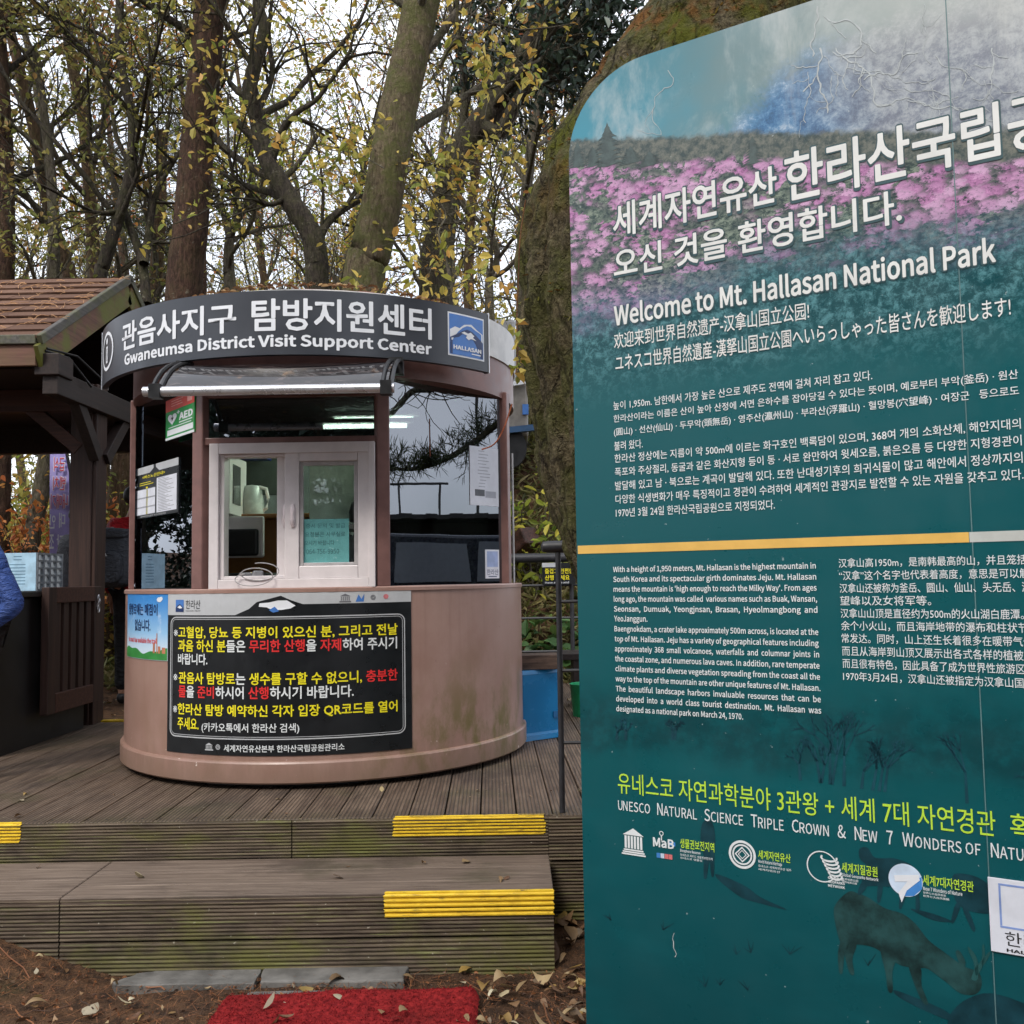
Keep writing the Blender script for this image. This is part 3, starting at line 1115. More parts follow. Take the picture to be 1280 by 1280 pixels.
cb = empty('first_aid_cabinet', tuple(at(290, 640, 5.2)), 'white cabinet with open glazed door at the left of the open kiosk window', 'cabinet')
p0 = at(284, 643, 5.25)
MB().box((p0[0] - 0.15, 5.45, 1.94), (0.34, 0.22, 0.34)).build('case', M['upvc'], cb, bevel=0.006)
dr = MB()
q0, q1 = at(284.5, 643, 5.1), at(301, 640, 5.42)
dr.beam((q0[0], q0[1], 1.93), (q1[0], q1[1], 1.93), 0.02, 0.32)
dro = dr.build('door', M['upvc'], cb, bevel=0.004)
dv = (np.array(q1) - np.array(q0)) * 0.22
nn = np.array([dv[1], -dv[0], 0]) / np.linalg.norm(dv[:2]) * 0.012
MB().beam(np.array([q0[0], q0[1], 1.94]) + dv * [1, 1, 0] + nn, np.array([q1[0], q1[1], 1.94]) - dv * [1, 1, 0] + nn, 0.006, 0.22).build('door_glass', plain('dark_door_glass', S(70, 66, 66), 0.15, var=0.3), dro, bevel=0.002)

bd = tag(MB().box((at(326, 596, 6.1)[0], 6.1, at(326, 596, 6.1)[2]), (0.30, 0.03, 0.24)).build('notice_board', plain('dark_slate_board', S(66, 72, 68), 0.6), bevel=0.004), 'dark grey board hanging at the back of the kiosk above the kettle', 'board')
tag(MB().box(tuple(at(320, 573, 5.95)), (0.17, 0.10, 0.022)).box(tuple(at(314, 570, 5.95)), (0.09, 0.08, 0.014)).build('blue_folder', plain('blue_plastic_folder', S(34, 58, 140), 0.4), bevel=0.003), 'blue plastic folders lying above the dark board in the kiosk', 'folder')

ch = empty('office_chair', tuple(np.array([-1.50, 5.10, 0.56])), 'office chair with black cushions and pale shell behind the open kiosk window', 'chair')
cx0, cx1 = at(278, 690, 5.1)[0], at(329, 690, 5.1)[0]
zc0, zc1 = 1.53, 1.755
MB().box(((cx0 + cx1) / 2, 5.12, (zc0 + zc1) / 2), (cx1 - cx0, 0.03, zc1 - zc0)).build('back_shell', M['upvc'], ch, bevel=0.012, seg=3)
MB().box(((cx0 + cx1) / 2 - 0.008, 5.093, 1.612), (cx1 - cx0 - 0.03, 0.03, 0.145)).build('back_cushion', M['black'], ch, bevel=0.014, seg=3)
MB().box(((cx0 + cx1) / 2 + 0.06, 4.92, 1.41), (0.36, 0.32, 0.07)).build('seat', M['black'], ch, bevel=0.03, seg=3)
MB().tube([((cx0 + cx1) / 2, 5.02, 0.56), ((cx0 + cx1) / 2, 5.02, 1.4)], 0.03, 10).build('column', M['black'], ch, smooth=True)
sc_ = empty('card_scanner', tuple(at(317, 712, 4.70)), 'small grey hand scanner lying on the kiosk window sill', 'scanner')
ps = at(312, 712, 4.72)
MB().box((ps[0], 4.72, 1.432), (0.10, 0.07, 0.03), rz=0.2).build('body', plain('scanner_grey', S(92, 92, 96), 0.4), sc_, bevel=0.008)
MB().box((ps[0] + 0.05, 4.69, 1.432), (0.05, 0.03, 0.045), rz=0.5).build('grip', plain('scanner_grip', S(126, 126, 130), 0.4), sc_, bevel=0.008)
u_, v_ = FW.uv(322, 716)
cab_pts = []
for t in np.linspace(0, 4 * math.pi, 60):
    k = t / (4 * math.pi)
    cab_pts.append((u_ + 0.01 + 0.085 * math.cos(t + 2.0) + 0.05 * (k - 0.5), FW.o[1] - 0.045 - 0.012 * math.sin(t * 0.5), v_ + 0.0 + 0.036 * math.sin(t + 2.0) + 0.05 * (0.5 - k) * -1 - 0.012))
tag(MB().tube(cab_pts, 0.0028, 5).build('white_cable', plain('grey_cable', S(168, 164, 164), 0.4), smooth=True), 'thin pale cable looped over the kiosk window sill', 'cable')

fc = empty('filing_cabinet', (-0.86, 5.05, 0.56), 'pale green grey cabinet seen dimly through the sliding window glass', 'cabinet')
MB().box((-0.86, 5.10, 1.10), (0.40, 0.30, 1.08)).build('lower_unit', plain('grey_cabinet', S(120, 122, 126), 0.5), fc, bevel=0.004)
MB().box((-0.86, 5.10, 1.90), (0.42, 0.26, 0.36)).build('upper_unit', plain('pale_green_cabinet', S(196, 212, 200), 0.35), fc, bevel=0.004)
MB().box((-0.86, 5.09, 1.68), (0.46, 0.32, 0.03)).build('shelf', M['upvc'], fc, bevel=0.003)
MB().lathe([(0.0, 0.0), (0.05, 0.005), (0.055, 0.06), (0.04, 0.11), (0.0, 0.125)], (-0.80, 4.93, 1.695), 16).build('dark_jar', M['black'], fc, smooth=True)

# ================================================================== posters and papers fixed to the kiosk
def U(surf, x, y):
    return surf.uv(x, y)[0]


def VV(surf, x, y):
    return surf.uv(x, y)[1]


nb = empty('notice_poster', tuple(LW.pts([0.0], [0.97], 0.0)[0]), 'large black notice panel with yellow, white and red Korean lines on the kiosk wall', 'notice')
u0, u1 = U(LW, 210.5, 830), U(LW, 514, 830)
z0, z1 = 0.578, 1.352
W, H = u1 - u0, z1 - z0
mb = MB()
slab(mb, LW, u0, z0, u1, z1, 0.0005, 0.004, 24)
mb.build('board', M['ink_k'], nb, smooth=True, sharp=30)
n2 = lambda x, y: (u0 + W * (x - 166) / 720.0, z0 + H * (537 - y) / 484.0)      # pixel of the enlarged survey crop -> panel
mb = MB()
a = n2(166, 122)[1]
# pale header with a notch for the mountain
for x0_, x1_ in ((166, 405), (590, 886)):
    pass
hp = [(166, 122), (400, 122), (440, 104), (462, 84), (492, 76), (528, 66), (556, 80), (572, 92), (588, 92), (886, 92), (886, 53), (166, 53)]
top = [(166, 400), (400, 440), (440, 462), (462, 492), (492, 528), (528, 556), (556, 588), (588, 740), (740, 886)]
yb = {166: 122, 400: 122, 440: 104, 462: 84, 492: 76, 528: 66, 556: 80, 588: 92, 740: 92, 886: 92}
for xa, xb in top:
    m = max(1, int((xb - xa) / 40))
    for i in range(m):
        xl, xr = xa + (xb - xa) * i / m, xa + (xb - xa) * (i + 1) / m
        yl = yb[xa] + (yb[xb] - yb[xa]) * i / m
        yr = yb[xa] + (yb[xb] - yb[xa]) * (i + 1) / m
        q = [n2(xl, yl), n2(xr, yr), n2(xr, 53), n2(xl, 53)]
        decal(mb, LW, q, 0.0050, 0, px=False)
decal(mb, LW, [n2(*q) for q in [(470, 88), (495, 86), (520, 80), (545, 80), (568, 96), (555, 104), (530, 108), (505, 108), (490, 100), (468, 98)]], 0.0060, 2, px=False)
decal(mb, LW, [n2(*q) for q in [(496, 108), (512, 98), (524, 112), (508, 116)]], 0.0064, 3, px=False)
# rounded double border
for k_, wd in ((0, 0.0055), (7, 0.0025)):
    x0_, y0_, x1_, y1_ = 178 + k_, 127 + k_, 867 - k_, 490 - k_
    rr = 22 - k_
    path = []
    for cx_, cy_, a0 in ((x1_ - rr, y0_ + rr, -90), (x1_ - rr, y1_ - rr, 0), (x0_ + rr, y1_ - rr, 90), (x0_ + rr, y0_ + rr, 180)):
        for t in np.linspace(0, 90, 6):
            path.append((cx_ + rr * math.cos(R(a0 + t)), cy_ + rr * math.sin(R(a0 + t))))
        # subdivide the straight run that follows
    full = []
    for i in range(len(path)):
        p, q = np.array(path[i]), np.array(path[(i + 1) % len(path)])
        m = max(1, int(np.linalg.norm(q - p) / 45))
        for j in range(m):
            full.append(p + (q - p) * j / m)
    full = np.array([n2(*p) for p in full])
    cen = full.mean(0)
    tn = np.roll(full, -1, 0) - np.roll(full, 1, 0)
    nr = np.stack([-tn[:, 1], tn[:, 0]], 1)
    nr /= np.linalg.norm(nr, axis=1)[:, None]
    nr *= np.sign(((cen - full) * nr).sum(1))[:, None]
    inn = full + nr * wd
    n = len(full)
    vs = np.concatenate([LW.pts(full[:, 0], full[:, 1], 0.0050), LW.pts(inn[:, 0], inn[:, 1], 0.0050)])
    mb.add(vs, [(i, (i + 1) % n, n + (i + 1) % n, n + i) for i in range(n)], 1)
# little marks in the header and the footer
for cx_, cy_, sz in ((700, 76, 13), (322, 513, 11)):
    for dx in (-0.8, -0.4, 0.0, 0.4, 0.8):
        decal(mb, LW, [n2(cx_ + sz * (dx - 0.1), cy_ + sz * 0.6), n2(cx_ + sz * (dx + 0.1), cy_ + sz * 0.6), n2(cx_ + sz * (dx + 0.1), cy_ - sz * 0.3), n2(cx_ + sz * (dx - 0.1), cy_ - sz * 0.3)], 0.0058, 4 if cy_ < 100 else 0, px=False)
    decal(mb, LW, [n2(cx_ - sz * 1.1, cy_ - sz * 0.4), n2(cx_ + sz * 1.1, cy_ - sz * 0.4), n2(cx_, cy_ - sz)], 0.0058, 4 if cy_ < 100 else 0, px=False)
    decal(mb, LW, [n2(cx_ - sz * 1.2, cy_ + sz), n2(cx_ + sz * 1.2, cy_ + sz), n2(cx_ + sz * 1.2, cy_ + sz * 0.7), n2(cx_ - sz * 1.2, cy_ + sz * 0.7)], 0.0058, 4 if cy_ < 100 else 0, px=False)
for cx_, cy_, k_ in ((776, 76, 4), (350, 513, 0)):
    c_ = n2(cx_, cy_)
    for rr in (0.0125, 0.007):
        ring(mb, LW, c_[0], c_[1], rr, rr, 0.003, 0.0058, k_, 16)
decal(mb, LW, [n2(*q) for q in [(728, 88), (736, 66), (744, 80), (752, 64), (750, 88)]], 0.0058, 3, px=False)
c_ = n2(812, 74)
disc(mb, LW, c_[0], c_[1], 0.013, 0.012, 0.0058, 5, 16)
c_ = n2(822, 78)
disc(mb, LW, c_[0], c_[1], 0.007, 0.007, 0.0062, 0, 12)
# small blue emblem and name
q = [n2(199, 112), n2(230, 112), n2(230, 75), n2(199, 75)]
decal(mb, LW, q, 0.0058, 3, px=False)
decal(mb, LW, [n2(*p) for p in [(199, 100), (207, 92), (216, 88), (230, 100), (230, 112), (199, 112)]], 0.0064, 6, px=False)
decal(mb, LW, [n2(*p) for p in [(206, 98), (216, 92), (226, 100), (216, 102)]], 0.0068, 2, px=False)
mb.build('print', [M['ink_g'], M['ink_g'], M['white'], M['ink_blue'], plain('dim_grey_print', S(110, 110, 114), 0.4), plain('pale_rose_print', S(200, 120, 124), 0.4), M['ink_navy']], nb)
mb = MB()
PAL = [M['ink_w'], M['ink_y'], M['ink_r']]


def runs(parts):
    body, fmt = '', []
    for t, k in parts:
        body += t
        fmt += [k] * len(t)
    return body, fmt


LINES = [
    ([('※', 0)], 192, 208, 186, 166), ([('고혈압, 당뇨 등 지병이 있으신 분, 그리고 전날', 1)], 210, 845, 193, 156),
    ([('과음 하신 분', 1), ('들은 ', 0), ('무리한 산행', 2), ('을 ', 0), ('자제', 2), ('하여 주시기', 0)], 210, 843, 233, 196),
    ([('바랍니다.', 0)], 210, 315, 272, 238),
    ([('※', 0)], 192, 208, 321, 301), ([('관음사 탐방로', 1), ('는 ', 0), ('생수를 구할 수 없으니, ', 1), ('충분한', 2)], 213, 844, 331, 293),
    ([('물', 2), ('을 ', 0), ('준비', 2), ('하시어 ', 0), ('산행', 2), ('하시기 바랍니다.', 0)], 213, 722, 371, 334),
    ([('※', 0)], 192, 208, 418, 397), ([('한라산 탐방 예약하신 각자 입장 QR코드를 열어', 1)], 210, 843, 425, 388),
    ([('주세요.', 1)], 210, 287, 467, 430), ([('(카카오톡에서 한라산 검색)', 0)], 297, 578, 473, 442),
    ([('세계자연유산본부 한라산국립공원관리소', 0)], 368, 697, 526, 505),
]
for parts, xl, xr, yb_, yt_ in LINES:
    b_, f_ = runs(parts)
    a_, c_ = n2(xl, yb_), n2(xr, yt_)
    big = yt_ < 480
    write(mb, LW, b_, None, None, None, 0.0056, (0.0 if b_ == '※' else 0.034) if big and xl != 297 else 0.02, fmt=f_, uv=(a_[0], a_[1], c_[0], c_[1]))
mb.build('lettering', PAL, nb)
mb = MB()
a_, c_ = n2(238, 103), n2(290, 76)
write(mb, LW, '한라산', None, None, None, 0.0058, -0.004, uv=(a_[0], a_[1], c_[0], c_[1]))
a_, c_ = n2(238, 111), n2(290, 106)
write(mb, LW, 'HALLASAN 국립공원', None, None, None, 0.0058, 0.0, uv=(a_[0], a_[1], c_[0], c_[1]))
mb.build('header_lettering', M['ink_k'], nb)

# sky blue poster on the left of the wall
bp = empty('blue_poster', tuple(LW.pts([-1.1], [1.2], 0.0)[0]), 'sky blue poster with green hill strip on the left curve of the kiosk wall', 'poster')
ub_ = u0 - 0.004
ua_ = ub_ - 0.50
pz0, pz1 = 1.015, 1.352
gq = Gr('printed_sky')
x_, y_, z_ = gq.xyz(gq.coord())
sk = gq.ramp(gq.ss(z_, -0.19, 0.16), [(0.0, S(214, 228, 240)), (0.35, S(150, 196, 232)), (1.0, S(54, 134, 206))])
sk = gq.mix(gq.ss(gq.noise(gq.coord(), 9, 4, 0.6), 0.58, 0.75) * 0.5, sk, S(226, 236, 244))
gq.out(sk, 0.35)
mb = MB()
slab(mb, LW, ua_, pz0, ub_, pz1, 0.0006, 0.003, 16)
mb.build('sheet', gq.mat, bp, smooth=True, sharp=30)
mb = MB()
us = np.linspace(ua_ + 0.002, ub_ - 0.002, 25)
hh = pz0 + 0.045 + 0.012 * np.sin((us - ua_) * 16) + 0.006 * np.sin((us - ua_) * 41)
for i in range(24):
    decal(mb, LW, [(us[i], pz0 + 0.002), (us[i + 1], pz0 + 0.002), (us[i + 1], hh[i + 1]), (us[i], hh[i])], 0.0038, 0, px=False)
for uu_, w_, h_ in ((ub_ - 0.115, 0.018, 0.05), (ub_ - 0.088, 0.007, 0.10), (ub_ - 0.068, 0.02, 0.035), (ub_ - 0.03, 0.028, 0.03)):
    patch(mb, LW, uu_ - w_ / 2, pz0 + 0.035, uu_ + w_ / 2, pz0 + 0.035 + h_, 0.0042, 1, 1)
disc(mb, LW, ub_ - 0.07, pz1 - 0.035, 0.022, 0.012, 0.0042, 2)
disc(mb, LW, ub_ - 0.055, pz1 - 0.030, 0.014, 0.010, 0.0044, 2)
mb.build('print', [plain('green_hill_print', S(62, 142, 70), 0.4), plain('terracotta_print', S(196, 128, 96), 0.4), M['white']], bp)
mb = MB()
write(mb, LW, '탐방로에는 매점이', None, None, None, 0.0042, 0.035, uv=(ua_ + 0.05, pz1 - 0.115, ub_ - 0.085, pz1 - 0.055), mi=0)
write(mb, LW, '없습니다.', None, None, None, 0.0042, 0.035, uv=(ua_ + 0.16, pz1 - 0.195, ub_ - 0.15, pz1 - 0.135), mi=0)
write(mb, LW, 'No snack bar available the trail', None, None, None, 0.0042, 0.012, uv=(ua_ + 0.05, pz1 - 0.255, ub_ - 0.09, pz1 - 0.228), mi=1)
mb.build('lettering', [M['ink_navy'], M['ink_r']], bp)

# bus timetable on the left glass
FL = facets[-76][0]


def quad_uv(surf, x0, y0, x1, y1):
    a = surf.uv(x0, (y0 + y1) / 2)[0]
    b = surf.uv(x1, (y0 + y1) / 2)[0]
    m = (x0 + x1) / 2
    return a, surf.uv(m, y1)[1], b, surf.uv(m, y0)[1]


tu0, tv0, tu1, tv1 = quad_uv(FL, 163, 580, 222, 645)
bt = empty('bus_timetable', tuple(FL.pts([tu0], [tv0], 0)[0]), 'black and white bus timetable sheet on the left dark window of the kiosk', 'timetable')
mb = MB()
slab(mb, FL, tu0, tv0, tu1, tv1, -0.009, -0.004)
mb.build('sheet', M['ink_k'], bt)
mb = MB()
w_, h_ = tu1 - tu0, tv1 - tv0
TT = lambda x, y: (tu0 + w_ * x, tv0 + h_ * y)
o_ = -0.0032
for a, b, c, d, m in ((0, 0.86, 0.42, 1, 0), (0.62, 0.86, 1, 1, 0), (0.02, 0.06, 0.54, 0.56, 1), (0.57, 0.06, 0.97, 0.72, 1), (0.34, 0.06, 0.38, 0.60, 2)):
    patch(mb, FL, *TT(a, b), *TT(c, d), o_, m)
decal(mb, FL, [TT(0.42, 0.86), TT(0.5, 0.93), TT(0.5, 1), TT(0.42, 1)], o_, 0, px=False)
decal(mb, FL, [TT(0.62, 0.86), TT(0.55, 0.94), TT(0.55, 1), TT(0.62, 1)], o_, 0, px=False)
for y in (0.06, 0.20, 0.215, 0.38, 0.395, 0.56):
    patch(mb, FL, *TT(0.02, y - 0.004), *TT(0.54, y + 0.004), o_ + 0.0004, 3)
for i in range(22):
    y = 0.70 - i * 0.029
    patch(mb, FL, *TT(0.60, y - 0.004), *TT(0.74 + 0.2 * ((i * 37) % 11) / 11, y + 0.004), o_ + 0.0004, 3)
patch(mb, FL, *TT(0.06, 0.91), *TT(0.13, 0.97), o_ + 0.0004, 4)
write(mb, FL, '<버스노선안내>', None, None, None, o_, 0.03, mi=2, uv=TT(0.26, 0.76) + TT(0.74, 0.83))
write(mb, FL, '475', None, None, None, o_, 0.03, mi=0, uv=TT(0.03, 0.62) + TT(0.16, 0.70))
patch(mb, FL, *TT(0.20, 0.64), *TT(0.50, 0.652), o_, 2)
patch(mb, FL, *TT(0.20, 0.68), *TT(0.44, 0.692), o_, 2)
write(mb, FL, '세계자연유산본부 한라산국립공원', None, None, None, o_, 0.02, mi=0, uv=TT(0.22, 0.008) + TT(0.76, 0.042))
mb.build('print', [M['ink_g'], M['paper'], M['ink_y'], plain('fine_grey_print', S(120, 122, 126), 0.5), M['ink_blue']], bt)

# AED plate
au0, av0, au1, av1 = quad_uv(FL, 214, 495, 250, 546)
ae = empty('defibrillator_sign', tuple(FL.pts([au0], [av0], 0)[0]), 'green and red AED plate with a white heart on the left dark window', 'sign')
FA = Plane(FL.o, FL.x, FL.n)
mb = MB()
slab(mb, FL, au0, av0, au1, av1, 0.022, 0.028)
mb.build('plate', plain('green_sign_paint', S(22, 146, 66), 0.4), ae)
mb = MB()
w_, h_ = au1 - au0, av1 - av0
TT = lambda x, y: (au0 + w_ * x, av0 + h_ * y)
o_ = 0.0286
patch(mb, FL, *TT(0, 0.70), *TT(1, 1), o_, 0)
patch(mb, FL, *TT(0, 0.0), *TT(1, 0.06), o_, 1)
patch(mb, FL, *TT(0.06, 0.10), *TT(0.96, 0.24), o_, 1)
hx = np.linspace(0, 2 * math.pi, 26)[:-1]
hp = [TT(0.24 + 0.0125 * 16 * math.sin(t) ** 3 * 0.8, 0.50 + 0.0098 * (13 * math.cos(t) - 5 * math.cos(2 * t) - 2 * math.cos(3 * t) - math.cos(4 * t))) for t in hx]
decal(mb, FL, hp, o_ + 0.0004, 1, px=False)
decal(mb, FL, [TT(0.26, 0.58), TT(0.19, 0.49), TT(0.24, 0.50), TT(0.22, 0.42), TT(0.30, 0.52), TT(0.25, 0.515)], o_ + 0.0008, 2, px=False)
patch(mb, FL, *TT(0.40, 0.60), *TT(0.50, 0.625), o_, 1)
patch(mb, FL, *TT(0.435, 0.57), *TT(0.465, 0.655), o_, 1)
write(mb, FL, 'AED', None, None, None, o_, 0.03, mi=1, uv=TT(0.48, 0.40) + TT(0.95, 0.58))
patch(mb, FL, *TT(0.48, 0.34), *TT(0.93, 0.365), o_, 1)
patch(mb, FL, *TT(0.1, 0.28), *TT(0.9, 0.30), o_, 1)
for y, x1_ in ((0.92, 0.62), (0.86, 0.56), (0.80, 0.6)):
    patch(mb, FL, *TT(0.2, y), *TT(x1_, y + 0.018), o_ + 0.0004, 3)
patch(mb, FL, *TT(0.76, 0.78), *TT(0.92, 0.94), o_ + 0.0004, 3)
mb.build('print', [plain('salmon_red_print', S(212, 74, 62), 0.4), M['white'], M['ink_k'], plain('pale_pink_print', S(236, 170, 160), 0.4)], ae)

# sheets on the right glass
FR = facets[24][0]
u0_, v0_, u1_, v1_ = quad_uv(FR, 588.5, 559, 624, 632)
sh = empty('taped_sheet', tuple(FR.pts([u0_], [v0_], 0)[0]), 'white paper in a clear sleeve taped high on the right kiosk window', 'paper')
mb = MB()
slab(mb, FR, u0_, v0_, u1_, v1_, -0.009, -0.006)
mb.build('sheet', M['paper'], sh)
mb = MB()
w_, h_ = u1_ - u0_, v1_ - v0_
rs = np.random.RandomState(2)
for i in range(12):
    y = 0.92 - i * 0.055
    a = 0.25 + 0.1 * rs.rand()
    patch(mb, FR, u0_ + w_ * a, v0_ + h_ * y, u0_ + w_ * (a + 0.2 + 0.3 * rs.rand()), v0_ + h_ * (y + 0.014), -0.0054, 0)
patch(mb, FR, u0_ + w_ * 0.16, v0_ + h_ * 0.16, u0_ + w_ * 0.5, v0_ + h_ * 0.27, -0.0054, 1)
patch(mb, FR, u0_ + w_ * 0.52, v0_ + h_ * 0.14, u0_ + w_ * 0.9, v0_ + h_ * 0.25, -0.0054, 0)
mb.build('print', [plain('pale_grey_print', S(170, 172, 182), 0.5), plain('dark_grey_print', S(90, 92, 98), 0.5)], sh)
u0_, v0_, u1_, v1_ = quad_uv(FR, 608, 687, 625, 723)
sh = empty('window_sticker', tuple(FR.pts([u0_], [v0_], 0)[0]), 'small pale blue sticker low in the corner of the right kiosk window', 'sticker')
mb = MB()
slab(mb, FR, u0_, v0_, u1_, v1_, -0.009, -0.006)
mb.build('sheet', M['paper'], sh)
mb = MB()
w_, h_ = u1_ - u0_, v1_ - v0_
patch(mb, FR, u0_ + w_ * 0.1, v0_ + h_ * 0.40, u0_ + w_ * 0.9, v0_ + h_ * 0.94, -0.0054, 0)
write(mb, FR, '한라산', None, None, None, -0.005, 0.0, mi=1, uv=(u0_ + w_ * 0.08, v0_ + h_ * 0.12, u0_ + w_ * 0.92, v0_ + h_ * 0.32))
patch(mb, FR, u0_ + w_ * 0.2, v0_ + h_ * 0.05, u0_ + w_ * 0.8, v0_ + h_ * 0.08, -0.0054, 1)
mb.build('print', [plain('lavender_print', S(160, 176, 214), 0.5), M['ink_navy']], sh)
# teal paper in the sliding sash
pn = empty('teal_paper', tuple(FW.pts([gi[0]], [gi[1]], -0.01)[0]), 'teal paper with faint grey letters behind the sliding window glass', 'paper')
q = rect_px(380, 649, 436, 703)
mb = MB()
slab(mb, FW, gi[0] + 0.016, gi[1] + 0.014, q[2], q[3], -0.010, -0.007)
mb.build('sheet', plain('teal_paper', S(120, 182, 186), 0.7, var=0.04), pn)
q2 = rect_px(380, 578, 436, 648)
mb = MB()
slab(mb, FW, gi[0] + 0.016, q[3] + 0.25, q[2], gi[3] - 0.02, -0.012, -0.009)
mb = MB()
for i, (t, a, b) in enumerate((('증서 문의 및 발급', 0.05, 0.92), ('요청분은 사무실로', 0.03, 0.92), ('오시기 바랍니다', 0.02, 0.68), ('064-756-9950', 0.06, 0.78))):
    wdt = q[2] - gi[0] - 0.016
    y = q[3] - 0.045 - i * 0.042
    write(mb, FW, t, None, None, None, -0.0062, 0.0, uv=(gi[0] + 0.016 + wdt * a, y, gi[0] + 0.016 + wdt * b, y + 0.024))
mb.build('lettering', plain('faint_grey_ink', S(78, 122, 130), 0.6), pn)

# ================================================================== pavilion on the left
def mat_wood(name, c1, c2, moss=0.0, along=0):
    g = Gr(name)
    p = g.coord()
    k = [30, 30, 30]
    k[along] = 1.5
    n = g.noise(g.sc(p, tuple(k)), 1.6, 5, 0.65)
    c = g.mix(g.ss(n, 0.3, 0.7), c1, c2)
    if moss:
        c = g.mix(g.ss(g.noise(p, 3.2, 5, 0.65), 0.40, 0.60) * moss, c, S(92, 96, 36))
    return g.out(c, 0.55, g.bump(n, 0.25, 0.003), spec=0.35)


M['brown'] = mat_wood('painted_brown_wood', S(58, 36, 30), S(84, 54, 44))
M['brown_d'] = mat_wood('dark_brown_wood', S(34, 26, 24), S(50, 38, 34), along=1)
M['brown_post'] = mat_wood('dark_brown_post', S(46, 32, 28), S(66, 46, 39), along=2)
M['fascia_moss'] = mat_wood('mossy_brown_fascia', S(86, 58, 46), S(112, 78, 64), moss=0.9, along=1)
M['fascia_brown'] = mat_wood('brown_fascia', S(92, 60, 52), S(116, 80, 68), moss=0.2)
M['edge_grey'] = mat_wood('weathered_grey_edge', S(62, 60, 58), S(90, 86, 82), moss=0.35, along=1)


def mat_shingle():
    g = Gr('brown_asphalt_shingle')
    p = g.coord()
    n = g.noise(p, 70, 3, 0.6)
    big = g.noise(p, 1.2, 4, 0.6)
    c = g.mix(g.island(), S(92, 68, 56), S(120, 92, 76))
    c = g.mix(g.ss(n, 0.3, 0.7) * 0.4, c, S(74, 54, 44))
    c = g.mix(g.ss(big, 0.5, 0.75) * 0.4, c, S(106, 82, 70))
    return g.out(c, 0.9, g.bump(n, 0.5, 0.003), spec=0.2)


M['shingle'] = mat_shingle()
XG = -3.0
pav = empty('pavilion', (-4.6, 7.3, 0.40), 'brown timber pavilion with shingled gable roof left of the kiosk', 'pavilion')
RY, RZ, EYf, EZ = 7.30, 3.80, 5.92, 2.965
slope = np.array([0, EYf - RY, EZ - RZ])
SLn = np.linalg.norm(slope)
sdir = slope / SLn
nrm = np.array([0, -abs(sdir[2]), 0]) 
nrm = np.cross(np.array([1.0, 0, 0]), -sdir)
nrm = nrm if nrm[2] > 0 else -nrm
rs = np.random.RandomState(8)


def shingle_side(sign):
    mb = MB()
    sd = np.array([0, sdir[1] * sign, sdir[2]])
    nn = np.array([0, nrm[1] * sign, nrm[2]])
    rows = 10
    rh = SLn / rows
    for i in range(rows):
        x = -8.0 + rs.uniform(0, 0.3)
        while x < XG:
            wv = rs.uniform(0.26, 0.42)
            x1 = min(x + wv, XG + 0.01)
            a0 = np.array([0, RY, RZ]) + sd * (i * rh - 0.01) + nn * 0.006
            a1 = np.array([0, RY, RZ]) + sd * ((i + 1) * rh + 0.012) + nn * (0.020 + rs.uniform(0, 0.006))
            v = []
            for b, dn in ((a0, 0), (a1, 0), (a0, -0.010), (a1, -0.012)):
                for xx in (x + 0.002, x1 - 0.002):
                    v.append(np.array([xx, 0, 0]) + b + nn * dn)
            mb.add(v, [(0, 1, 3, 2), (4, 6, 7, 5), (2, 3, 7, 6), (0, 2, 6, 4), (1, 5, 7, 3)])
            x = x1
    return mb


roof = shingle_side(1).build('roof', M['shingle'], pav)
shingle_side(-1).build('roof', M['shingle'], pav)
mb = MB()
for sg_ in (1, -1):
    sd = np.array([0, sdir[1] * sg_, sdir[2]])
    nn = np.array([0, nrm[1] * sg_, nrm[2]])
    A = np.array([-5.5, RY, RZ]) - nn * 0.02
    B = A + sd * SLn
    mb.beam(A, B, 5.0, 0.03)
mb.build('roof_deck', M['brown_d'], pav)
mb = MB()
for sg_ in (1, -1):
    sd = np.array([0, sdir[1] * sg_, sdir[2]])
    nn = np.array([0, nrm[1] * sg_, nrm[2]])
    mb.beam(np.array([XG + 0.012, RY, RZ - 0.002]) - sd * 0.01, np.array([XG + 0.012, RY, RZ - 0.002]) + sd * (SLn + 0.012), 0.036, 0.062)
mb.beam((-8, EYf - 0.005, EZ - 0.006), (XG - 0.01, EYf - 0.005, EZ - 0.006), 0.034, 0.062)
mb.build('roof_edge', M['edge_grey'], pav, bevel=0.006)
mb = MB()
for sg_ in (1, -1):
    sd = np.array([0, sdir[1] * sg_, sdir[2]])
    A = np.array([XG + 0.002, RY, RZ - 0.125])
    mb.beam(A - sd * 0.004, A + sd * (SLn + 0.0), 0.03, 0.165)
mb.build('verge_board', M['fascia_moss'], pav, bevel=0.004)
MB().beam((-8, EYf + 0.014, EZ - 0.105), (XG - 0.016, EYf + 0.014, EZ - 0.105), 0.03, 0.135).build('eave_board', M['fascia_brown'], pav, bevel=0.004)
MB().beam((-8, 2 * RY - EYf - 0.014, EZ - 0.105), (XG - 0.016, 2 * RY - EYf - 0.014, EZ - 0.105), 0.03, 0.14).build('eave_board', M['fascia_brown'], pav, bevel=0.004)
PY, PX = 6.74, -3.055
MB().box((PX, PY, 1.62), (0.155, 0.16, 2.42)).box((PX + 0.075, PY + 0.02, 1.62), (0.06, 0.17, 2.42)).build('post', M['brown_post'], pav, bevel=0.006)
MB().box((PX, 8.25, 1.62), (0.16, 0.16, 2.42)).build('post', M['brown_post'], pav, bevel=0.006)
MB().box((-6.4, PY, 1.62), (0.2, 0.16, 2.42)).build('post', M['brown_post'], pav, bevel=0.006)
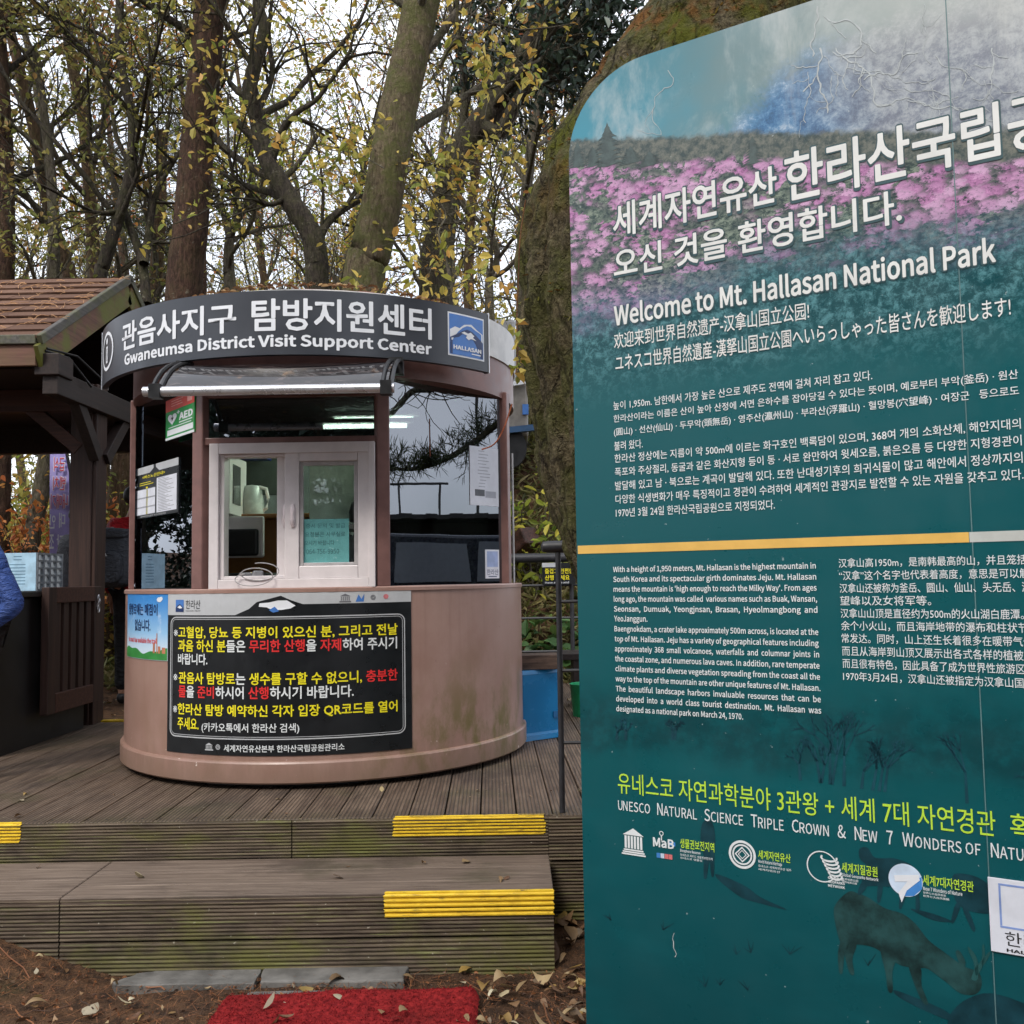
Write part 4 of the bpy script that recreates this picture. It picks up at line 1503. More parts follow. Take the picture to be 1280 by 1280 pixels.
MB().box((-6.4, 8.25, 1.62), (0.16, 0.16, 2.42)).build('post', M['brown_post'], pav, bevel=0.006)
MB().beam((-7.4, PY - 0.06, 2.71), (PX + 0.0, PY - 0.06, 2.71), 0.09, 0.16).build('front_beam', M['brown'], pav, bevel=0.005)
MB().beam((-7.4, 8.3, 2.71), (PX + 0.0, 8.3, 2.71), 0.09, 0.30).build('back_beam', M['brown_d'], pav, bevel=0.005)
MB().beam((-2.95, 5.98, 2.70), (-2.95, 8.6, 2.70), 0.10, 0.16).build('side_beam', M['brown_d'], pav, bevel=0.005)
MB().box((-2.96, 6.05, 2.81), (0.16, 0.20, 0.14)).build('beam_end', M['brown_d'], pav, bevel=0.006)
MB().beam((PX - 0.02, PY - 0.05, 2.36), (PX - 0.42, PY - 0.05, 2.70), 0.07, 0.09).build('brace', M['brown'], pav, bevel=0.004)
MB().beam((PX + 0.10, PY - 0.06, 2.30), (-2.96, PY - 0.40, 2.68), 0.07, 0.09).build('brace', M['brown_d'], pav, bevel=0.004)
MB().beam((PX + 0.10, PY + 0.06, 2.30), (-2.96, PY + 0.46, 2.68), 0.07, 0.09).build('brace', M['brown_d'], pav, bevel=0.004)
MB().box((-5.5, 7.3, 2.80), (4.9, 2.6, 0.02)).build('soffit', M['brown_d'], pav)
for i in range(7):
    MB().beam((-3.5 - i * 0.6, EYf + 0.1, EZ - 0.06), (-3.5 - i * 0.6, RY, RZ - 0.10), 0.05, 0.08).build('rafter', M['brown_d'], pav)
for i, (a, b) in enumerate((((-2.98, 5.97, 2.90), (-2.85, 6.35, 2.74)), ((-2.98, 5.99, 2.92), (-2.80, 6.5, 2.78)))):
    a, b = np.array(a), np.array(b)
    MB().tube([a, a * 0.6 + b * 0.4 + [0.03, 0, 0.05], b], 0.008, 6).build('wire', M['black'], pav, smooth=True)
# pine needles caught on the shingles
mb = MB()
for i in range(110):
    x, t = rs.uniform(-4.3, XG), rs.uniform(0.05, 1) * SLn
    p = np.array([x, RY, RZ]) + sdir * t + nrm * 0.030
    for j in range(2 + i % 2):
        an = rs.uniform(0, 6.28)
        e = p + (np.array([1, 0, 0]) * math.cos(an) + sdir * math.sin(an)) * rs.uniform(0.05, 0.11)
        mb.tube([p, (p + e) / 2 + nrm * 0.006, e], 0.0018, 3, cap=False)
tag(mb.build('pine_needles', plain('dry_needle', S(186, 140, 96), 0.7), None), 'dry pine needles scattered on the brown shingle roof', 'pine needles', kind='stuff')

# black counter, slatted gate panel
ct = empty('counter', (-3.5, 6.0, 0.42), 'black painted counter on the deck at the left edge', 'counter')
MB().box((-3.35, 6.01, 0.87), (0.78, 1.10, 0.91)).build('body', plain('black_paint', S(30, 28, 28), 0.5, var=0.2, scale=4), ct, bevel=0.008)
MB().box((-3.34, 6.01, 1.345), (0.84, 1.16, 0.036)).build('top', plain('black_top', S(36, 34, 34), 0.45), ct, bevel=0.006)
gt = empty('slatted_gate', (-2.9, 5.85, 0.6), 'brown wooden slatted gate panel leaning along the black counter', 'gate')
y0, y1, gz0, gz1, gxx = 5.86, 6.60, 0.60, 1.385, -2.895
MB().box((gxx, y0 + 0.05, (gz0 + gz1) / 2), (0.05, 0.10, gz1 - gz0)).build('stile', M['brown_post'], gt, bevel=0.004)
MB().box((gxx, y1 - 0.05, (gz0 + gz1) / 2), (0.05, 0.10, gz1 - gz0)).build('stile', M['brown_post'], gt, bevel=0.004)
MB().box((gxx, (y0 + y1) / 2, gz1 - 0.05), (0.05, y1 - y0 - 0.202, 0.10)).build('rail', M['brown'], gt, bevel=0.004)
MB().box((gxx, (y0 + y1) / 2, gz0 + 0.06), (0.05, y1 - y0 - 0.202, 0.12)).build('rail', M['brown'], gt, bevel=0.004)
for i in range(5):
    yy = y0 + 0.155 + i * 0.1075
    MB().box((gxx - 0.006, yy, (gz0 + gz1) / 2), (0.03, 0.07, gz1 - gz0 - 0.2)).build('slat', M['brown_post'], gt, bevel=0.003)
mb = MB()
for i in range(3):
    c = np.array([gxx + 0.032, y1 - 0.06, 1.30 - i * 0.035])
    an = np.linspace(0, 2 * math.pi, 9)
    mb.tube(np.c_[np.full(9, c[0]) + 0.01 * (i % 2) * np.sin(an), c[1] + 0.012 * np.cos(an), c[2] + 0.024 * np.sin(an)], 0.005, 5)
tag(mb.build('hanging_chain', M['alu'], smooth=True), 'short pale metal chain hanging on the slatted gate', 'chain')

# grey plastic crate and leaflet on the counter
cr_ = empty('plastic_crate', (-3.05, 5.99, 1.363), 'grey plastic lattice crate standing on the black counter', 'crate')
mg = plain('grey_crate_plastic', S(128, 134, 140), 0.4)
mb = MB()
X0, X1, Y0, Y1, Z0, Z1 = -3.22, -2.95, 5.85, 6.17, 1.364, 1.60
for i in range(5):
    yy = Y0 + (Y1 - Y0) * i / 4
    for xx in (X1, X0):
        mb.box((xx, yy, (Z0 + Z1) / 2), (0.022, 0.014, Z1 - Z0))
for i in range(6):
    zz = Z0 + 0.006 + (Z1 - Z0 - 0.012) * i / 5
    for xx in (X1, X0):
        mb.box((xx - 0.001, (Y0 + Y1) / 2, zz), (0.018, Y1 - Y0 - 0.002, 0.013))
mb.build('lattice_side', mg, cr_)
mb = MB()
for yy in (Y0, Y1):
    mb.box(((X0 + X1) / 2, yy, (Z0 + Z1) / 2), (X1 - X0 - 0.024, 0.012, Z1 - Z0 - 0.01))
mb.box(((X0 + X1) / 2, (Y0 + Y1) / 2, Z0 + 0.008), (X1 - X0 - 0.03, Y1 - Y0 - 0.02, 0.008))
mb.build('end_wall', mg, cr_)
PF = Plane((0, Y0 - 0.012, 0), (1, 0, 0), (0, -1, 0))
lf = empty('leaflet', (-3.05, Y0 - 0.02, 1.37), 'pale blue printed leaflet taped to the front of the grey crate', 'leaflet')
mb = MB()
slab(mb, PF, X0 - 0.03, 1.366, X1 + 0.004, 1.60, -0.003, 0.0)
mb.build('sheet', plain('pale_blue_paper', S(172, 206, 226), 0.5), lf)
mb = MB()
for i in range(9):
    wv = 0.05 if i < 2 else 0.10
    patch(mb, PF, -3.06 - wv / 2, 1.575 - i * 0.02 - (0.01 if i > 1 else 0), -3.06 + wv / 2, 1.581 - i * 0.02 - (0.01 if i > 1 else 0), 0.0006)
mb.build('print', plain('grey_blue_ink', S(104, 140, 164), 0.5), lf)

# purple feather flag behind the pavilion
fl = empty('feather_flag', tuple(at(80, 760, 9.2)), 'purple feather flag with mirrored white and red Korean letters behind the pavilion post', 'flag')
FP = Plane((0, 9.2, 0), (1, 0, 0), (0, -1, 0))
left = [(62, 780), (62, 700), (62, 620), (62.5, 560), (63, 543)]
right = [(67, 543), (75, 552), (82, 566), (87, 590), (88.5, 640), (89, 700), (89, 780)]
nL, nR = 26, 7
la = np.array([FP.uv(*p) for p in left])
ra = np.array([FP.uv(*p) for p in right])
zz = np.linspace(la[0, 1], FP.uv(63, 543)[1], nL)
uL = np.interp(zz, la[:, 1], la[:, 0])
uR = np.interp(zz, ra[::-1, 1], ra[::-1, 0])
Pg = np.zeros((nL, nR, 3))
for j in range(nR):
    t = j / (nR - 1)
    Pg[:, j, 0] = uL + (uR - uL) * t
    Pg[:, j, 1] = 9.2 + 0.02 * np.sin(zz * 5 + t * 2) * math.sin(t * math.pi)
    Pg[:, j, 2] = zz
mb = MB().sheet(Pg)
mb.build('cloth', plain('purple_flag_cloth', S(166, 156, 214), 0.7, var=0.12, scale=4), fl, smooth=True, sharp=0)
polep = [at(89.5, 800, 9.2), at(89.5, 640, 9.2), at(88, 590, 9.2), at(83, 566, 9.2), at(76, 551, 9.2), at(67, 542, 9.2), at(63, 542, 9.2)]
MB().tube(polep, [0.02, 0.018, 0.016, 0.014, 0.012, 0.01, 0.01], 8).build('pole', M['black'], fl, smooth=True)
mb = MB()
for t, x0_, x1_, yb_, yt_, k_ in (('급식', 68, 83, 590, 571, 1), ('벤치', 67, 84, 614, 595, 1), ('내매기', 64, 87, 637, 617, 1), ('대', 75, 83, 660, 641, 0), ('인', 63.5, 71, 661, 643, 0), ('조', 62.5, 69, 686, 668, 0), ('단', 72, 80, 686, 668, 0)):
    a = FP.uv(x0_, yb_)
    b = FP.uv(x1_, yt_)
    if k_:
        write(mb, FP, t, None, None, None, 0.020, 0.075, mi=0, uv=a + b, mirror=True)
        write(mb, FP, t, None, None, None, 0.024, 0.012, mi=1, uv=(a[0] + 0.006, a[1] + 0.005, b[0] - 0.006, b[1] - 0.005), mirror=True)
    else:
        write(mb, FP, t, None, None, None, 0.022, 0.03, mi=0, uv=a + b, mirror=True)
mb.build('lettering', [M['white'], plain('flag_red_print', S(206, 70, 96), 0.6)], fl)

# ================================================================== right hand side: railings, bin, log, cart
M['rail'] = plain('dark_painted_steel', S(44, 44, 48), 0.45, var=0.15)
rl = empty('front_railing', (0.19, 4.02, DECK), 'dark steel railing at the front edge of the deck beside the green board', 'railing')
for x in (0.193, 1.35):
    MB().tube([(x - 0.002, 4.02, DECK), (x, 4.02, 1.52)], 0.0125, 10).build('post', M['rail'], rl, smooth=True)
pth = [(0.122, 4.02, 1.528), (0.128, 4.02, 1.528), (0.15, 4.02, 1.528), (1.5, 4.02, 1.54)]
MB().tube(pth, [0.012, 0.022, 0.026, 0.026], 14).build('handrail', M['rail'], rl, smooth=True)
for z in (1.295, 1.005, 0.705):
    MB().tube([(0.2, 4.02, z), (1.5, 4.02, z)], 0.007, 8).build('rail', M['rail'], rl, smooth=True)
rb = empty('back_railing', (0.1, 8.6, DECK), 'dark railing along the back of the deck against the grassy bank', 'railing')
for x in (-0.75, 0.53, 1.6):
    MB().tube([(x, 8.6, DECK), (x, 8.6, 1.57)], 0.02, 8).build('post', M['rail'], rb, smooth=True)
MB().tube([(-0.9, 8.6, 1.575), (1.8, 8.6, 1.575)], 0.042, 12).build('handrail', M['rail'], rb, smooth=True)
for z in (1.325, 1.03, 0.73):
    MB().tube([(-0.9, 8.6, z), (1.8, 8.6, z)], 0.012, 6).build('rail', M['rail'], rb, smooth=True)
RP = Plane((0, 8.54, 0), (1, 0, 0), (0, -1, 0))
sg2 = empty('warning_sign', tuple(at(697, 730, 8.54)), 'small black sign with yellow letters tied to the back railing', 'sign')
a, b = RP.uv(678, 731), RP.uv(719, 703)
mb = MB()
slab(mb, RP, a[0], a[1], b[0], b[1], -0.008, 0.0)
mb.build('plate', M['ink_k'], sg2)
w_, h_ = b[0] - a[0], b[1] - a[1]
TT = lambda x, y: (a[0] + w_ * x, a[1] + h_ * y)
mb = MB()
decal(mb, RP, [TT(0, 0.80), TT(0.48, 0.80), TT(0.58, 0.98), TT(0.58, 1), TT(0, 1)], 0.0008, 1, px=False)
write(mb, RP, '즐겁고 안전한', None, None, None, 0.001, 0.03, mi=0, uv=TT(0.08, 0.50) + TT(0.94, 0.74))
write(mb, RP, '산행 되세요', None, None, None, 0.001, 0.03, mi=0, uv=TT(0.08, 0.20) + TT(0.82, 0.44))
write(mb, RP, 'Have a safe and', None, None, None, 0.001, 0.02, mi=1, uv=TT(0.08, 0.05) + TT(0.8, 0.15))
mb.build('lettering', [M['ink_y'], M['ink_g']], sg2)

bn = empty('plastic_bin', (0.16, 5.86, DECK), 'blue plastic bin on the deck to the right of the kiosk', 'bin')
mbl = plain('glossy_blue_plastic', S(12, 108, 160), 0.28, var=0.06, scale=5)


def rr_prism(mb, cx, cy, w0, w1, z0, z1, rad=0.04, rz=0.0, n=5, steps=6):
    rows = []
    for i in range(steps + 1):
        t = i / steps
        wd = w0 + (w1 - w0) * t
        z = z0 + (z1 - z0) * t
        pts = []
        hw, hd = wd / 2, wd * 0.46
        for sx, sy, a0 in ((1, 1, 0), (-1, 1, 90), (-1, -1, 180), (1, -1, 270)):
            for q in np.linspace(0, 90, n):
                px_, py_ = sx * (hw - rad) + rad * math.cos(R(a0 + q)), sy * (hd - rad) + rad * math.sin(R(a0 + q))
                pts.append((cx + px_ * math.cos(rz) - py_ * math.sin(rz), cy + px_ * math.sin(rz) + py_ * math.cos(rz), z))
        rows.append(pts)
    G = np.array(rows)
    G = np.concatenate([G, G[:, :1]], 1)
    mb.sheet(G)
    k = len(rows[0])
    mb.add(rows[-1], [tuple(range(k))])
    mb.add(rows[0], [tuple(range(k - 1, -1, -1))])


mb = MB()
rr_prism(mb, 0.075, 5.92, 0.31, 0.335, DECK + 0.03, 0.815, rz=0.62)
body = mb.build('body', mbl, bn, smooth=True, sharp=50)
mb = MB()
rr_prism(mb, 0.075, 5.92, 0.35, 0.344, DECK + 0.002, DECK + 0.03, rz=0.62, steps=1)
rr_prism(mb, 0.075, 5.92, 0.325, 0.315, DECK + 0.03, DECK + 0.045, rz=0.62, steps=1)
mb.build('foot_rim', mbl, bn, smooth=True, sharp=40)
mb = MB()
rr_prism(mb, 0.075, 5.92, 0.342, 0.325, 0.815, 0.84, rz=0.62, steps=2)
mb.build('lid', mbl, bn, smooth=True, sharp=50)
fx = np.array([0.075, 5.92]) + np.array([0.11 * math.cos(0.62) + 0.151 * math.sin(0.62), 0.11 * math.sin(0.62) - 0.151 * math.cos(0.62)])
MB().box((fx[0], fx[1], 0.56), (0.045, 0.006, 0.04), rz=0.62).build('label_plate', plain('darker_blue', S(20, 90, 140), 0.4), bn)
blk = MB().box((0.085, 5.84, 0.886), (0.38, 0.16, 0.09), rz=0.10)
tag(blk.build('wood_block', mat_wood('rough_dark_timber', S(54, 42, 36), S(104, 84, 72)), bevel=0.006), 'dark rough timber block lying on top of the blue bin', 'wood block')
lg = at(657, 675, 9.75)
mb = MB()
d = np.array([0.45, -0.55, 0.42])
d /= np.linalg.norm(d)
mb.beam(lg - d * 0.55, lg + d * 0.10, 0.22, 0.20)
lo = mb.build('cut_log', mat_wood('reddish_dark_log', S(40, 26, 24), S(86, 56, 48), along=1), bevel=0.02)
tag(lo, 'dark square cut log poking out of the bank behind the kiosk', 'log')

ca = at(646, 520, 11.2)
cart = empty('small_truck', tuple(ca), 'small grey and white utility truck half hidden behind the kiosk on the bank', 'truck')
mgy = plain('grey_cab_paint', S(150, 150, 150), 0.4)
MB().box((ca[0] - 0.72, ca[1] + 0.5, ca[2] + 0.02), (1.7, 1.6, 0.62)).build('body', plain('beige_cab_paint', S(132, 126, 118), 0.45), cart, bevel=0.03)
MB().box((ca[0] - 0.75, ca[1] + 0.45, ca[2] + 0.72), (1.5, 1.4, 0.80)).build('cab', mgy, cart, bevel=0.04)
MB().box((ca[0] - 0.70, ca[1] - 0.255, ca[2] + 0.72), (1.3, 0.02, 0.52)).build('windscreen', plain('dark_windscreen', S(30, 32, 36), 0.1), cart)
MB().beam((ca[0] - 0.9, ca[1] - 0.35, ca[2] + 0.18), (ca[0] + 0.12, ca[1] - 0.35, ca[2] + 0.34), 0.06, 0.05).build('hood_edge', M['white'], cart)
MB().beam((ca[0] - 0.9, ca[1] - 0.36, ca[2] - 0.30), (ca[0] + 0.22, ca[1] - 0.36, ca[2] - 0.20), 0.08, 0.07).build('bumper', plain('steel_blue_bumper', S(50, 84, 120), 0.4), cart)
for dx in (-1.3, -0.15):
    mb = MB()
    mb.tube([(ca[0] + dx, ca[1] - 0.30, ca[2] - 0.42), (ca[0] + dx, ca[1] - 0.10, ca[2] - 0.42)], 0.26, 20)
    mb.build('wheel', M['black'], cart, smooth=True)
MB().box((ca[0] + 0.10, ca[1] - 0.32, ca[2] + 0.02), (0.07, 0.03, 0.12)).build('blue_plate', M['ink_blue'], cart)

bq = empty('garden_bench', (0.9, 7.3, DECK), 'low dark bench seen behind the front railing post', 'bench')
MB().box((1.0, 7.3, 0.80), (1.3, 0.35, 0.05)).build('seat', M['brown_d'], bq, bevel=0.006)
for x in (0.48, 1.5):
    MB().box((x, 7.3, 0.60), (0.08, 0.30, 0.36)).build('leg', M['brown_d'], bq, bevel=0.004)
tag(MB().lathe([(0.0, 0.0), (0.09, 0.0), (0.11, 0.22), (0.115, 0.225), (0.10, 0.225), (0.085, 0.02), (0.0, 0.02)], (0.50, 6.75, DECK), 20).build('plastic_tub', plain('green_plastic', S(30, 150, 96), 0.4), smooth=True), 'small green plastic tub on the deck behind the railing post', 'tub')

# ================================================================== the big information board
SB_A = R(-31.6)
dxw = np.array([math.cos(SB_A), math.sin(SB_A), 0])
nw = np.array([math.sin(SB_A), -math.cos(SB_A), 0])
OB = at(722, 740, 2.6)
OB[2] = 0
PWs = Plane(OB, dxw, nw)


class Board(Plane):
    def uv(s, x, y):
        return PWs.uv(x, y)


BL = Board((0, 0, 0), (1, 0, 0), (0, -1, 0))
bd = empty('information_board', tuple(OB), 'tall teal national park information board with mountain and azalea photo and white text', 'sign board', rotz=SB_A)
BW, BZ0, BZ1, BR = 1.78, 0.14, 2.811, 0.235


def mat_board():
    g = Gr('printed_board_face')
    p = g.coord()
    x, y, z = g.xyz(p)
    v = g.vec(x, z, 0.0)
    warp = g.noise(v, 2.6, 4, 0.6) - 0.5
    zz = z + x * 0.24                                  # the hillside in the print falls to the right
    # lower teal field with a faint wood edge and snow
    c = g.ramp(z * (1 / 2.2), [(0.0, S(6, 60, 66)), (0.30, S(8, 80, 86)), (0.42, S(8, 82, 87)), (0.75, S(14, 84, 90)), (1.0, S(20, 90, 94))])
    fz = z + warp * 0.16 + (g.noise(v, 30, 5, 0.7) - 0.5) * 0.05
    band = g.ss(fz, 0.90, 0.97) * g.ss(fz, 1.16, 1.02)
    c = g.mix(band * 0.55 * g.ss(g.noise(v, 18, 5, 0.7), 0.30, 0.6), c, S(8, 44, 50))
    c = g.mix(g.ss(g.noise(g.sc(v, (1, 3.5, 1)), 1.8, 4, 0.6), 0.45, 0.75) * 0.3 * g.ss(z, 1.0, 0.9), c, S(18, 100, 106))
    # sky, its pale fade and wash painted for weathering and sky glare
    sky_ = g.mix(g.ss(x + warp * 0.9, 0.05, 0.60), S(66, 142, 162), S(108, 134, 136))
    sky_ = g.mix(g.ss(z, 2.62, 2.80) * 0.35, sky_, S(66, 116, 124))
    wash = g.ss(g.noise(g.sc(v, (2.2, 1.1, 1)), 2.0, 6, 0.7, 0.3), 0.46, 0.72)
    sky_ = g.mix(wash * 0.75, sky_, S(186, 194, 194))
    # blue mountain, textured like lava rock with snow
    my = 2.50 + 0.0
    ridge = g.mn(g.ss(x, 0.34, 0.72, 2.53, 2.74), g.ss(x, 1.0, 1.75, 2.74, 2.58))
    md = ridge + warp * 0.08 + (g.noise(v, 22, 4, 0.6) - 0.5) * 0.04 - z
    rock = g.noise(v, 21, 9, 0.82, 0.2)
    mcol = g.ramp(rock, [(0.36, S(28, 66, 112)), (0.48, S(56, 108, 156)), (0.56, S(96, 140, 180)), (0.68, S(190, 202, 214))])
    mcol = g.mix(g.ss(x + warp * 0.3, 0.60, 0.86) * 0.85, mcol, g.mix(g.ss(rock, 0.40, 0.6), S(120, 120, 132), S(182, 182, 182)))
    sky_ = g.mix(g.ss(md + (rock - 0.5) * 0.22, 0.0, 0.10) * 0.86, sky_, mcol)
    c_up = sky_
    # scrub belt between sky and azaleas
    sb = zz + warp * 0.05 + (g.noise(v, 40, 4, 0.7) - 0.5) * 0.035
    scol = g.mix(g.ss(g.noise(v, 48, 5, 0.75), 0.36, 0.66), S(56, 72, 72), S(116, 118, 108))
    c_up = g.mix(g.ss(sb, 2.648, 2.628), c_up, scol)
    # azalea slopes
    fl = zz + warp * 0.10 + (g.noise(v, 16, 5, 0.7) - 0.5) * 0.04
    cl = g.noise(g.sc(v, (1, 1.5, 1)), 58, 7, 0.8, 0.25)
    lump = g.noise(v, 13, 3, 0.6)
    leaf = g.mix(g.ss(cl, 0.40, 0.60), S(40, 62, 60), S(132, 144, 128))
    pink = g.ramp(cl, [(0.34, S(82, 70, 92)), (0.46, S(150, 96, 140)), (0.57, S(190, 128, 176)), (0.70, S(214, 172, 206))])
    pk = g.ss(g.noise(g.sc(v, (3.0, 8.0, 1)), 1.5, 6, 0.72, 0.4), 0.50, 0.57) * g.ss(cl, 0.38, 0.52)
    top = g.ss(fl, 2.44, 2.50)                          # a clear crest of blossom along the top
    spot = g.ss(g.math('ABSOLUTE', x - 0.03), 0.16, 0.05) * g.ss(g.math('ABSOLUTE', z - 2.25), 0.13, 0.04)
    jit = g.vec(x + (cl - 0.5) * 0.075 + warp * 0.05, zz * 1.5 + (cl - 0.5) * 0.085, 0.0)
    cr_, cg_, cb_ = g.xyz(g.vor(jit, 27, out='Color'))
    dome = g.vor(jit, 27)
    sp2 = g.ss(x + warp * 0.6, 0.78, 0.92) * g.ss(z + warp * 0.12, 2.17, 2.21) * g.ss(z + warp * 0.12, 2.34, 2.28)
    sp3 = g.ss(g.math('ABSOLUTE', x - 0.16), 0.20, 0.08) * g.ss(g.math('ABSOLUTE', z + warp * 0.1 - 2.09), 0.07, 0.03)
    gate = g.ss(cl, 0.36, 0.50)
    pm = g.mx(g.mx(pk, g.mx(spot, g.mx(sp2, sp3)) * gate), top * g.ss(lump, 0.40, 0.54) * gate)
    pm = g.ss(pm * 0.75 + cr_ * 0.55, 0.42, 0.62) * g.ss(dome, 0.85, 0.50)
    fcol = g.mix(pm, leaf, g.mix(cg_ * 0.6, pink, S(222, 186, 214)))
    fcol = g.mix(g.ss(dome, 0.40, 0.75) * 0.55, fcol, S(38, 54, 58))
    fcol = g.mix(g.ss(z, 2.24, 2.05) * 0.6, fcol, g.mix(g.ss(cl, 0.4, 0.62), S(96, 96, 148), S(186, 168, 212)))
    tealtex = g.mix(g.ss(g.noise(v, 40, 7, 0.8, 0.3), 0.44, 0.64), S(14, 70, 76), S(84, 136, 142))
    fcol = g.mix(g.ss(z + warp * 0.3 - g.ss(x, 0.10, 0.40) * 0.09 + g.ss(x, 0.85, 1.05) * 0.06, 2.19, 2.02), fcol, tealtex)
    c_up = g.mix(g.ss(fl, 2.575, 2.555), c_up, fcol)
    grade = g.ss(z + warp * 0.18, 2.04, 1.84)
    c = g.mix(grade, c_up, c)
    # chalky wear and fine scuffs of the print, plus sky glare painted at top right
    chalk_glare = g.ss(g.noise(g.sc(v, (5, 0.9, 1)), 1.5, 7, 0.72, 0.4), 0.50, 0.72) * g.ss(z + warp * 0.3, 2.30, 2.74) * g.ss(x, 0.25, 0.7)
    c = g.mix(chalk_glare * 0.62, c, S(202, 204, 200))
    c = g.mix(g.ss(z + warp * 0.25 + x * 0.06, 2.56, 2.86) * g.ss(x, 0.35, 0.9) * 0.75, c, S(188, 190, 184))  # pale sky glare painted into the colour towards the top right
    c = g.mix(g.ss(g.noise(v, 70, 2, 0.5), 0.745, 0.77) * 0.35, c, S(200, 210, 210))
    b = g.bump(g.noise(v, 3.0, 3, 0.5), 0.05, 0.02)
    return g.out(c, g.ss(g.noise(v, 8, 4, 0.6), 0.3, 0.7, 0.26, 0.42), b, spec=0.42)


M['board_edge'] = plain('pale_board_edge', S(150, 160, 160), 0.45)
an = np.linspace(0, math.pi / 2, 14)
outl = [(0, BZ0), (BW, BZ0)] + [(BW - BR + BR * math.cos(t), BZ1 - BR + BR * math.sin(t)) for t in an] + [(BR - BR * math.sin(t), BZ1 - BR + BR * math.cos(t)) for t in an]
outl = np.array(outl)
fr_ = lambda u, v, d: np.stack([u, np.full(len(u), d), v], 1)
mb = MB()
mb.add(fr_(outl[:, 0], outl[:, 1], 0.0), [tuple(range(len(outl)))])
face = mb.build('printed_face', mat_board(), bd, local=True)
MB().prism(outl, fr_, 0.0012, 0.045).build('panel', M['board_edge'], bd, local=True)
for s_ in (0.35, 1.42):
    MB().box((s_, 0.075, 1.25), (0.07, 0.05, 2.5)).build('leg', M['rail'], bd, local=True)
MB().box((BW / 2, 0.075, 1.2), (1.2, 0.05, 0.06)).build('brace', M['rail'], bd, local=True)

M['board_pale'] = plain('pale_print', S(188, 190, 184), 0.5, var=0.05)
mb = MB()
g0 = 1.462
patch(mb, BL, 0.004, g0, 0.978, g0 + 0.0225, 0.0012, 0)
patch(mb, BL, 0.979, g0, 1.776, g0 + 0.0225, 0.0012, 1)
mb.build('gold_band', [plain('gold_print', S(226, 180, 92), 0.4, var=0.04), M['board_pale']], face, local=True)
MB().box((0.9845, -0.0004, 1.48), (0.0022, 0.0012, 2.64)).build('seam', plain('seam_line', S(92, 122, 124), 0.5), face, local=True)  # thin grey line along the vertical joint

# --- printed pictures: pines, deer, twigs and the worn cracks
mb = MB()
rs = np.random.RandomState(12)


def pine(cx, z0, h, w):
    tiers = 9
    for i in range(tiers):
        t = i / tiers
        za, zb_ = z0 + h * t * 0.93, z0 + h * min(1, (t + 0.22))
        hw = w * (1 - t) ** 0.8 * (0.9 + 0.25 * rs.rand())
        n = 5
        pts = [(cx - hw, za), (cx - hw * 0.55, za + h * 0.03), (cx, za - h * 0.01), (cx + hw * 0.6, za + h * 0.025), (cx + hw * rs.uniform(.8, 1.05), za), (cx + hw * 0.3, (za + zb_) / 2), (cx, zb_), (cx - hw * 0.3, (za + zb_) / 2)]
        decal(mb, BL, pts, 0.0006 + 0.00003 * i, 0, px=False)


pine(0.122, 2.53, 0.125, 0.062)
pine(0.028, 2.55, 0.075, 0.036)
pine(0.19, 2.52, 0.05, 0.045)
pine(0.526, 2.435, 0.075, 0.032)
pine(0.075, 2.54, 0.06, 0.04)
pine(0.245, 2.50, 0.04, 0.05)
mb.build('pine_picture', plain('grey_green_print', S(72, 88, 86), 0.5, var=0.2, scale=40), face, local=True)

mb = MB()


def blob(pts, k=0, off=0.0008):
    # smooth closed curve through traced pixel points (Catmull-Rom)
    p = np.array([PWs.uv(*q) for q in pts])
    n = len(p)
    o = []
    for i in range(n):
        a, b, c, d = p[(i - 1) % n], p[i], p[(i + 1) % n], p[(i + 2) % n]
        for t in np.linspace(0, 1, 5)[:-1]:
            o.append(0.5 * ((2 * b) + (c - a) * t + (2 * a - 5 * b + 4 * c - d) * t * t + (3 * b - a - 3 * c + d) * t ** 3))
    decal(mb, BL, o, off, k, px=False)


Z5 = lambda L: [(760 + x / 2.4615, 1020 + y / 2.4615) for x, y in L]
blob(Z5([(742, 232), (770, 238), (800, 250), (850, 282), (905, 300), (945, 330), (985, 380), (1030, 415), (1095, 462), (1140, 480), (1150, 520), (1130, 548), (1085, 545), (1040, 510), (985, 470), (955, 468), (905, 460), (870, 440), (820, 405), (770, 395), (735, 400), (712, 380), (695, 300), (705, 265)]), 0)
for q in ([(722, 370), (745, 380), (728, 430), (722, 480), (712, 480), (708, 420)], [(742, 390), (765, 395), (752, 440), (758, 485), (744, 482), (730, 430)], [(838, 400), (885, 430), (875, 480), (876, 538), (862, 536), (854, 480)], [(925, 455), (962, 468), (965, 520), (985, 575), (972, 576), (948, 530)]):
    blob(Z5(q), 0, 0.00085)
blob(Z5([(1070, 420), (1082, 415), (1100, 450), (1090, 470)]), 0, 0.0009)
for q in ([(1118, 500), (1128, 460), (1108, 410), (1112, 404), (1136, 440), (1138, 500)], [(1128, 470), (1150, 440), (1152, 398), (1158, 400), (1158, 446), (1136, 490)], [(1150, 446), (1172, 418), (1176, 424), (1156, 458)]):
    blob(Z5(q), 2, 0.0009)
blob(Z5([(1060, 600), (1110, 560), (1180, 545), (1290, 580), (1400, 640), (1400, 720), (1040, 700), (1045, 640)]), 1, 0.0009)
blob(Z5([(775, 100), (800, 98), (822, 128), (880, 130), (930, 148), (952, 180), (950, 215), (890, 218), (830, 215), (780, 210), (800, 160), (775, 130)]), 1)
for q in ([(780, 205), (800, 208), (780, 240), (768, 238)], [(832, 210), (846, 212), (838, 262), (828, 260)], [(905, 212), (925, 214), (905, 280), (895, 276)], [(938, 200), (952, 205), (960, 280), (948, 292), (946, 240)]):
    blob(Z5(q), 1, 0.00085)
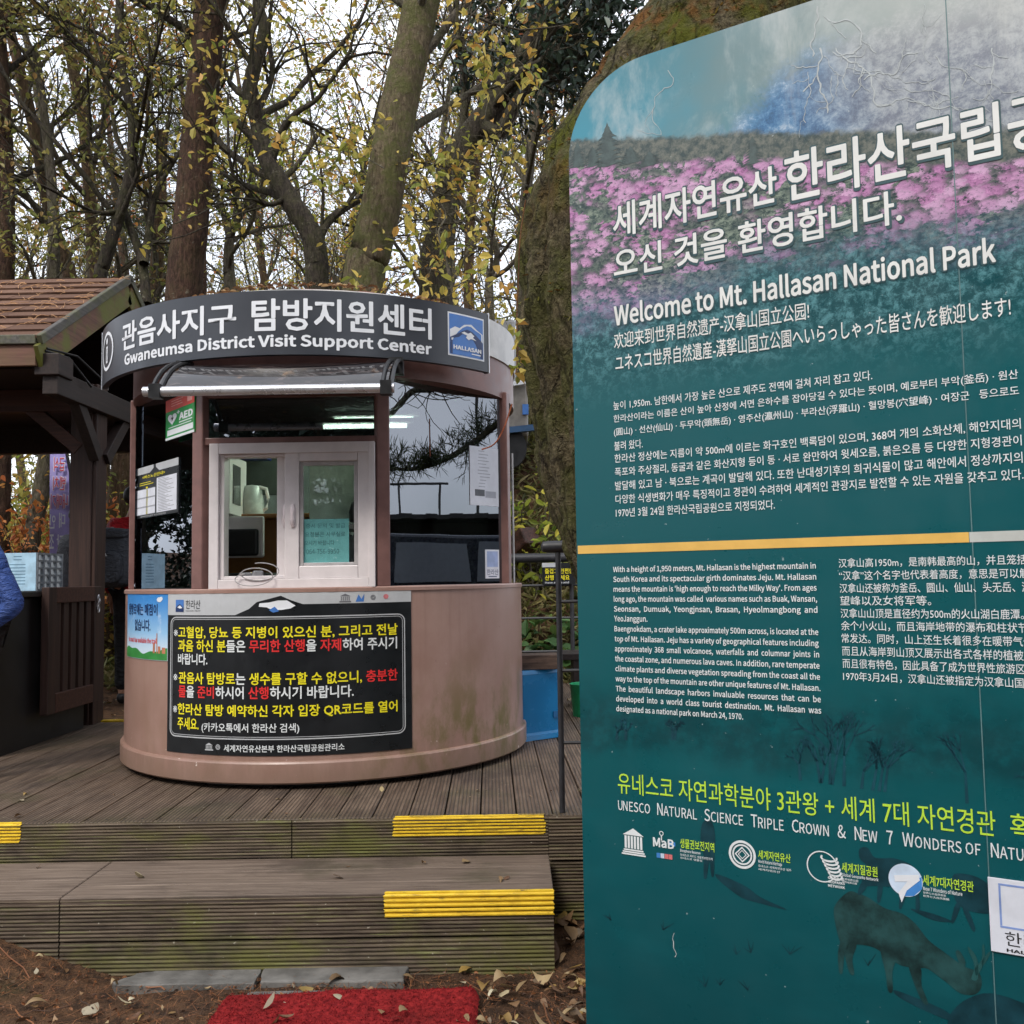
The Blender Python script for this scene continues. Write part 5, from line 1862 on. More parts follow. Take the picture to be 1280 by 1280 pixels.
blob(Z5([(1060, 185), (1100, 178), (1150, 195), (1200, 240), (1200, 290), (1165, 300), (1110, 290), (1070, 260)]), 1)
for q in ([(1070, 270), (1085, 275), (1066, 325), (1056, 322)], [(1092, 285), (1108, 288), (1130, 345), (1120, 350)]):
    blob(Z5(q), 1, 0.00085)
blob(Z5([(292, 20), (318, 15), (330, 60), (328, 120), (326, 182), (318, 182), (312, 140), (304, 188), (295, 186), (294, 120), (285, 70)]), 1)
blob(Z5([(330, 178), (380, 195), (430, 220), (470, 250), (550, 288), (460, 266), (410, 250), (350, 205)]), 1, 0.0006)
blob(Z5([(880, 535), (950, 560), (1040, 600), (1060, 630), (990, 605), (900, 560)]), 1, 0.0006)
blob(Z5([(930, 285), (1000, 300), (1060, 325), (1000, 320)]), 1, 0.0006)
# bare snow twigs and the faint far trees
for x0_, y0_ in ((395, 425), (345, 520), (430, 535), (10, 320), (170, 350), (300, 525), (440, 420), (800, 460), (560, 425)):
    for j in range(4):
        a = rs.uniform(-2.6, -0.5)
        L0 = rs.uniform(15, 45)
        p0 = np.array([x0_, y0_], float)
        p1 = p0 + L0 * np.array([math.cos(a), math.sin(a)])
        d = np.array([-(p1 - p0)[1], (p1 - p0)[0]]) / L0 * 1.6
        decal(mb, BL, Z5([p0 - d, p0 + d, p1 + d * 0.3, p1 - d * 0.3]), 0.0006, 1)
for i in range(16):
    bx = 1000 + rs.uniform(-10, 330) if i > 3 else rs.uniform(760, 850)
    by = 975 + (bx - 1000) * 0.14 if i > 3 else 925
    hh_ = rs.uniform(35, 95) if i > 3 else rs.uniform(15, 30)

    def br(x, y, a, L, wd, lv):
        x1, y1 = x + L * math.cos(a), y - L * math.sin(a)
        d = np.array([math.sin(a), math.cos(a)]) * wd
        decal(mb, BL, [(x - d[0], y - d[1]), (x + d[0], y + d[1]), (x1 + d[0] * 0.6, y1 + d[1] * 0.6), (x1 - d[0] * 0.6, y1 - d[1] * 0.6)], 0.0006, 3)
        if lv:
            for _ in range(3):
                br(x1, y1, a + rs.uniform(-0.75, 0.75), L * rs.uniform(0.5, 0.75), wd * 0.6, lv - 1)
    br(bx, by, 1.57 + rs.uniform(-0.2, 0.2), hh_ * 0.45, 2.2, 3)
mb.build('deer_picture', [plain('deer_print', S(28, 66, 66), 0.45, var=0.35, scale=16), plain('deer_print_dark', S(8, 58, 68), 0.45, var=0.2, scale=16), plain('antler_print', S(34, 84, 84), 0.45), plain('far_tree_print', S(8, 66, 78), 0.45, var=0.2)], face, local=True)

mb = MB()


def crack(x, y, a, L, wd, lv):
    pts = [np.array([x, y], float)]
    a00 = a
    for i in range(int(L / 4)):
        a += rs.uniform(-0.7, 0.7) - 0.25 * (a - a00)
        pts.append(pts[-1] + 4 * np.array([math.cos(a), math.sin(a)]))
        if lv and rs.rand() < 0.10:
            crack(pts[-1][0], pts[-1][1], a + rs.choice([-1, 1]) * rs.uniform(0.5, 1.2), L * 0.35, wd * 0.6, lv - 1)
    pts = np.array(pts)
    t = np.gradient(pts, axis=0)
    nn = np.stack([-t[:, 1], t[:, 0]], 1)
    nn /= np.linalg.norm(nn, axis=1)[:, None] + 1e-9
    w_ = 0.5 * wd * (0.5 + rs.rand(len(pts)))[:, None]
    q0, q1 = pts - nn * w_, pts + nn * w_
    v0 = np.array([PWs.uv(*q) for q in q0])
    v1 = np.array([PWs.uv(*q) for q in q1])
    n = len(pts)
    mb.add(np.concatenate([BL.pts(v0[:, 0], v0[:, 1], 0.0009), BL.pts(v1[:, 0], v1[:, 1], 0.0009)]), [(i, i + 1, n + i + 1, n + i) for i in range(n - 1)])


for a in ((1030, 20, 1.2, 90, 1.6, 2), (1045, 60, 0.8, 120, 1.5, 2), (1025, 60, 1.5, 90, 1.8, 2), (1080, 100, -0.2, 90, 1.3, 2), (1170, 70, 1.3, 70, 1.2, 2), (1100, 130, 0.3, 110, 1.2, 2), (1240, 60, 1.8, 70, 1.2, 2), (1022, 8, 1.5, 70, 1.4, 2), (1030, 70, 1.2, 60, 0.8, 1), (1060, 85, 0.2, 120, 0.8, 2), (1150, 95, 0.9, 60, 0.7, 1), (1155, 5, 1.5, 85, 0.7, 1), (1130, 110, 0.1, 150, 0.8, 2), (1205, 90, 0.4, 80, 0.7, 2), (1040, 95, 2.4, 60, 0.7, 2), (835, 88, 1.6, 100, 0.6, 1), (1010, 90, 1.3, 70, 0.7, 2), (1230, 100, 1.2, 50, 0.6, 1)):
    crack(*a)
crack(843, 1166, 1.75, 34, 1.0, 0)
mb.build('worn_cracks', plain('chalky_crack', S(184, 190, 190), 0.6), face, local=True)

# --- text
def bw(mb, t, L, Rt, top, bold=0.0, mi=0, off=0.0022, sp=1.0, res=2, z=None):
    u0, v0 = PWs.uv(*L)
    u1 = PWs.uv(*Rt)[0]
    v1 = PWs.uv(L[0], top)[1]
    write(mb, BL, t, None, None, None, off, bold, uv=(u0, v0, u1, v1), mi=mi, sp=sp, res=res)


mb, hl = MB(), MB()
TT_ = [('세계자연유산', 0.1336, 2.322, 0.584, 2.418), ('한라산국립공원에', 0.6045, 2.3145, 1.378, 2.441), ('오신 것을 환영합니다.', 0.1331, 2.2080, 0.8706, 2.291)]
for t, a, b, c, d in TT_:
    write(hl, BL, t, None, None, None, 0.0012, 0.065, uv=(a - 0.004, b - 0.008, c + 0.006, d + 0.004))
    write(mb, BL, t, None, None, None, 0.0020, 0.030, uv=(a, b, c, d), res=3)
write(hl, BL, 'Welcome to Mt. Hallasan National Park', None, None, None, 0.0012, 0.05, uv=(0.1295, 2.0745, 1.061, 2.137))
write(mb, BL, 'Welcome to Mt. Hallasan National Park', None, None, None, 0.0020, 0.016, uv=(0.130, 2.078, 1.0595, 2.138), res=3)
write(mb, BL, '欢迎来到世界自然遗产-汉拿山国立公园!', None, None, None, 0.0020, 0.010, uv=(0.1285, 2.015, 0.651, 2.060))
write(mb, BL, 'ユネスコ世界自然遺産-漢拏山国立公園へいらっしゃった皆さんを歓迎します!', None, None, None, 0.0020, 0.012, uv=(0.131, 1.953, 1.083, 1.999))
hl.build('title_halo', plain('dark_teal_halo', S(44, 78, 84), 0.5), face, local=True)
mb.build('title_lettering', plain('title_print', S(224, 224, 220), 0.5, var=0.05, scale=8), face, local=True)

mb = MB()
KR = [('높이 1,950m. 남한에서 가장 높은 산으로 제주도 전역에 걸쳐 자리 잡고 있다.', 0.1215, 1.8475, 0.790),
      ('한라산이라는 이름은 산이 높아 산정에 서면 은하수를 잡아당길 수 있다는 뜻이며, 예로부터 부악(釜岳) · 원산', 0.1215, 1.811, 1.0905),
      ('(圓山) · 선산(仙山) · 두무악(頭無岳) · 영주산(瀛州山) · 부라산(浮羅山) · 혈망봉(穴望峰) · 여장군   등으로도', 0.1215, 1.775, 1.0905),
      ('불려 왔다.', 0.1215, 1.738, 0.205),
      ('한라산 정상에는 지름이 약 500m에 이르는 화구호인 백록담이 있으며, 368여 개의 소화산체, 해안지대의', 0.1215, 1.7035, 1.0905),
      ('폭포와 주상절리, 동굴과 같은 화산지형 등이 동 · 서로 완만하여 윗세오름, 붉은오름 등 다양한 지형경관이', 0.1215, 1.667, 1.0905),
      ('발달해 있고 남 · 북으로는 계곡이 발달해 있다. 또한 난대성기후의 희귀식물이 많고 해안에서 정상까지의', 0.1215, 1.630, 1.0905),
      ('다양한 식생변화가 매우 특징적이고 경관이 수려하여 세계적인 관광지로 발전할 수 있는 자원을 갖추고 있다.', 0.1215, 1.5935, 1.0905),
      ('1970년 3월 24일 한라산국립공원으로 지정되었다.', 0.1215, 1.557, 0.551)]
for t, a, z, c in KR:
    write(mb, BL, t, None, None, None, 0.0016, 0.012, uv=(a, z, c, z + 0.0245))
EN = ["With a height of 1,950 meters, Mt. Hallasan is the highest mountain in", "South Korea and its spectacular girth dominates Jeju. Mt. Hallasan", "means the mountain is 'high enough to reach the Milky Way'. From ages", "long ago, the mountain was called  various names such as Buak, Wansan,",
      "Seonsan,  Dumuak,  Yeongjnsan,  Brasan,  Hyeolmangbong  and", "YeoJanggun.", "Baengnokdam, a crater lake approximately 500m across, is located at the", "top of Mt. Hallasan. Jeju has a variety of geographical features including",
      "approximately  368  small  volcanoes,  waterfalls  and  columnar  joints  in", "the coastal zone, and numerous lava caves. In addition, rare temperate", "climate plants and diverse vegetation spreading from the coast all the", "way to the top of the mountain are other unique features of Mt. Hallasan.",
      "The  beautiful  landscape  harbors  invaluable  resources  that  can  be", "developed  into  a  world  class  tourist  destination.  Mt.  Hallasan  was", "designated as a national park on March 24, 1970."]
asc = {5: 0.2055, 14: 0.454}
for i, t in enumerate(EN):
    z = 1.4095 - i * 0.02635
    desc = any(q in t for q in 'gjpqy,')
    write(mb, BL, t, None, None, None, 0.0016, 0.012, uv=(0.1095, z - (0.004 if desc else 0), asc.get(i, 0.644), z + 0.0165))
CN = ['汉拿山高1950m，是南韩最高的山，并且笼括着汉', '“汉拿”这个名字也代表着高度，意思是可以触摸', '汉拿山还被称为釜岳、圆山、仙山、头无岳、瀛洲', '望峰以及女将军等。', '汉拿山山顶是直径约为500m的火山湖白鹿潭。汉拿', '余个小火山，而且海岸地带的瀑布和柱状节理、', '常发达。同时，山上还生长着很多在暖带气候下', '而且从海岸到山顶又展示出各式各样的植被变化', '而且很有特色，因此具备了成为世界性旅游区的条', '1970年3月24日，汉拿山还被指定为汉拿山国立公园']
cn_w = {3: 0.895}
for i, t in enumerate(CN):
    z = 1.4135 - i * 0.0293
    write(mb, BL, t, None, None, None, 0.0016, 0.006, uv=(0.697, z - 0.003, cn_w.get(i, 1.112 if len(t) < 23 else 1.128), z + 0.0195))
mb.build('body_lettering', M['ink_w'], face, local=True)
mb = MB()
write(mb, BL, '유네스코 자연과학분야 3관왕 + 세계 7대 자연경관', None, None, None, 0.0016, 0.006, uv=(0.109, 0.8275, 1.0022, 0.882), res=3)
write(mb, BL, '획득', None, None, None, 0.0016, 0.006, uv=(1.030, 0.8275, 1.126, 0.882), res=3)
logo_t = [(223, 97, 328, 68, '생물권보전지역'), (463, 131, 563, 103, '세계자연유산'), (720, 172, 830, 141, '세계지질공원'), (970, 212, 1126, 179, '세계7대자연경관')]
for xl, yb_, xr, yt_, t in logo_t:
    q = Z5([(xl, yb_), (xr, yb_ + (xr - xl) * 0.135), (xl, yt_)])
    a, b = PWs.uv(*q[0])
    write(mb, BL, t, None, None, None, 0.0016, 0.02, uv=(a, b, PWs.uv(*q[1])[0], PWs.uv(*q[2])[1]))
mb.build('lime_lettering', plain('lime_print', S(190, 226, 66), 0.45, var=0.03), face, local=True)
mb = MB()
# small capitals, word by word
sc_t = [('U', 1), ('NESCO ', 1), ('N', 1.2), ('ATURAL ', 1), ('S', 1.2), ('CIENCE ', 1), ('T', 1.2), ('RIPLE ', 1), ('C', 1.2), ('ROWN ', 1), ('& ', 1.2), ('N', 1.2), ('EW ', 1), ('7 ', 1.2), ('W', 1.2), ('ONDERS OF ', 1), ('N', 1.2), ('ATURE', 1)]
tot, spans = 0, []
for t, k in sc_t:
    co, _, _ = glyphs(t.strip(), 0.004)
    wid = (co[:, 0].max() - co[:, 0].min() + 0.02) * k
    spans.append((tot, wid - 0.02 * k))
    tot += wid + (0.26 if t.endswith(' ') else 0)
kx_ = (1.0495 - 0.1083) / (sum(0 for _ in ()) + spans[-1][0] + 0.55 * spans[-1][1])
for (t, k), (p_, w_) in zip(sc_t, spans):
    write(mb, BL, t.strip(), None, None, None, 0.0016, 0.004, uv=(0.1083 + p_ * kx_, 0.7835, 0.1083 + (p_ + w_) * kx_, 0.7835 + 0.0255 * k))
small = [(223, 112, 285, 100, 'Biosphere Reserve'), (223, 122, 322, 114, '유네스코 제주도 생물권보전지역'), (223, 131, 290, 124, '유네스코 생물권'), (463, 146, 536, 133, 'World Natural Heritage'), (463, 156, 564, 148, '유네스코 세계자연유산 제주'), (463, 166, 530, 159, '세계자연유산'), (720, 187, 832, 174, 'Global Geoparks Network'), (720, 196, 770, 189, '世界地质公园'), (720, 204, 766, 198, '世界地質公園'), (970, 228, 1090, 215, 'New 7 Wonders of Nature'), (970, 238, 1040, 231, '世界七大自然景观'), (970, 248, 1050, 241, '世界七大自然景観')]
for xl, yb_, xr, yt_, t in small:
    q = Z5([(xl, yb_), (xr, yb_), (xl, yt_)])
    a, b = PWs.uv(*q[0])
    write(mb, BL, t, None, None, None, 0.0016, 0.01, uv=(a, b, PWs.uv(*q[1])[0], PWs.uv(*q[2])[1]))
# emblems
us, vs = PWs.uv(792, 1051)
for dx in np.linspace(-0.022, 0.022, 6):
    patch(mb, BL, us + dx - 0.003, vs - 0.020, us + dx + 0.003, vs + 0.012, 0.0016)
decal(mb, BL, [(us - 0.030, vs + 0.014), (us + 0.030, vs + 0.014), (us, vs + 0.032)], 0.0016, px=False)
for i in range(3):
    patch(mb, BL, us - 0.028 - i * 0.003, vs - 0.026 - i * 0.0055, us + 0.028 + i * 0.003, vs - 0.022 - i * 0.0055, 0.0016)
us, vs = PWs.uv(831, 1056)
write(mb, BL, 'MaB', None, None, None, 0.0016, 0.02, uv=(us - 0.032, vs - 0.008, us + 0.026, vs + 0.016))
ring(mb, BL, us - 0.008, vs + 0.028, 0.006, 0.006, 0.002, 0.0018)
patch(mb, BL, us - 0.0095, vs + 0.010, us - 0.0065, vs + 0.023, 0.0018)
us, vs = PWs.uv(928, 1068)
ring(mb, BL, us, vs, 0.034, 0.034, 0.006, 0.0016, 0, 32)
ring(mb, BL, us, vs, 0.025, 0.025, 0.004, 0.0016, 0, 24)
for k in (0.019, 0.011):
    for a in range(4):
        t0, t1 = R(90 * a), R(90 * a + 90)
        p, q = np.array([math.cos(t0), math.sin(t0)]) * k, np.array([math.cos(t1), math.sin(t1)]) * k
        decal(mb, BL, [(us + p[0], vs + p[1]), (us + q[0], vs + q[1]), (us + q[0] * 0.78, vs + q[1] * 0.78), (us + p[0] * 0.78, vs + p[1] * 0.78)], 0.0016, px=False)
us, vs = PWs.uv(1028, 1083)
ring(mb, BL, us, vs, 0.036, 0.036, 0.0028, 0.0016, 0, 36, R(20), R(330))
for i in range(6):
    ring(mb, BL, us + 0.016 + i * 0.003, vs + 0.022 - i * 0.008, 0.020 - 0.001 * i, 0.010, 0.0045, 0.0016, 0, 12, R(150), R(380))
for i, t in enumerate(('GLOBAL', 'GEOPARKS', 'NETWORK')):
    write(mb, BL, t, None, None, None, 0.0016, 0.02, uv=(us + 0.012, vs - 0.026 - i * 0.009, us + 0.050, vs - 0.020 - i * 0.009))
mb.build('emblem_lettering', M['ink_w'], face, local=True)
mb = MB()
us, vs = PWs.uv(831, 1068)
for i, k in enumerate((1, 0, 2, 2)):
    patch(mb, BL, us - 0.022 + i * 0.011, vs - 0.010, us - 0.012 + i * 0.011, vs + 0.002, 0.0016, k)
patch(mb, BL, us + 0.014, vs + 0.024, us + 0.030, vs + 0.034, 0.0015, 1)
us, vs = PWs.uv(1132, 1100)
disc(mb, BL, us, vs, 0.036, 0.036, 0.0014, 0, 32)
decal(mb, BL, [(us + 0.034, vs + 0.012), (us + 0.034, vs - 0.014), (us + 0.016, vs - 0.032), (us - 0.006, vs - 0.0355), (us + 0.012, vs - 0.002)], 0.0018, 1, px=False)
decal(mb, BL, [(us - 0.022, vs - 0.006), (us - 0.024, vs + 0.008), (us + 0.028, vs + 0.016), (us + 0.030, vs + 0.004), (us + 0.002, vs - 0.022), (us - 0.010, vs - 0.050), (us - 0.016, vs - 0.030), (us + 0.004, vs - 0.002)], 0.0022, 3, px=False)
mb.build('emblem_picture', [plain('pale_blue_print', S(206, 222, 240), 0.4), plain('mid_blue_print', S(70, 136, 206), 0.4), plain('rose_print', S(222, 120, 120), 0.4), M['white']], face, local=True)

qs = empty('board_sticker', tuple(Plane(OB, dxw, nw).pts([1.04], [0.66], 0.004)[0]), 'white rounded sticker with blue frame low on the right of the teal board', 'sticker')
mb = MB()
su0, sv0, su1, sv1 = 0.982, 0.587, 1.142, 0.742
WPl = Plane(OB, dxw, nw)
slab(mb, WPl, su0, sv0, su1, sv1, 0.0026, 0.0050)
mb.build('plate', M['paper'], qs, bevel=0.0008)
mb = MB()
ring_pts = ((su0 + 0.02, 0.640, su1 - 0.02, 0.644), (su0 + 0.02, 0.728, su1 - 0.02, 0.732), (su0 + 0.02, 0.6445, su0 + 0.024, 0.7275), (su1 - 0.024, 0.6445, su1 - 0.02, 0.7275))
for q in ring_pts:
    patch(mb, WPl, *q, 0.0056, 0)
write(mb, WPl, '한라산', None, None, None, 0.0056, -0.008, mi=1, uv=(su0 + 0.028, 0.604, su1 - 0.032, 0.634))
write(mb, WPl, 'HALLASAN', None, None, None, 0.0056, 0.02, mi=1, uv=(su0 + 0.03, 0.5915, su1 - 0.034, 0.5985))
mb.build('print', [plain('soft_blue_print', S(130, 154, 208), 0.5), M['ink_k']], qs)

# ================================================================== people
def mat_fabric(name, col, wr=1.0):
    g = Gr(name)
    p = g.coord()
    n = g.noise(g.sc(p, (7, 7, 16)), 1.4, 4, 0.55, 1.8)
    c = g.mix(g.ss(n, 0.35, 0.65), tuple(q * 0.78 for q in col[:3]) + (1,), col)
    c = g.mix(g.ss(g.noise(p, 260, 2, 0.5), 0.4, 0.6) * 0.12, c, tuple(q * 0.6 for q in col[:3]) + (1,))
    return g.out(c, 0.55, g.bump(n, 0.9 * wr, 0.03), spec=0.3)


M['skin'] = plain('skin', S(206, 160, 136), 0.5, var=0.05)
M['hair'] = plain('black_hair', S(26, 22, 20), 0.5, var=0.2)


def skin_mesh(name, verts, edges, radii, m, parent, wrinkle=0.0, seed=0, root=0, lv=2):
    me = bpy.data.meshes.new(name + '_frame')
    me.from_pydata([tuple(v) for v in verts], edges, [])
    o = bpy.data.objects.new(name + '_frame', me)
    COL.objects.link(o)
    sk = o.modifiers.new('skin', 'SKIN')
    for i, r_ in enumerate(radii):
        d = me.skin_vertices[0].data[i]
        d.radius = (r_, r_) if np.isscalar(r_) else r_
        d.use_root = (i == root)
    ss_ = o.modifiers.new('sub', 'SUBSURF')
    ss_.levels = lv
    ss_.render_levels = lv
    bpy.context.view_layer.update()
    r = bpy.data.meshes.new_from_object(o.evaluated_get(bpy.context.evaluated_depsgraph_get()))
    bpy.data.objects.remove(o)
    n = len(r.vertices)
    co = np.zeros(n * 3)
    r.vertices.foreach_get('co', co)
    co = co.reshape(-1, 3)
    if wrinkle:
        no = np.zeros(n * 3)
        r.vertices.foreach_get('normal', no)
        no = no.reshape(-1, 3)
        co = co + no * (fbm(co * np.array([1, 1, 1.7]), seed, 3, 9) * wrinkle)[:, None]
        r.vertices.foreach_set('co', co.reshape(-1))
    r.materials.append(m)
    r.polygons.foreach_set('use_smooth', np.ones(len(r.polygons), dtype=bool))
    r.name = name
    q = bpy.data.objects.new(name, r)
    COL.objects.link(q)
    q.parent = parent
    return q


def person(loc, yaw, h, label, jacket, trousers, arms, lean=0.0, hair=True):
    """local frame: faces -Y, +X is the person's left; arms = ((elbow, wrist) left, (elbow, wrist) right) relative to shoulder"""
    p = empty('person', loc, label, 'person', rotz=yaw)
    s = h / 1.70
    V_ = lambda x, y, z: np.array([x, y - lean * max(0, z - 0.95), z]) * s
    sh = [V_(0.17, 0.0, 1.40), V_(-0.17, 0.0, 1.40)]
    el = [sh[i] + np.array(arms[i][0]) * s for i in (0, 1)]
    wr = [el[i] + np.array(arms[i][1]) * s for i in (0, 1)]
    vs = [V_(0, 0, 0.95), V_(0, 0.01, 1.12), V_(0, 0.01, 1.32), V_(0, 0.01, 1.47), V_(0, -0.005, 1.56), V_(0, -0.01, 1.66)]
    ra = [0.125, 0.115, 0.125, 0.055, 0.078, 0.072]
    ed = [(0, 1), (1, 2), (2, 3), (3, 4), (4, 5)]
    vs.append(V_(0, -0.095, 1.575)); ra.append(0.016); ed.append((4, 6))          # nose
    for i, sx in ((0, 1), (1, -1)):
        b = len(vs)
        d = (wr[i] - el[i]) / np.linalg.norm(wr[i] - el[i])
        vs += [sh[i], el[i], wr[i], wr[i] + d * 0.07 * s]
        ra += [0.060, 0.042, 0.028, 0.032]
        ed += [(2, b), (b, b + 1), (b + 1, b + 2), (b + 2, b + 3)]
        side = np.cross(d, (0, 0, 1.0))
        side /= np.linalg.norm(side) + 1e-6
        for f in range(4):
            q0 = wr[i] + d * 0.085 * s + side * (f - 1.5) * 0.02 * s
            q1 = q0 + d * (0.045 + 0.01 * (f in (1, 2))) * s
            q2 = q1 + (d * 0.02 + np.array([0, 0, -0.02])) * s
            k = len(vs)
            vs += [q0, q1, q2]
            ra += [0.010, 0.009, 0.007]
            ed += [(b + 3, k), (k, k + 1), (k + 1, k + 2)]
        k = len(vs)
        vs += [wr[i] + d * 0.03 * s + side * -0.035 * s, wr[i] + d * 0.075 * s + side * -0.055 * s]
        ra += [0.011, 0.009]
        ed += [(b + 2, k), (k, k + 1)]
        b = len(vs)
        vs += [V_(sx * 0.09, 0, 0.90), V_(sx * 0.10, -0.01, 0.50), V_(sx * 0.10, 0.02, 0.10), V_(sx * 0.10, -0.12, 0.04)]
        ra += [0.085, 0.055, 0.040, 0.035]
        ed += [(0, b), (b, b + 1), (b + 1, b + 2), (b + 2, b + 3)]
    skin_mesh('body', vs, ed, [r_ * s for r_ in ra], M['skin'], p)
    jv = [V_(0, 0, 0.86), V_(0, 0, 1.00), V_(0, 0.01, 1.15), V_(0, 0.01, 1.34), V_(0, 0.01, 1.45)]
    jr = [0.17, 0.165, 0.155, 0.155, 0.085]
    je = [(0, 1), (1, 2), (2, 3), (3, 4)]
    for i in (0, 1):
        b = len(jv)
        m1 = sh[i] * 0.5 + el[i] * 0.5
        m2 = el[i] * 0.5 + wr[i] * 0.5
        jv += [sh[i], m1, el[i], m2, wr[i]]
        jr += [0.088, 0.078, 0.072, 0.062, 0.05]
        je += [(3, b), (b, b + 1), (b + 1, b + 2), (b + 2, b + 3), (b + 3, b + 4)]
    skin_mesh('jacket', jv, je, [r_ * s for r_ in jr], jacket, p, wrinkle=0.009, seed=int(h * 100), lv=3)
    tv = [V_(0, 0, 0.94)]
    tr = [0.125]
    te = []
    for sx in (1, -1):
        b = len(tv)
        tv += [V_(sx * 0.095, 0, 0.86), V_(sx * 0.10, -0.01, 0.50), V_(sx * 0.10, 0.02, 0.09)]
        tr += [0.105, 0.078, 0.062]
        te += [(0, b), (b, b + 1), (b + 1, b + 2)]
    skin_mesh('trousers', tv, te, [r_ * s for r_ in tr], trousers, p, wrinkle=0.008, seed=3)
    for sx in (1, -1):
        skin_mesh('shoe', [V_(sx * 0.10, 0.05, 0.05), V_(sx * 0.10, -0.06, 0.045), V_(sx * 0.10, -0.16, 0.04)], [(0, 1), (1, 2)], [0.05 * s, 0.052 * s, 0.042 * s], M['black'], p)
    if hair:
        skin_mesh('hair', [V_(0, 0.045, 1.55), V_(0, 0.035, 1.635), V_(0, 0.005, 1.695)], [(0, 1), (1, 2)], [0.095 * s, 0.115 * s, 0.098 * s], M['hair'], p)
    return p


# the figure cut off by the left edge: bent arm in a blue jacket
person((-2.77, 4.93, DECK), R(-45), 1.46, 'person in a bright blue rain jacket with bent elbow at the left edge', mat_fabric('blue_jacket_cloth', S(56, 82, 146), 1.2), mat_fabric('dark_trousers', S(24, 24, 27)),
       (((0.15, 0.15, -0.38), (-0.17, -0.24, -0.18)), ((-0.05, -0.02, -0.30), (0.04, -0.24, -0.04))), lean=0.12)
M['bag'] = mat_fabric('black_backpack_cloth', S(66, 69, 76))
yb_ = 8.45
pb = at(172, 700, yb_)
person((pb[0], yb_, float(gz(pb[0], yb_))), R(180), 1.92, 'person in a red jacket and black trousers seen from behind beside the kiosk', mat_fabric('red_jacket_cloth', S(206, 34, 44)), mat_fabric('black_trousers', S(28, 28, 31)),
       (((0.06, 0.02, -0.30), (0.0, -0.10, -0.24)), ((-0.06, 0.02, -0.30), (0.0, -0.10, -0.24))))
bk = empty('backpack', (pb[0], yb_ - 0.28, 1.35), 'black hiking backpack carried on the back of the red jacket', 'backpack')
zb0 = float(gz(pb[0], yb_))


def soft_box(mb, c, size, seed, amp=0.02):
    n = 12
    P_ = []
    F_ = []
    for ax in range(3):
        for sgn in (-1, 1):
            a = np.linspace(-1, 1, n)
            A, B = np.meshgrid(a, a, indexing='ij')
            q = np.zeros((n, n, 3))
            q[..., ax] = sgn
            q[..., (ax + 1) % 3] = A * sgn
            q[..., (ax + 2) % 3] = B
            L4 = (np.abs(q) ** 4).sum(-1) ** 0.25
            q = q / L4[..., None]
            q = q * np.array(size) / 2
            q = q + (q / (np.linalg.norm(q, axis=-1)[..., None])) * (fbm(q.reshape(-1, 3) + seed, seed, 3, 7).reshape(n, n) * amp)[..., None]
            mb.sheet(q + np.array(c))


mb = MB()
soft_box(mb, (pb[0] - 0.12, yb_ - 0.27, zb0 + 1.26), (0.36, 0.22, 0.48), 3)
mb.build('main_bag', M['bag'], bk, smooth=True, sharp=0)
mb = MB()
soft_box(mb, (pb[0] - 0.12, yb_ - 0.39, zb0 + 1.20), (0.27, 0.09, 0.28), 5, 0.01)
mb.build('front_pocket', M['bag'], bk, smooth=True, sharp=0)
mb = MB()
soft_box(mb, (pb[0] - 0.12, yb_ - 0.29, zb0 + 1.49), (0.34, 0.22, 0.10), 7, 0.015)
mb.build('top_lid', M['bag'], bk, smooth=True, sharp=0)
mb = MB()
mb.add([(pb[0] - 0.20, yb_ - 0.44, zb0 + 1.30), (pb[0] - 0.08, yb_ - 0.445, zb0 + 1.295), (pb[0] - 0.12, yb_ - 0.445, zb0 + 1.355)], [(0, 1, 2)])
mb.tube([(pb[0] - 0.15, yb_ - 0.20, zb0 + 1.54), (pb[0] - 0.15, yb_ - 0.05, zb0 + 1.50)], 0.02, 6)
mb.build('logo_patch', M['ink_g'], bk)
pg_ = at(96, 700, 8.25)
person((pg_[0], 8.25, float(gz(pg_[0], 8.25))), R(150), 1.74, 'person in a dark grey jacket mostly hidden behind the pavilion post', mat_fabric('grey_jacket_cloth', S(84, 86, 94)), mat_fabric('charcoal_trousers', S(40, 40, 44)),
       (((0.10, 0.02, -0.28), (-0.02, -0.18, -0.10)), ((-0.10, 0.02, -0.28), (0.02, -0.18, -0.10))), lean=0.1)

# ================================================================== trees and plants
def mat_bark(name, c1, c2, moss=0.0, mosscol=S(84, 88, 46), sc=(34, 34, 9), rough=0.9):
    g = Gr(name)
    p = g.coord()
    n = g.noise(g.sc(p, sc), 1.0, 6, 0.7, 0.6)
    c = g.mix(g.ss(n, 0.34, 0.66), c1, c2)
    c = g.mix(g.ss(g.noise(p, 15, 5, 0.7), 0.60, 0.72) * 0.5, c, S(146, 142, 126))
    if moss:
        c = g.mix(g.ss(g.noise(p, 5.5, 7, 0.75), 0.42, 0.60) * moss * 0.8, c, mosscol)
    return g.out(c, rough, g.bump(n + g.noise(p, 30, 4, 0.7) * 0.6, 1.0, 0.03), spec=0.2)


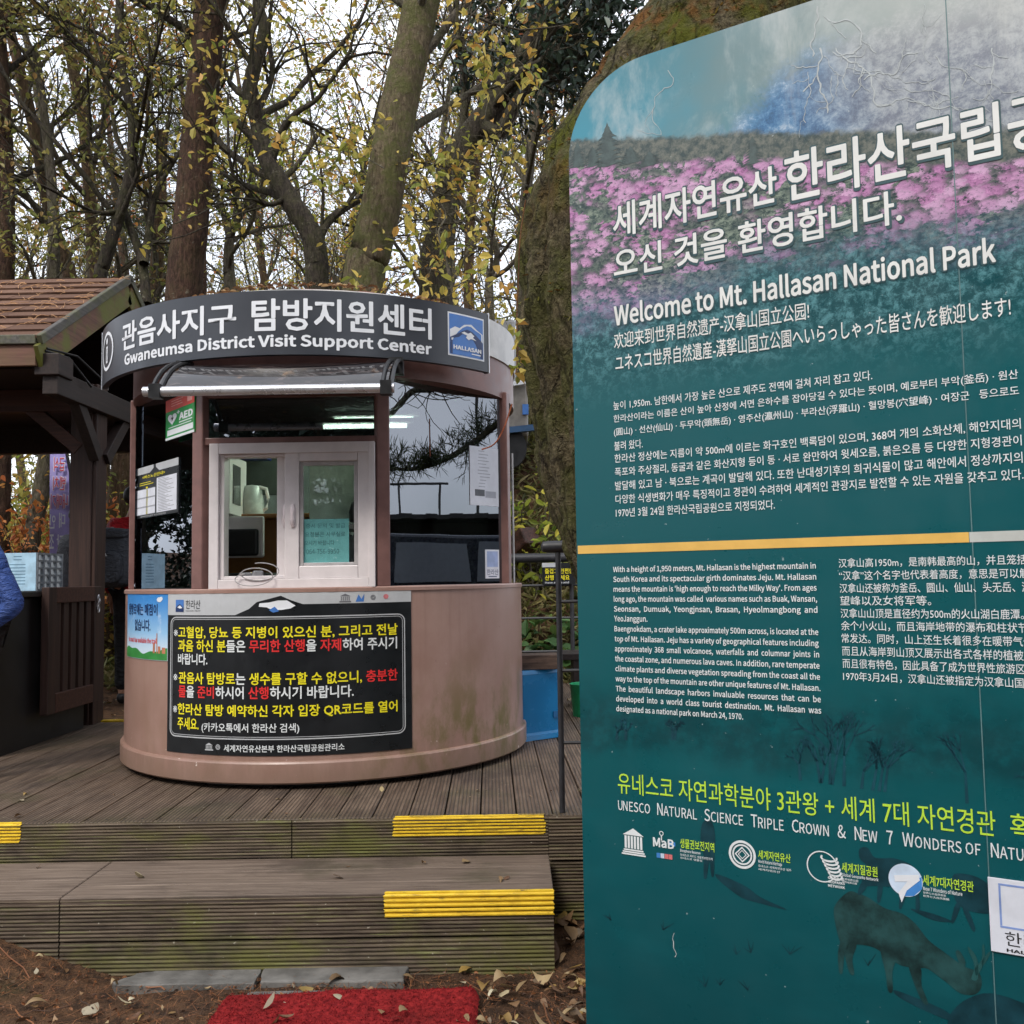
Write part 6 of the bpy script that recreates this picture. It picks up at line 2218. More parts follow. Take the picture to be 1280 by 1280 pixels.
def mat_leaf(name, cols, trans=0.35, rough=0.5):
    g = Gr(name)
    r = g.island()
    n = len(cols)
    c = g.ramp(r, [((i + 0.5) / n, q) for i, q in enumerate(cols)])
    b = g.new('ShaderNodeBsdfPrincipled')
    g.put(b.inputs['Base Color'], c)
    g.put(b.inputs['Roughness'], rough)
    g.put(b.inputs['Specular IOR Level'], 0.35)
    t = g.new('ShaderNodeBsdfTranslucent')
    g.put(t.inputs['Color'], c)
    m = g.new('ShaderNodeMixShader')
    m.inputs[0].default_value = trans
    g.t.links.new(b.outputs[0], m.inputs[1])
    g.t.links.new(t.outputs[0], m.inputs[2])
    g.t.links.new(m.outputs[0], g.o.inputs['Surface'])
    return g.mat


BK = dict(red=mat_bark('reddish_bark', S(50, 36, 30), S(88, 66, 54), 0.15),
          grey=mat_bark('grey_bark', S(66, 60, 52), S(112, 104, 92), 0.35),
          moss=mat_bark('mossy_bark', S(74, 64, 50), S(116, 104, 82), 0.9),
          dark=mat_bark('dark_bark', S(42, 38, 34), S(78, 70, 62), 0.3),
          brown=mat_bark('brown_bark', S(72, 56, 44), S(112, 90, 72), 0.3))
LF = dict(olive=mat_leaf('olive_autumn_leaf', [S(112, 120, 62), S(152, 150, 82), S(172, 158, 90), S(126, 134, 66), S(150, 122, 76)]),
          yellow=mat_leaf('yellow_autumn_leaf', [S(200, 176, 84), S(214, 194, 108), S(150, 156, 70), S(206, 156, 84), S(176, 166, 84), S(132, 142, 66)], 0.45),
          orange=mat_leaf('orange_autumn_leaf', [S(176, 100, 56), S(200, 132, 72), S(158, 92, 60), S(206, 150, 84)], 0.45),
          green=mat_leaf('yellow_green_leaf', [S(132, 150, 56), S(178, 182, 72), S(96, 124, 50), S(206, 194, 84)], 0.45),
          ever=mat_leaf('dark_evergreen_leaf', [S(36, 48, 40), S(54, 70, 56), S(80, 98, 84), S(44, 58, 48)], 0.15, 0.3),
          pine=mat_leaf('pine_needle', [S(34, 46, 28), S(54, 66, 36), S(78, 82, 46)], 0.15),
          dry=mat_leaf('dry_brown_leaf', [S(118, 86, 56), S(150, 116, 78), S(96, 70, 50), S(176, 146, 100)], 0.2),
          bamboo=mat_leaf('dwarf_bamboo_leaf', [S(142, 132, 86), S(112, 112, 60), S(90, 96, 50), S(170, 156, 112), S(76, 80, 44)], 0.3))


def leaf_mesh(mb, p, d, size, rs_, asp=0.55, fold=0.25, droop=0.2):
    """many leaves at once: p (n,3) bases, d (n,3) directions, size (n,)"""
    n = len(p)
    d = d / (np.linalg.norm(d, axis=1)[:, None] + 1e-9)
    up = rs_.normal(0, 0.6, (n, 3)) + np.array([0, 0, 1.0])
    sd = np.cross(d, up)
    sd /= np.linalg.norm(sd, axis=1)[:, None] + 1e-9
    nn = np.cross(sd, d)
    s = size[:, None]
    hw = s * asp * 0.5
    f = nn * hw * fold * 2
    dr = -nn * s * droop * rs_.uniform(0, 1, (n, 1))
    b = p
    l1 = p + d * s * 0.30 - sd * hw * 0.85 + f
    l2 = p + d * s * 0.68 - sd * hw * 0.80 + f + dr * 0.5
    t = p + d * s + dr
    r2 = p + d * s * 0.68 + sd * hw * 0.80 + f + dr * 0.5
    r1 = p + d * s * 0.30 + sd * hw * 0.85 + f
    v = np.stack([b, l1, l2, t, r2, r1], 1).reshape(-1, 3)
    k = np.arange(n)[:, None] * 6
    fa = np.concatenate([k + np.array([[0, 3, 2, 1]]), k + np.array([[0, 5, 4, 3]])])
    mb.add(v, fa)


class Tree:
    def __init__(s, seed):
        s.rs = np.random.RandomState(seed)
        s.wood, s.twig = MB(), MB()
        s.lp, s.ld = [], []

    def path(s, p, d, L, segs, wander, up):
        pts = [np.array(p, float)]
        d = d / np.linalg.norm(d)
        for i in range(segs):
            d = d + s.rs.normal(0, wander, 3) + np.array([0, 0, up])
            d /= np.linalg.norm(d)
            pts.append(pts[-1] + d * L / segs)
        return np.array(pts)

    def grow(s, pts, rad, lv, cfg):
        (s.wood if lv == 0 else s.twig).tube(pts, rad, (12, 6, 4, 3, 3)[lv], cap=False)
        if lv >= len(cfg['n']):
            k = cfg['leaves']
            if k:
                t = s.rs.uniform(0.15, 1.0, k) * (len(pts) - 1)
                i = np.minimum(t.astype(int), len(pts) - 2)
                f = (t - i)[:, None]
                q = pts[i] * (1 - f) + pts[i + 1] * f
                dd = (pts[i + 1] - pts[i])
                dd = dd / (np.linalg.norm(dd, axis=1)[:, None] + 1e-9)
                s.lp.append(q + s.rs.normal(0, cfg.get('jit', 0.03), (k, 3)))
                s.ld.append(dd * 0.6 + s.rs.normal(0, 0.7, (k, 3)) + np.array([0, 0, cfg.get('hang', -0.2)]))
            return
        seg = np.linalg.norm(np.diff(pts, axis=0), axis=1)
        n = cfg['n'][lv]
        for j in range(n):
            t = cfg['t0'][lv] + (1 - cfg['t0'][lv]) * (j + s.rs.rand()) / n
            x = min(t * (len(pts) - 1), len(pts) - 1.001)
            i = int(x)
            f = x - i
            p = pts[i] * (1 - f) + pts[i + 1] * f
            r = (rad[i] * (1 - f) + rad[i + 1] * f)
            d = pts[i + 1] - pts[i]
            d /= np.linalg.norm(d) + 1e-9
            a = s.rs.uniform(*cfg['ang'][lv])
            side = np.cross(d, s.rs.normal(0, 1, 3))
            side /= np.linalg.norm(side) + 1e-9
            nd = d * math.cos(a) + side * math.sin(a)
            L = cfg['len'][lv] * s.rs.uniform(0.6, 1.25) * (1.15 - 0.6 * t)
            segs = cfg['segs'][lv]
            q = s.path(p, nd, L, segs, cfg['wander'][lv], cfg['up'][lv])
            r1 = min(r * cfg['rr'][lv], cfg['rmax'][lv])
            s.grow(q, np.linspace(r1, max(r1 * 0.25, 0.0022 + 0.0012 * (2 - min(lv, 2))), segs + 1), lv + 1, cfg)

    def leaves(s, size, asp=0.5, var=0.45, fold=0.25):
        mb = MB()
        if s.lp:
            p, d = np.concatenate(s.lp), np.concatenate(s.ld)
            leaf_mesh(mb, p, d, size * s.rs.uniform(1 - var, 1 + var, len(p)), s.rs, asp, fold)
        return mb


BASE = dict(n=(13, 6, 5), t0=(0.28, 0.2, 0.15), len=(2.6, 1.15, 0.55), ang=((0.5, 1.1), (0.4, 1.0), (0.4, 1.1)), segs=(6, 4, 3),
            wander=(0.16, 0.2, 0.22), up=(0.05, 0.02, 0.0), rr=(0.5, 0.6, 0.6), rmax=(0.048, 0.018, 0.007), leaves=7)


def cfg(**k):
    c = dict(BASE)
    c.update(k)
    return c


def smooth_path(p, m=4):
    p = np.array(p, float)
    n = len(p)
    o = []
    for i in range(n - 1):
        a, b, c, d = p[max(i - 1, 0)], p[i], p[i + 1], p[min(i + 2, n - 1)]
        for t in np.linspace(0, 1, m + 1)[:-1]:
            o.append(0.5 * ((2 * b) + (c - a) * t + (2 * a - 5 * b + 4 * c - d) * t * t + (3 * b - a - 3 * c + d) * t ** 3))
    o.append(p[-1])
    return np.array(o)


def spray(T, pxs, Y, n, r0=0.006, spread=0.10, y_amp=0.25):
    """a leafy twig through surveyed points, with short side twigs"""
    p = np.array([at(x, y, Y + T.rs.uniform(-y_amp, y_amp)) for x, y in pxs])
    p = smooth_path(p)
    T.twig.tube(p, np.linspace(r0, r0 * 0.4, len(p)), 5, cap=False)
    for _ in range(max(2, n // 5)):
        i = T.rs.randint(1, len(p) - 1)
        d = p[i] - p[i - 1]
        d = d / (np.linalg.norm(d) + 1e-9) + T.rs.normal(0, 0.7, 3)
        q = T.path(p[i], d, T.rs.uniform(0.12, 0.45), 4, 0.25, 0.0)
        T.twig.tube(q, np.linspace(r0 * 0.55, r0 * 0.3, 5), 4, cap=False)
        k = 5
        ii = T.rs.randint(1, 5, k)
        T.lp.append(q[ii] + T.rs.normal(0, spread * 0.25, (k, 3)))
        T.ld.append(T.rs.normal(0, 0.8, (k, 3)) + np.array([0, 0, -0.3]))


def hero(name, label, group, pxs, Y, rb, rt, bark, leafk, lsize, seed, conf, limbs=(), sprays=(), top=2.5, asp=0.55, base_z=None):
    T = Tree(seed)
    pts = [at(x, y, Y) for x, y in pxs]
    d = pts[0] - pts[1]
    g0 = float(gz(pts[0][0], Y)) - 0.1 if base_z is None else base_z
    k = (pts[0][2] - g0) / max(0.3, -d[2]) if d[2] < 0 else 1
    b = pts[0] + np.array([d[0] * k * 0.5, 0, g0 - pts[0][2]])
    e = pts[-1] - pts[-2]
    e = e / np.linalg.norm(e)
    path = smooth_path([b] + pts + [pts[-1] + e * top * 0.5 + [0.1, 0.1, 0], pts[-1] + e * top])
    n = len(path)
    zz = np.array([q[2] for q in path])
    r = np.interp(zz, [pts[0][2], pts[-1][2], pts[-1][2] + top], [rb, rt, rt * 0.5])
    r[:3] *= np.array([1.35, 1.18, 1.06])
    T.grow(path, r, 0, conf)
    for lp, r0 in limbs:
        q = smooth_path([at(x, y, Y + dy) for x, y, dy in lp])
        c2 = dict(conf)
        c2['n'] = (5,) + tuple(conf['n'][2:]) if len(conf['n']) > 2 else conf['n']
        T.wood.tube(q, np.linspace(r0, r0 * 0.35, len(q)), 8, cap=False)
        sub = dict(conf)
        m = len(q)
        for j in range(7):
            i = T.rs.randint(m // 4, m - 1)
            dd = q[i] - q[i - 1]
            dd = dd / np.linalg.norm(dd) + T.rs.normal(0, 0.6, 3)
            w_ = T.path(q[i], dd, conf['len'][1] * T.rs.uniform(0.7, 1.4), 4, 0.2, 0.03)
            T.grow(w_, np.linspace(min(0.02, r0 * 0.4), 0.004, 5), 2, conf)
    for sx in sprays:
        spray(T, *sx)
    root = empty(name, tuple(b), label, 'tree', group)
    T.wood.build('trunk', BK[bark], root, smooth=True, sharp=0)
    T.twig.build('branches', BK['dark' if bark in ('dark', 'red') else 'grey'], root, smooth=True, sharp=0)
    if T.lp:
        T.leaves(lsize, asp).build('leaves', LF[leafk], root)
    return root


G_T = None
hero('tall_red_trunked_tree', 'tall straight tree with thick reddish bark rising behind the kiosk sign', G_T, [(229, 375), (237, 300), (245, 200), (257, 80), (264, 0)], 9.6, 0.185, 0.16, 'red', 'yellow', 0.085, 11,
     cfg(n=(9, 4, 4), t0=(0.5, 0.2, 0.2), leaves=3),
     sprays=[([(300, 70), (270, 60), (240, 85), (225, 115)], 8.2, 18, 0.006, 0.1), ([(310, 130), (280, 140), (250, 150), (228, 165)], 8.0, 34, 0.006, 0.1), ([(400, 190), (350, 165), (300, 140), (262, 128)], 8.0, 44, 0.007, 0.12)])
hero('mossy_leaning_tree', 'mossy green trunk leaning right above the middle of the kiosk roof', G_T, [(452, 380), (462, 320), (478, 250), (497, 140), (520, 40), (528, 0)], 8.6, 0.20, 0.17, 'moss', 'yellow', 0.08, 12,
     cfg(n=(8, 4, 4), t0=(0.45, 0.2, 0.2), leaves=3),
     limbs=[([(549, 85, -0.3), (560, 62, -0.4), (573, 46, -0.5), (571, 0, -0.6), (580, -60, -0.6)], 0.022)],
     sprays=[([(549, 82), (573, 46), (609, 62), (639, 69), (672, 98)], 7.4, 60, 0.008, 0.12), ([(590, 40), (600, 60), (630, 80), (650, 105)], 7.4, 50, 0.006, 0.12), ([(575, 60), (590, 30), (600, 22)], 7.4, 14, 0.005),
             ([(620, -20), (626, 60), (610, 125), (606, 150)], 7.6, 6, 0.006), ([(557, 80), (563, 108), (557, 184), (557, 235)], 7.6, 14, 0.006), ([(480, 210), (440, 190), (390, 180), (345, 190)], 8.0, 70, 0.006, 0.14), ([(470, 160), (440, 175), (410, 215)], 8.0, 50, 0.006, 0.14)])
hero('dark_forked_tree', 'dark crooked tree forking low just left of the mossy leaning trunk', G_T, [(396, 385), (396, 330), (388, 290), (362, 250), (330, 190), (322, 150), (312, 110), (330, 40), (322, 0)], 9.4, 0.13, 0.055, 'dark', 'yellow', 0.07, 13,
     cfg(n=(12, 5, 5), t0=(0.3, 0.2, 0.15), leaves=4),
     limbs=[([(396, 310, 0), (402, 290, 0.1), (420, 268, 0.2), (470, 235, 0.4), (520, 190, 0.6)], 0.06), ([(336, 215, 0), (352, 165, -0.1), (372, 140, -0.2), (400, 120, -0.2), (440, 60, -0.3)], 0.045), ([(316, 150, 0), (340, 95, 0.2), (336, 40, 0.3), (345, -40, 0.4)], 0.04), ([(362, 245, 0), (330, 255, -0.2), (290, 215, -0.4), (285, 120, -0.5)], 0.03)],
     sprays=[([(430, 300), (470, 260), (500, 215), (540, 200)], 8.9, 110, 0.007, 0.16), ([(420, 240), (450, 215), (500, 180)], 8.9, 90, 0.007, 0.16)])
hero('dark_evergreen_tree', 'dark leafy evergreen with black leaning limbs above the right end of the kiosk sign', G_T, [(545, 385), (545, 330), (556, 260), (575, 190), (612, 140), (650, 80), (690, 10)], 10.6, 0.20, 0.12, 'dark', 'ever', 0.105, 14,
     cfg(n=(16, 7, 6), t0=(0.50, 0.25, 0.1), len=(2.1, 1.0, 0.55), leaves=9, jit=0.09),
     limbs=[([(600, 155, 0), (625, 165, -0.2), (650, 120, -0.3), (700, 60, -0.4), (740, 10, -0.4)], 0.10), ([(556, 260, 0), (580, 150, 0.3), (575, 60, 0.6), (560, 0, 0.7)], 0.07)])
hero('thin_twin_tree', 'slender grey tree with many crooked stems left of the reddish trunk', G_T, [(122, 385), (130, 330), (150, 265), (163, 215), (166, 150), (152, 85), (150, 0)], 10.2, 0.075, 0.045, 'dark', 'olive', 0.07, 15,
     cfg(n=(14, 6, 5), t0=(0.25, 0.2, 0.15), leaves=6),
     limbs=[([(183, 380, 0), (178, 330, 0.1), (165, 290, 0.1), (150, 250, 0.2), (130, 200, 0.3), (100, 160, 0.4)], 0.06), ([(180, 330, 0), (186, 290, 0.2), (196, 240, 0.2), (222, 195, 0.2)], 0.055), ([(160, 215, 0), (175, 120, 0.2), (200, 40, 0.3), (230, -30, 0.3)], 0.03), ([(150, 262, 0), (118, 265, -0.2), (60, 235, -0.4), (10, 220, -0.5)], 0.03)])
hero('leaning_brown_tree', 'thin brown trunk leaning left over the pavilion roof', G_T, [(90, 385), (82, 330), (66, 280), (52, 210), (40, 150), (18, 60), (5, 0)], 11.4, 0.085, 0.06, 'brown', 'olive', 0.075, 16, cfg(n=(13, 6, 5), leaves=8))
hero('straight_brown_tree', 'straight brown trunk just left of the slender crooked tree', G_T, [(122, 385), (117, 320), (112, 240), (104, 150), (92, 90), (80, 0)], 12.6, 0.09, 0.07, 'brown', 'orange', 0.07, 17, cfg(n=(13, 6, 5), leaves=5))
hero('edge_trunk_tree', 'reddish dark trunk cut by the left edge above the pavilion', G_T, [(2, 385), (4, 300), (3, 200), (-2, 100), (-6, 0)], 10.6, 0.13, 0.11, 'red', 'olive', 0.075, 18, cfg(n=(13, 6, 5), leaves=7), limbs=[([(-8, 55, 0), (8, 30, -0.1), (24, 0, -0.2), (30, -30, -0.2)], 0.07)])
hero('pale_forked_tree', 'small pale forked tree between the reddish trunk and the dark forked tree', G_T, [(288, 390), (286, 340), (287, 300), (296, 272), (312, 255)], 13.0, 0.10, 0.05, 'grey', 'green', 0.07, 19, cfg(n=(10, 6, 5), len=(1.8, 0.9, 0.45), leaves=3),
     limbs=[([(287, 300, 0), (278, 262, 0.1), (266, 230, 0.2), (262, 190, 0.2)], 0.05), ([(290, 285, 0), (300, 230, 0.1), (304, 200, 0.1)], 0.035)], top=1.5)
hero('pavilion_view_tree', 'slanting mottled trunk seen through the open pavilion beside the purple flag', G_T, [(30, 735), (42, 660), (54, 600), (60, 545), (58, 480)], 10.8, 0.10, 0.085, 'grey', 'olive', 0.07, 20, cfg(n=(8, 5, 5), t0=(0.5, 0.2, 0.15), leaves=6), top=4)
hero('gap_trunk_tree', 'brown trunk in the gap between the pavilion post and the kiosk', G_T, [(134, 700), (146, 640), (152, 590), (158, 540)], 12.0, 0.16, 0.12, 'brown', 'olive', 0.07, 23, cfg(n=(8, 5, 5), t0=(0.5, 0.2, 0.15), leaves=6), top=4)
hero('sapling_with_yellow_leaves', 'yellow leaved sapling spilling over the right end of the kiosk roof', G_T, [(575, 420), (566, 365), (556, 320), (548, 290)], 7.3, 0.018, 0.008, 'grey', 'yellow', 0.085, 21,
     cfg(n=(6, 3), t0=(0.4, 0.2), len=(0.5, 0.25), leaves=3, ang=((0.5, 1.1), (0.4, 1.0)), segs=(4, 3), wander=(0.2, 0.2), up=(0, 0), rr=(0.5, 0.5), rmax=(0.01, 0.005)),
     sprays=[([(560, 345), (530, 335), (505, 345), (478, 365)], 7.2, 34, 0.006, 0.1), ([(566, 360), (590, 350), (612, 365), (640, 378)], 7.0, 40, 0.006, 0.1), ([(550, 330), (530, 305), (505, 300)], 7.2, 24, 0.005, 0.1), ([(600, 310), (570, 300), (540, 315)], 7.4, 18, 0.005, 0.1), ([(640, 372), (610, 372), (580, 378)], 6.9, 34, 0.005, 0.1)], top=0.4)
hero('twiggy_pale_tree', 'pale tangled bare twigged tree left of the big mossy trunk', G_T, [(612, 400), (612, 350), (622, 320), (612, 290), (590, 268)], 9.0, 0.05, 0.02, 'grey', 'yellow', 0.075, 22,
     cfg(n=(12, 7, 5), t0=(0.2, 0.15, 0.1), len=(1.5, 0.8, 0.4), wander=(0.3, 0.3, 0.3), leaves=1),
     limbs=[([(612, 350, 0), (640, 330, -0.2), (660, 290, -0.3), (640, 260, -0.3)], 0.025), ([(596, 272, 0), (560, 280, 0.1), (520, 275, 0.2), (480, 290, 0.2)], 0.015)],
     sprays=[([(560, 230), (600, 195), (650, 200)], 8.6, 80, 0.006, 0.15), ([(570, 170), (560, 210), (590, 235)], 8.6, 60, 0.006, 0.15), ([(620, 300), (640, 290), (652, 300)], 8.0, 14, 0.005, 0.12)], top=0.6)


# background kinds, copied through the wood
def kind(name, label, cat, group, seed, H, r0, bark, leafk, ls, conf, lean=0.1, asp=0.55):
    T = Tree(seed)
    p = T.path((0, 0, -0.3), np.array([T.rs.uniform(-lean, lean), T.rs.uniform(-lean, lean), 1]), H, 12, 0.05, 0.01)
    T.grow(p, np.linspace(r0, r0 * 0.25, 13), 0, conf)
    root = empty(name, (0, 0, 0), label, cat, group)
    T.wood.build('trunk', BK[bark], root, smooth=True, sharp=0)
    T.twig.build('branches', BK['grey'], root, smooth=True, sharp=0)
    T.leaves(ls, asp).build('leaves', LF[leafk], root)
    return root


big = dict(len=(3.6, 1.6, 0.75), rmax=(0.055, 0.02, 0.008))
kinds = [
    kind('autumn_forest_tree', 'olive brown autumn tree standing far back in the wood', 'tree', 'olive brown trees far back in the wood', 31, 11.0, 0.13, 'brown', 'olive', 0.06, cfg(n=(18, 7, 5), t0=(0.34, 0.15, 0.1), leaves=10, **big)),
    kind('yellow_forest_tree', 'yellow leaved tree standing far back in the wood', 'tree', 'yellow trees far back in the wood', 32, 9.0, 0.10, 'grey', 'yellow', 0.07, cfg(n=(16, 6, 5), t0=(0.26, 0.15, 0.1), leaves=8, **big)),
    kind('bare_forest_tree', 'nearly leafless grey tree standing far back in the wood', 'tree', 'bare grey trees far back in the wood', 33, 12.0, 0.12, 'grey', 'orange', 0.075, cfg(n=(18, 8, 6), t0=(0.3, 0.15, 0.1), leaves=1, **big)),
    kind('pine_forest_tree', 'green pine tree standing far back in the wood', 'tree', 'green pines far back in the wood', 34, 14.0, 0.18, 'red', 'pine', 0.16, cfg(n=(24, 7, 5), t0=(0.42, 0.3, 0.2), len=(2.6, 1.2, 0.5), ang=((0.9, 1.4), (0.5, 1.0), (0.4, 1.0)), leaves=14, up=(0.02, 0.03, 0.05), jit=0.04, hang=0.15), asp=0.07),
]
rs = np.random.RandomState(77)
first = [True] * 4
spots = []
for i in range(32):
    for _ in range(60):
        Y = 13.5 + 23 * rs.rand() ** 1.15
        b = R(rs.uniform(-36, 16 if i < 30 else 32))
        X = Y * math.tan(b)
        if all((X - x) ** 2 + (Y - y) ** 2 > 1.6 for x, y in spots):
            break
    spots.append((X, Y))
    px = 640 + F_PX * math.tan(b)
    k = rs.choice(4, p=(0.42, 0.22, 0.22, 0.14) if px < 330 else (0.28, 0.34, 0.26, 0.12))
    o = kinds[k] if first[k] else copy_tree(kinds[k])
    first[k] = False
    o.location = (X, Y, float(gz(X, Y)) - 0.05)
    s_ = rs.uniform(0.75, 1.15) * (1.0 + 0.012 * (Y - 12))
    o.scale = (s_, s_, s_)
    o.rotation_euler = (0, 0, rs.uniform(0, 6.28))

# shrubs
def shrub(name, label, group, seed, Hh, Wd, leafk, ls, nl, loc, n0=16):
    T = Tree(seed)
    for i in range(n0):
        d = np.array([T.rs.normal(0, Wd), T.rs.normal(0, Wd), 1.0])
        q = T.path((T.rs.normal(0, 0.08), T.rs.normal(0, 0.08), -0.1), d, Hh * T.rs.uniform(0.6, 1.15), 6, 0.15, 0.0)
        T.twig.tube(q, np.linspace(0.012, 0.004, 7), 4, cap=False)
        for j in range(7):
            a = T.rs.randint(1, 7)
            w_ = T.path(q[a], T.rs.normal(0, 1, 3) + np.array([0, 0, 0.3]), 0.35 * Hh * T.rs.uniform(0.4, 1), 3, 0.2, 0)
            T.twig.tube(w_, np.linspace(0.005, 0.002, 4), 3, cap=False)
            T.lp.append(w_[T.rs.randint(0, 4, nl)] + T.rs.normal(0, 0.05, (nl, 3)))
            T.ld.append(T.rs.normal(0, 1, (nl, 3)) + np.array([0, 0, -0.1]))
    root = empty(name, loc, label, 'shrub', group)
    mbx = T.twig
    mbx.v = [v + np.array(loc) for v in mbx.v]
    mbx.build('stems', BK['grey'], root, smooth=True, sharp=0)
    ml = T.leaves(ls)
    ml.v = [v + np.array(loc) for v in ml.v]
    ml.build('leaves', LF[leafk], root)
    return root


def gpt(x, y, Y):
    p = at(x, y, Y)
    return (p[0], Y, float(gz(p[0], Y)))


p = gpt(662, 640, 9.9)
shrub('bank_shrub', 'yellow green broad leaved shrub on the bank right of the kiosk', None, 41, 1.55, 0.34, 'green', 0.12, 4, p, 9)
sh0 = shrub('orange_maple_shrub', 'rusty orange maple bush seen through the pavilion left of the slanting trunk', None, 42, 2.3, 0.35, 'orange', 0.075, 22, gpt(12, 700, 10.6), 30)
shrub('gap_shrub', 'yellow green bush in the gap between the pavilion post and the kiosk', None, 43, 2.8, 0.38, 'green', 0.09, 14, gpt(138, 700, 12.8), 24)
uk = [shrub('undergrowth_shrub', 'straw yellow undergrowth bush on the wood floor behind the pavilion', 'straw yellow undergrowth bushes', 44, 2.4, 0.5, 'yellow', 0.08, 14, (0, 0, 0), 24),
      shrub('olive_undergrowth_shrub', 'olive brown undergrowth bush on the wood floor behind the pavilion', 'olive brown undergrowth bushes', 45, 2.6, 0.5, 'olive', 0.08, 16, (0, 0, 0), 26)]
first = [True, True]
for i in range(22):
    Y = 12.0 + 12 * rs.rand()
    X = Y * math.tan(R(rs.uniform(-33, -20)))
    k = i % 2
    o = uk[k] if first[k] else copy_tree(uk[k])
    first[k] = False
    o.location = (X, Y, float(gz(X, Y)))
    o.rotation_euler = (0, 0, rs.uniform(0, 6))
    s_ = rs.uniform(0.7, 1.3)
    o.scale = (s_, s_, s_)
for i in range(14):
    Y = 11.5 + 6 * rs.rand()
    X = Y * math.tan(R(rs.uniform(-17, 6)))
    k = i % 2
    o = copy_tree(uk[k])
    o['label'] = ('straw yellow bush on the rising ground behind the kiosk roof', 'olive brown bush on the rising ground behind the kiosk roof')[k]
    o['group'] = ('straw yellow bushes behind the kiosk', 'olive brown bushes behind the kiosk')[k]
    o.location = (X, Y, float(gz(X, Y)))
    o.rotation_euler = (0, 0, rs.uniform(0, 6))
    s_ = rs.uniform(0.6, 1.0)
    o.scale = (s_, s_, s_)

# ground cover on the bank and the wood floor
mb = MB()
k = 15000
X = np.concatenate([rs.uniform(-1.6, 2.6, k), rs.uniform(-9, -1.2, k)])
Y = np.concatenate([8.85 + 4.5 * rs.rand(k) ** 1.3, 9.2 + 9 * rs.rand(k)])
Pc = np.stack([X, Y, gz(X, Y) + rs.uniform(0, 0.10, 2 * k)], 1)
dd = np.stack([rs.normal(0, 1, 2 * k), rs.normal(-0.25, 1, 2 * k), rs.uniform(-0.1, 1.3, 2 * k)], 1)
leaf_mesh(mb, Pc, dd, rs.uniform(0.07, 0.20, 2 * k), rs, 0.2, 0.2, 0.5)
tag(mb.build('ground_cover', LF['bamboo']), 'straw coloured dwarf bamboo and weeds covering the bank', 'ground cover', kind='stuff')
mb = MB()
k = 420
X = rs.uniform(-0.6, 1.6, k)
Y = 8.85 + 0.5 * rs.rand(k)
leaf_mesh(mb, np.stack([X, Y, gz(X, Y) + rs.uniform(0.02, 0.3, k)], 1), np.stack([rs.normal(0, 1, k), rs.normal(-0.6, 0.6, k), rs.uniform(-0.2, 0.8, k)], 1), rs.uniform(0.08, 0.17, k), rs, 0.75, 0.15, 0.3)
tag(mb.build('weeds', mat_leaf('dark_green_weed', [S(64, 96, 52), S(86, 120, 66), S(48, 76, 44), S(110, 132, 70)], 0.3)), 'dark green broad leaved weeds at the foot of the bank behind the railing', 'weeds', kind='stuff')

# ------------------------------------------------------------------ the huge mossy trunk behind the board
def mat_huge():
    g = Gr('moss_and_lichen_bark')
    p = g.coord()
    x, y, z = g.xyz(p)
    n = g.noise(p, 46, 5, 0.7)
    n2_ = g.noise(p, 7, 5, 0.65)
    c = g.mix(g.ss(n, 0.3, 0.7), S(70, 62, 48), S(132, 120, 92))
    st = g.noise(g.sc(p, (22, 22, 3)), 1.6, 6, 0.7, 0.5)
    c = g.mix(g.ss(st, 0.52, 0.66) * 0.6, c, S(62, 54, 44))
    c = g.mix(g.ss(g.noise(p, 120, 3, 0.7), 0.56, 0.68) * 0.5, c, S(158, 148, 122))
    c = g.mix(g.ss(n2_, 0.40, 0.60) * 0.62, c, S(88, 92, 44))
    c = g.mix(g.ss(g.noise(p, 3.2, 5, 0.6), 0.46, 0.60) * g.ss(z, 2.2, 3.0), c, S(98, 100, 36))
    c = g.mix(g.ss(g.noise(p, 2.3, 5, 0.7), 0.52, 0.62) * g.ss(z, 2.5, 3.2), c, S(132, 92, 50))
    c = g.mix(g.ss(g.noise(p, 4.5, 4, 0.6), 0.58, 0.70) * 0.6, c, S(58, 50, 42))
    crk = g.ss(g.vor(g.vec(x * 9 + n2_ * 1.2, y * 9 + n2_ * 1.2, z * 4.5 + st * 1.0), 1.3, 'DISTANCE_TO_EDGE'), 0.0, 0.07)
    c = g.mix((1.0 - crk) * 0.55 * g.ss(g.noise(p, 3.7, 3, 0.6), 0.40, 0.60), c, S(40, 34, 28))
    return g.out(c, 0.95, g.bump(n * 0.9 + n2_ * 0.6 + st * 0.9 + crk * 0.6, 1.0, 0.05), spec=0.15)


edge_px = [(722, 735), (705, 690), (690, 650), (665, 560), (650, 480), (645, 400), (645, 330), (653, 240), (688, 172), (716, 130), (745, 75), (795, 0)]
YC = 3.55
E_ = np.array([at(x, y, YC - 0.15) for x, y in edge_px])
zk = np.concatenate([[-0.1, 0.5], E_[:, 2], [3.9, 4.6, 5.6, 6.5]])
lk = np.concatenate([[0.36, 0.38], E_[:, 0], [0.72, 1.30, 2.1, 2.9]])
rk = np.interp(zk, [-0.1, 1.4, 2.5, 3.0, 3.6, 4.6, 6.5], [0.50, 0.44, 0.58, 0.60, 0.58, 0.46, 0.34])
NZ, NT = 210, 260
zs = np.linspace(-0.1, 6.5, NZ)
lx, rr_ = np.interp(zs, zk, lk), np.interp(zs, zk, rk)
ker = np.array([1, 2, 3, 2, 1]) / 9
lx[2:-2] = np.convolve(lx, ker, 'valid')
cxs = lx + rr_
th = np.linspace(0, 2 * math.pi, NT + 1)
TH, ZZ = np.meshgrid(th, zs)
tw = 0.35 * np.interp(ZZ, [0, 3, 6.5], [0, 1, 1.5])
rid = 1.0 + 0 * TH
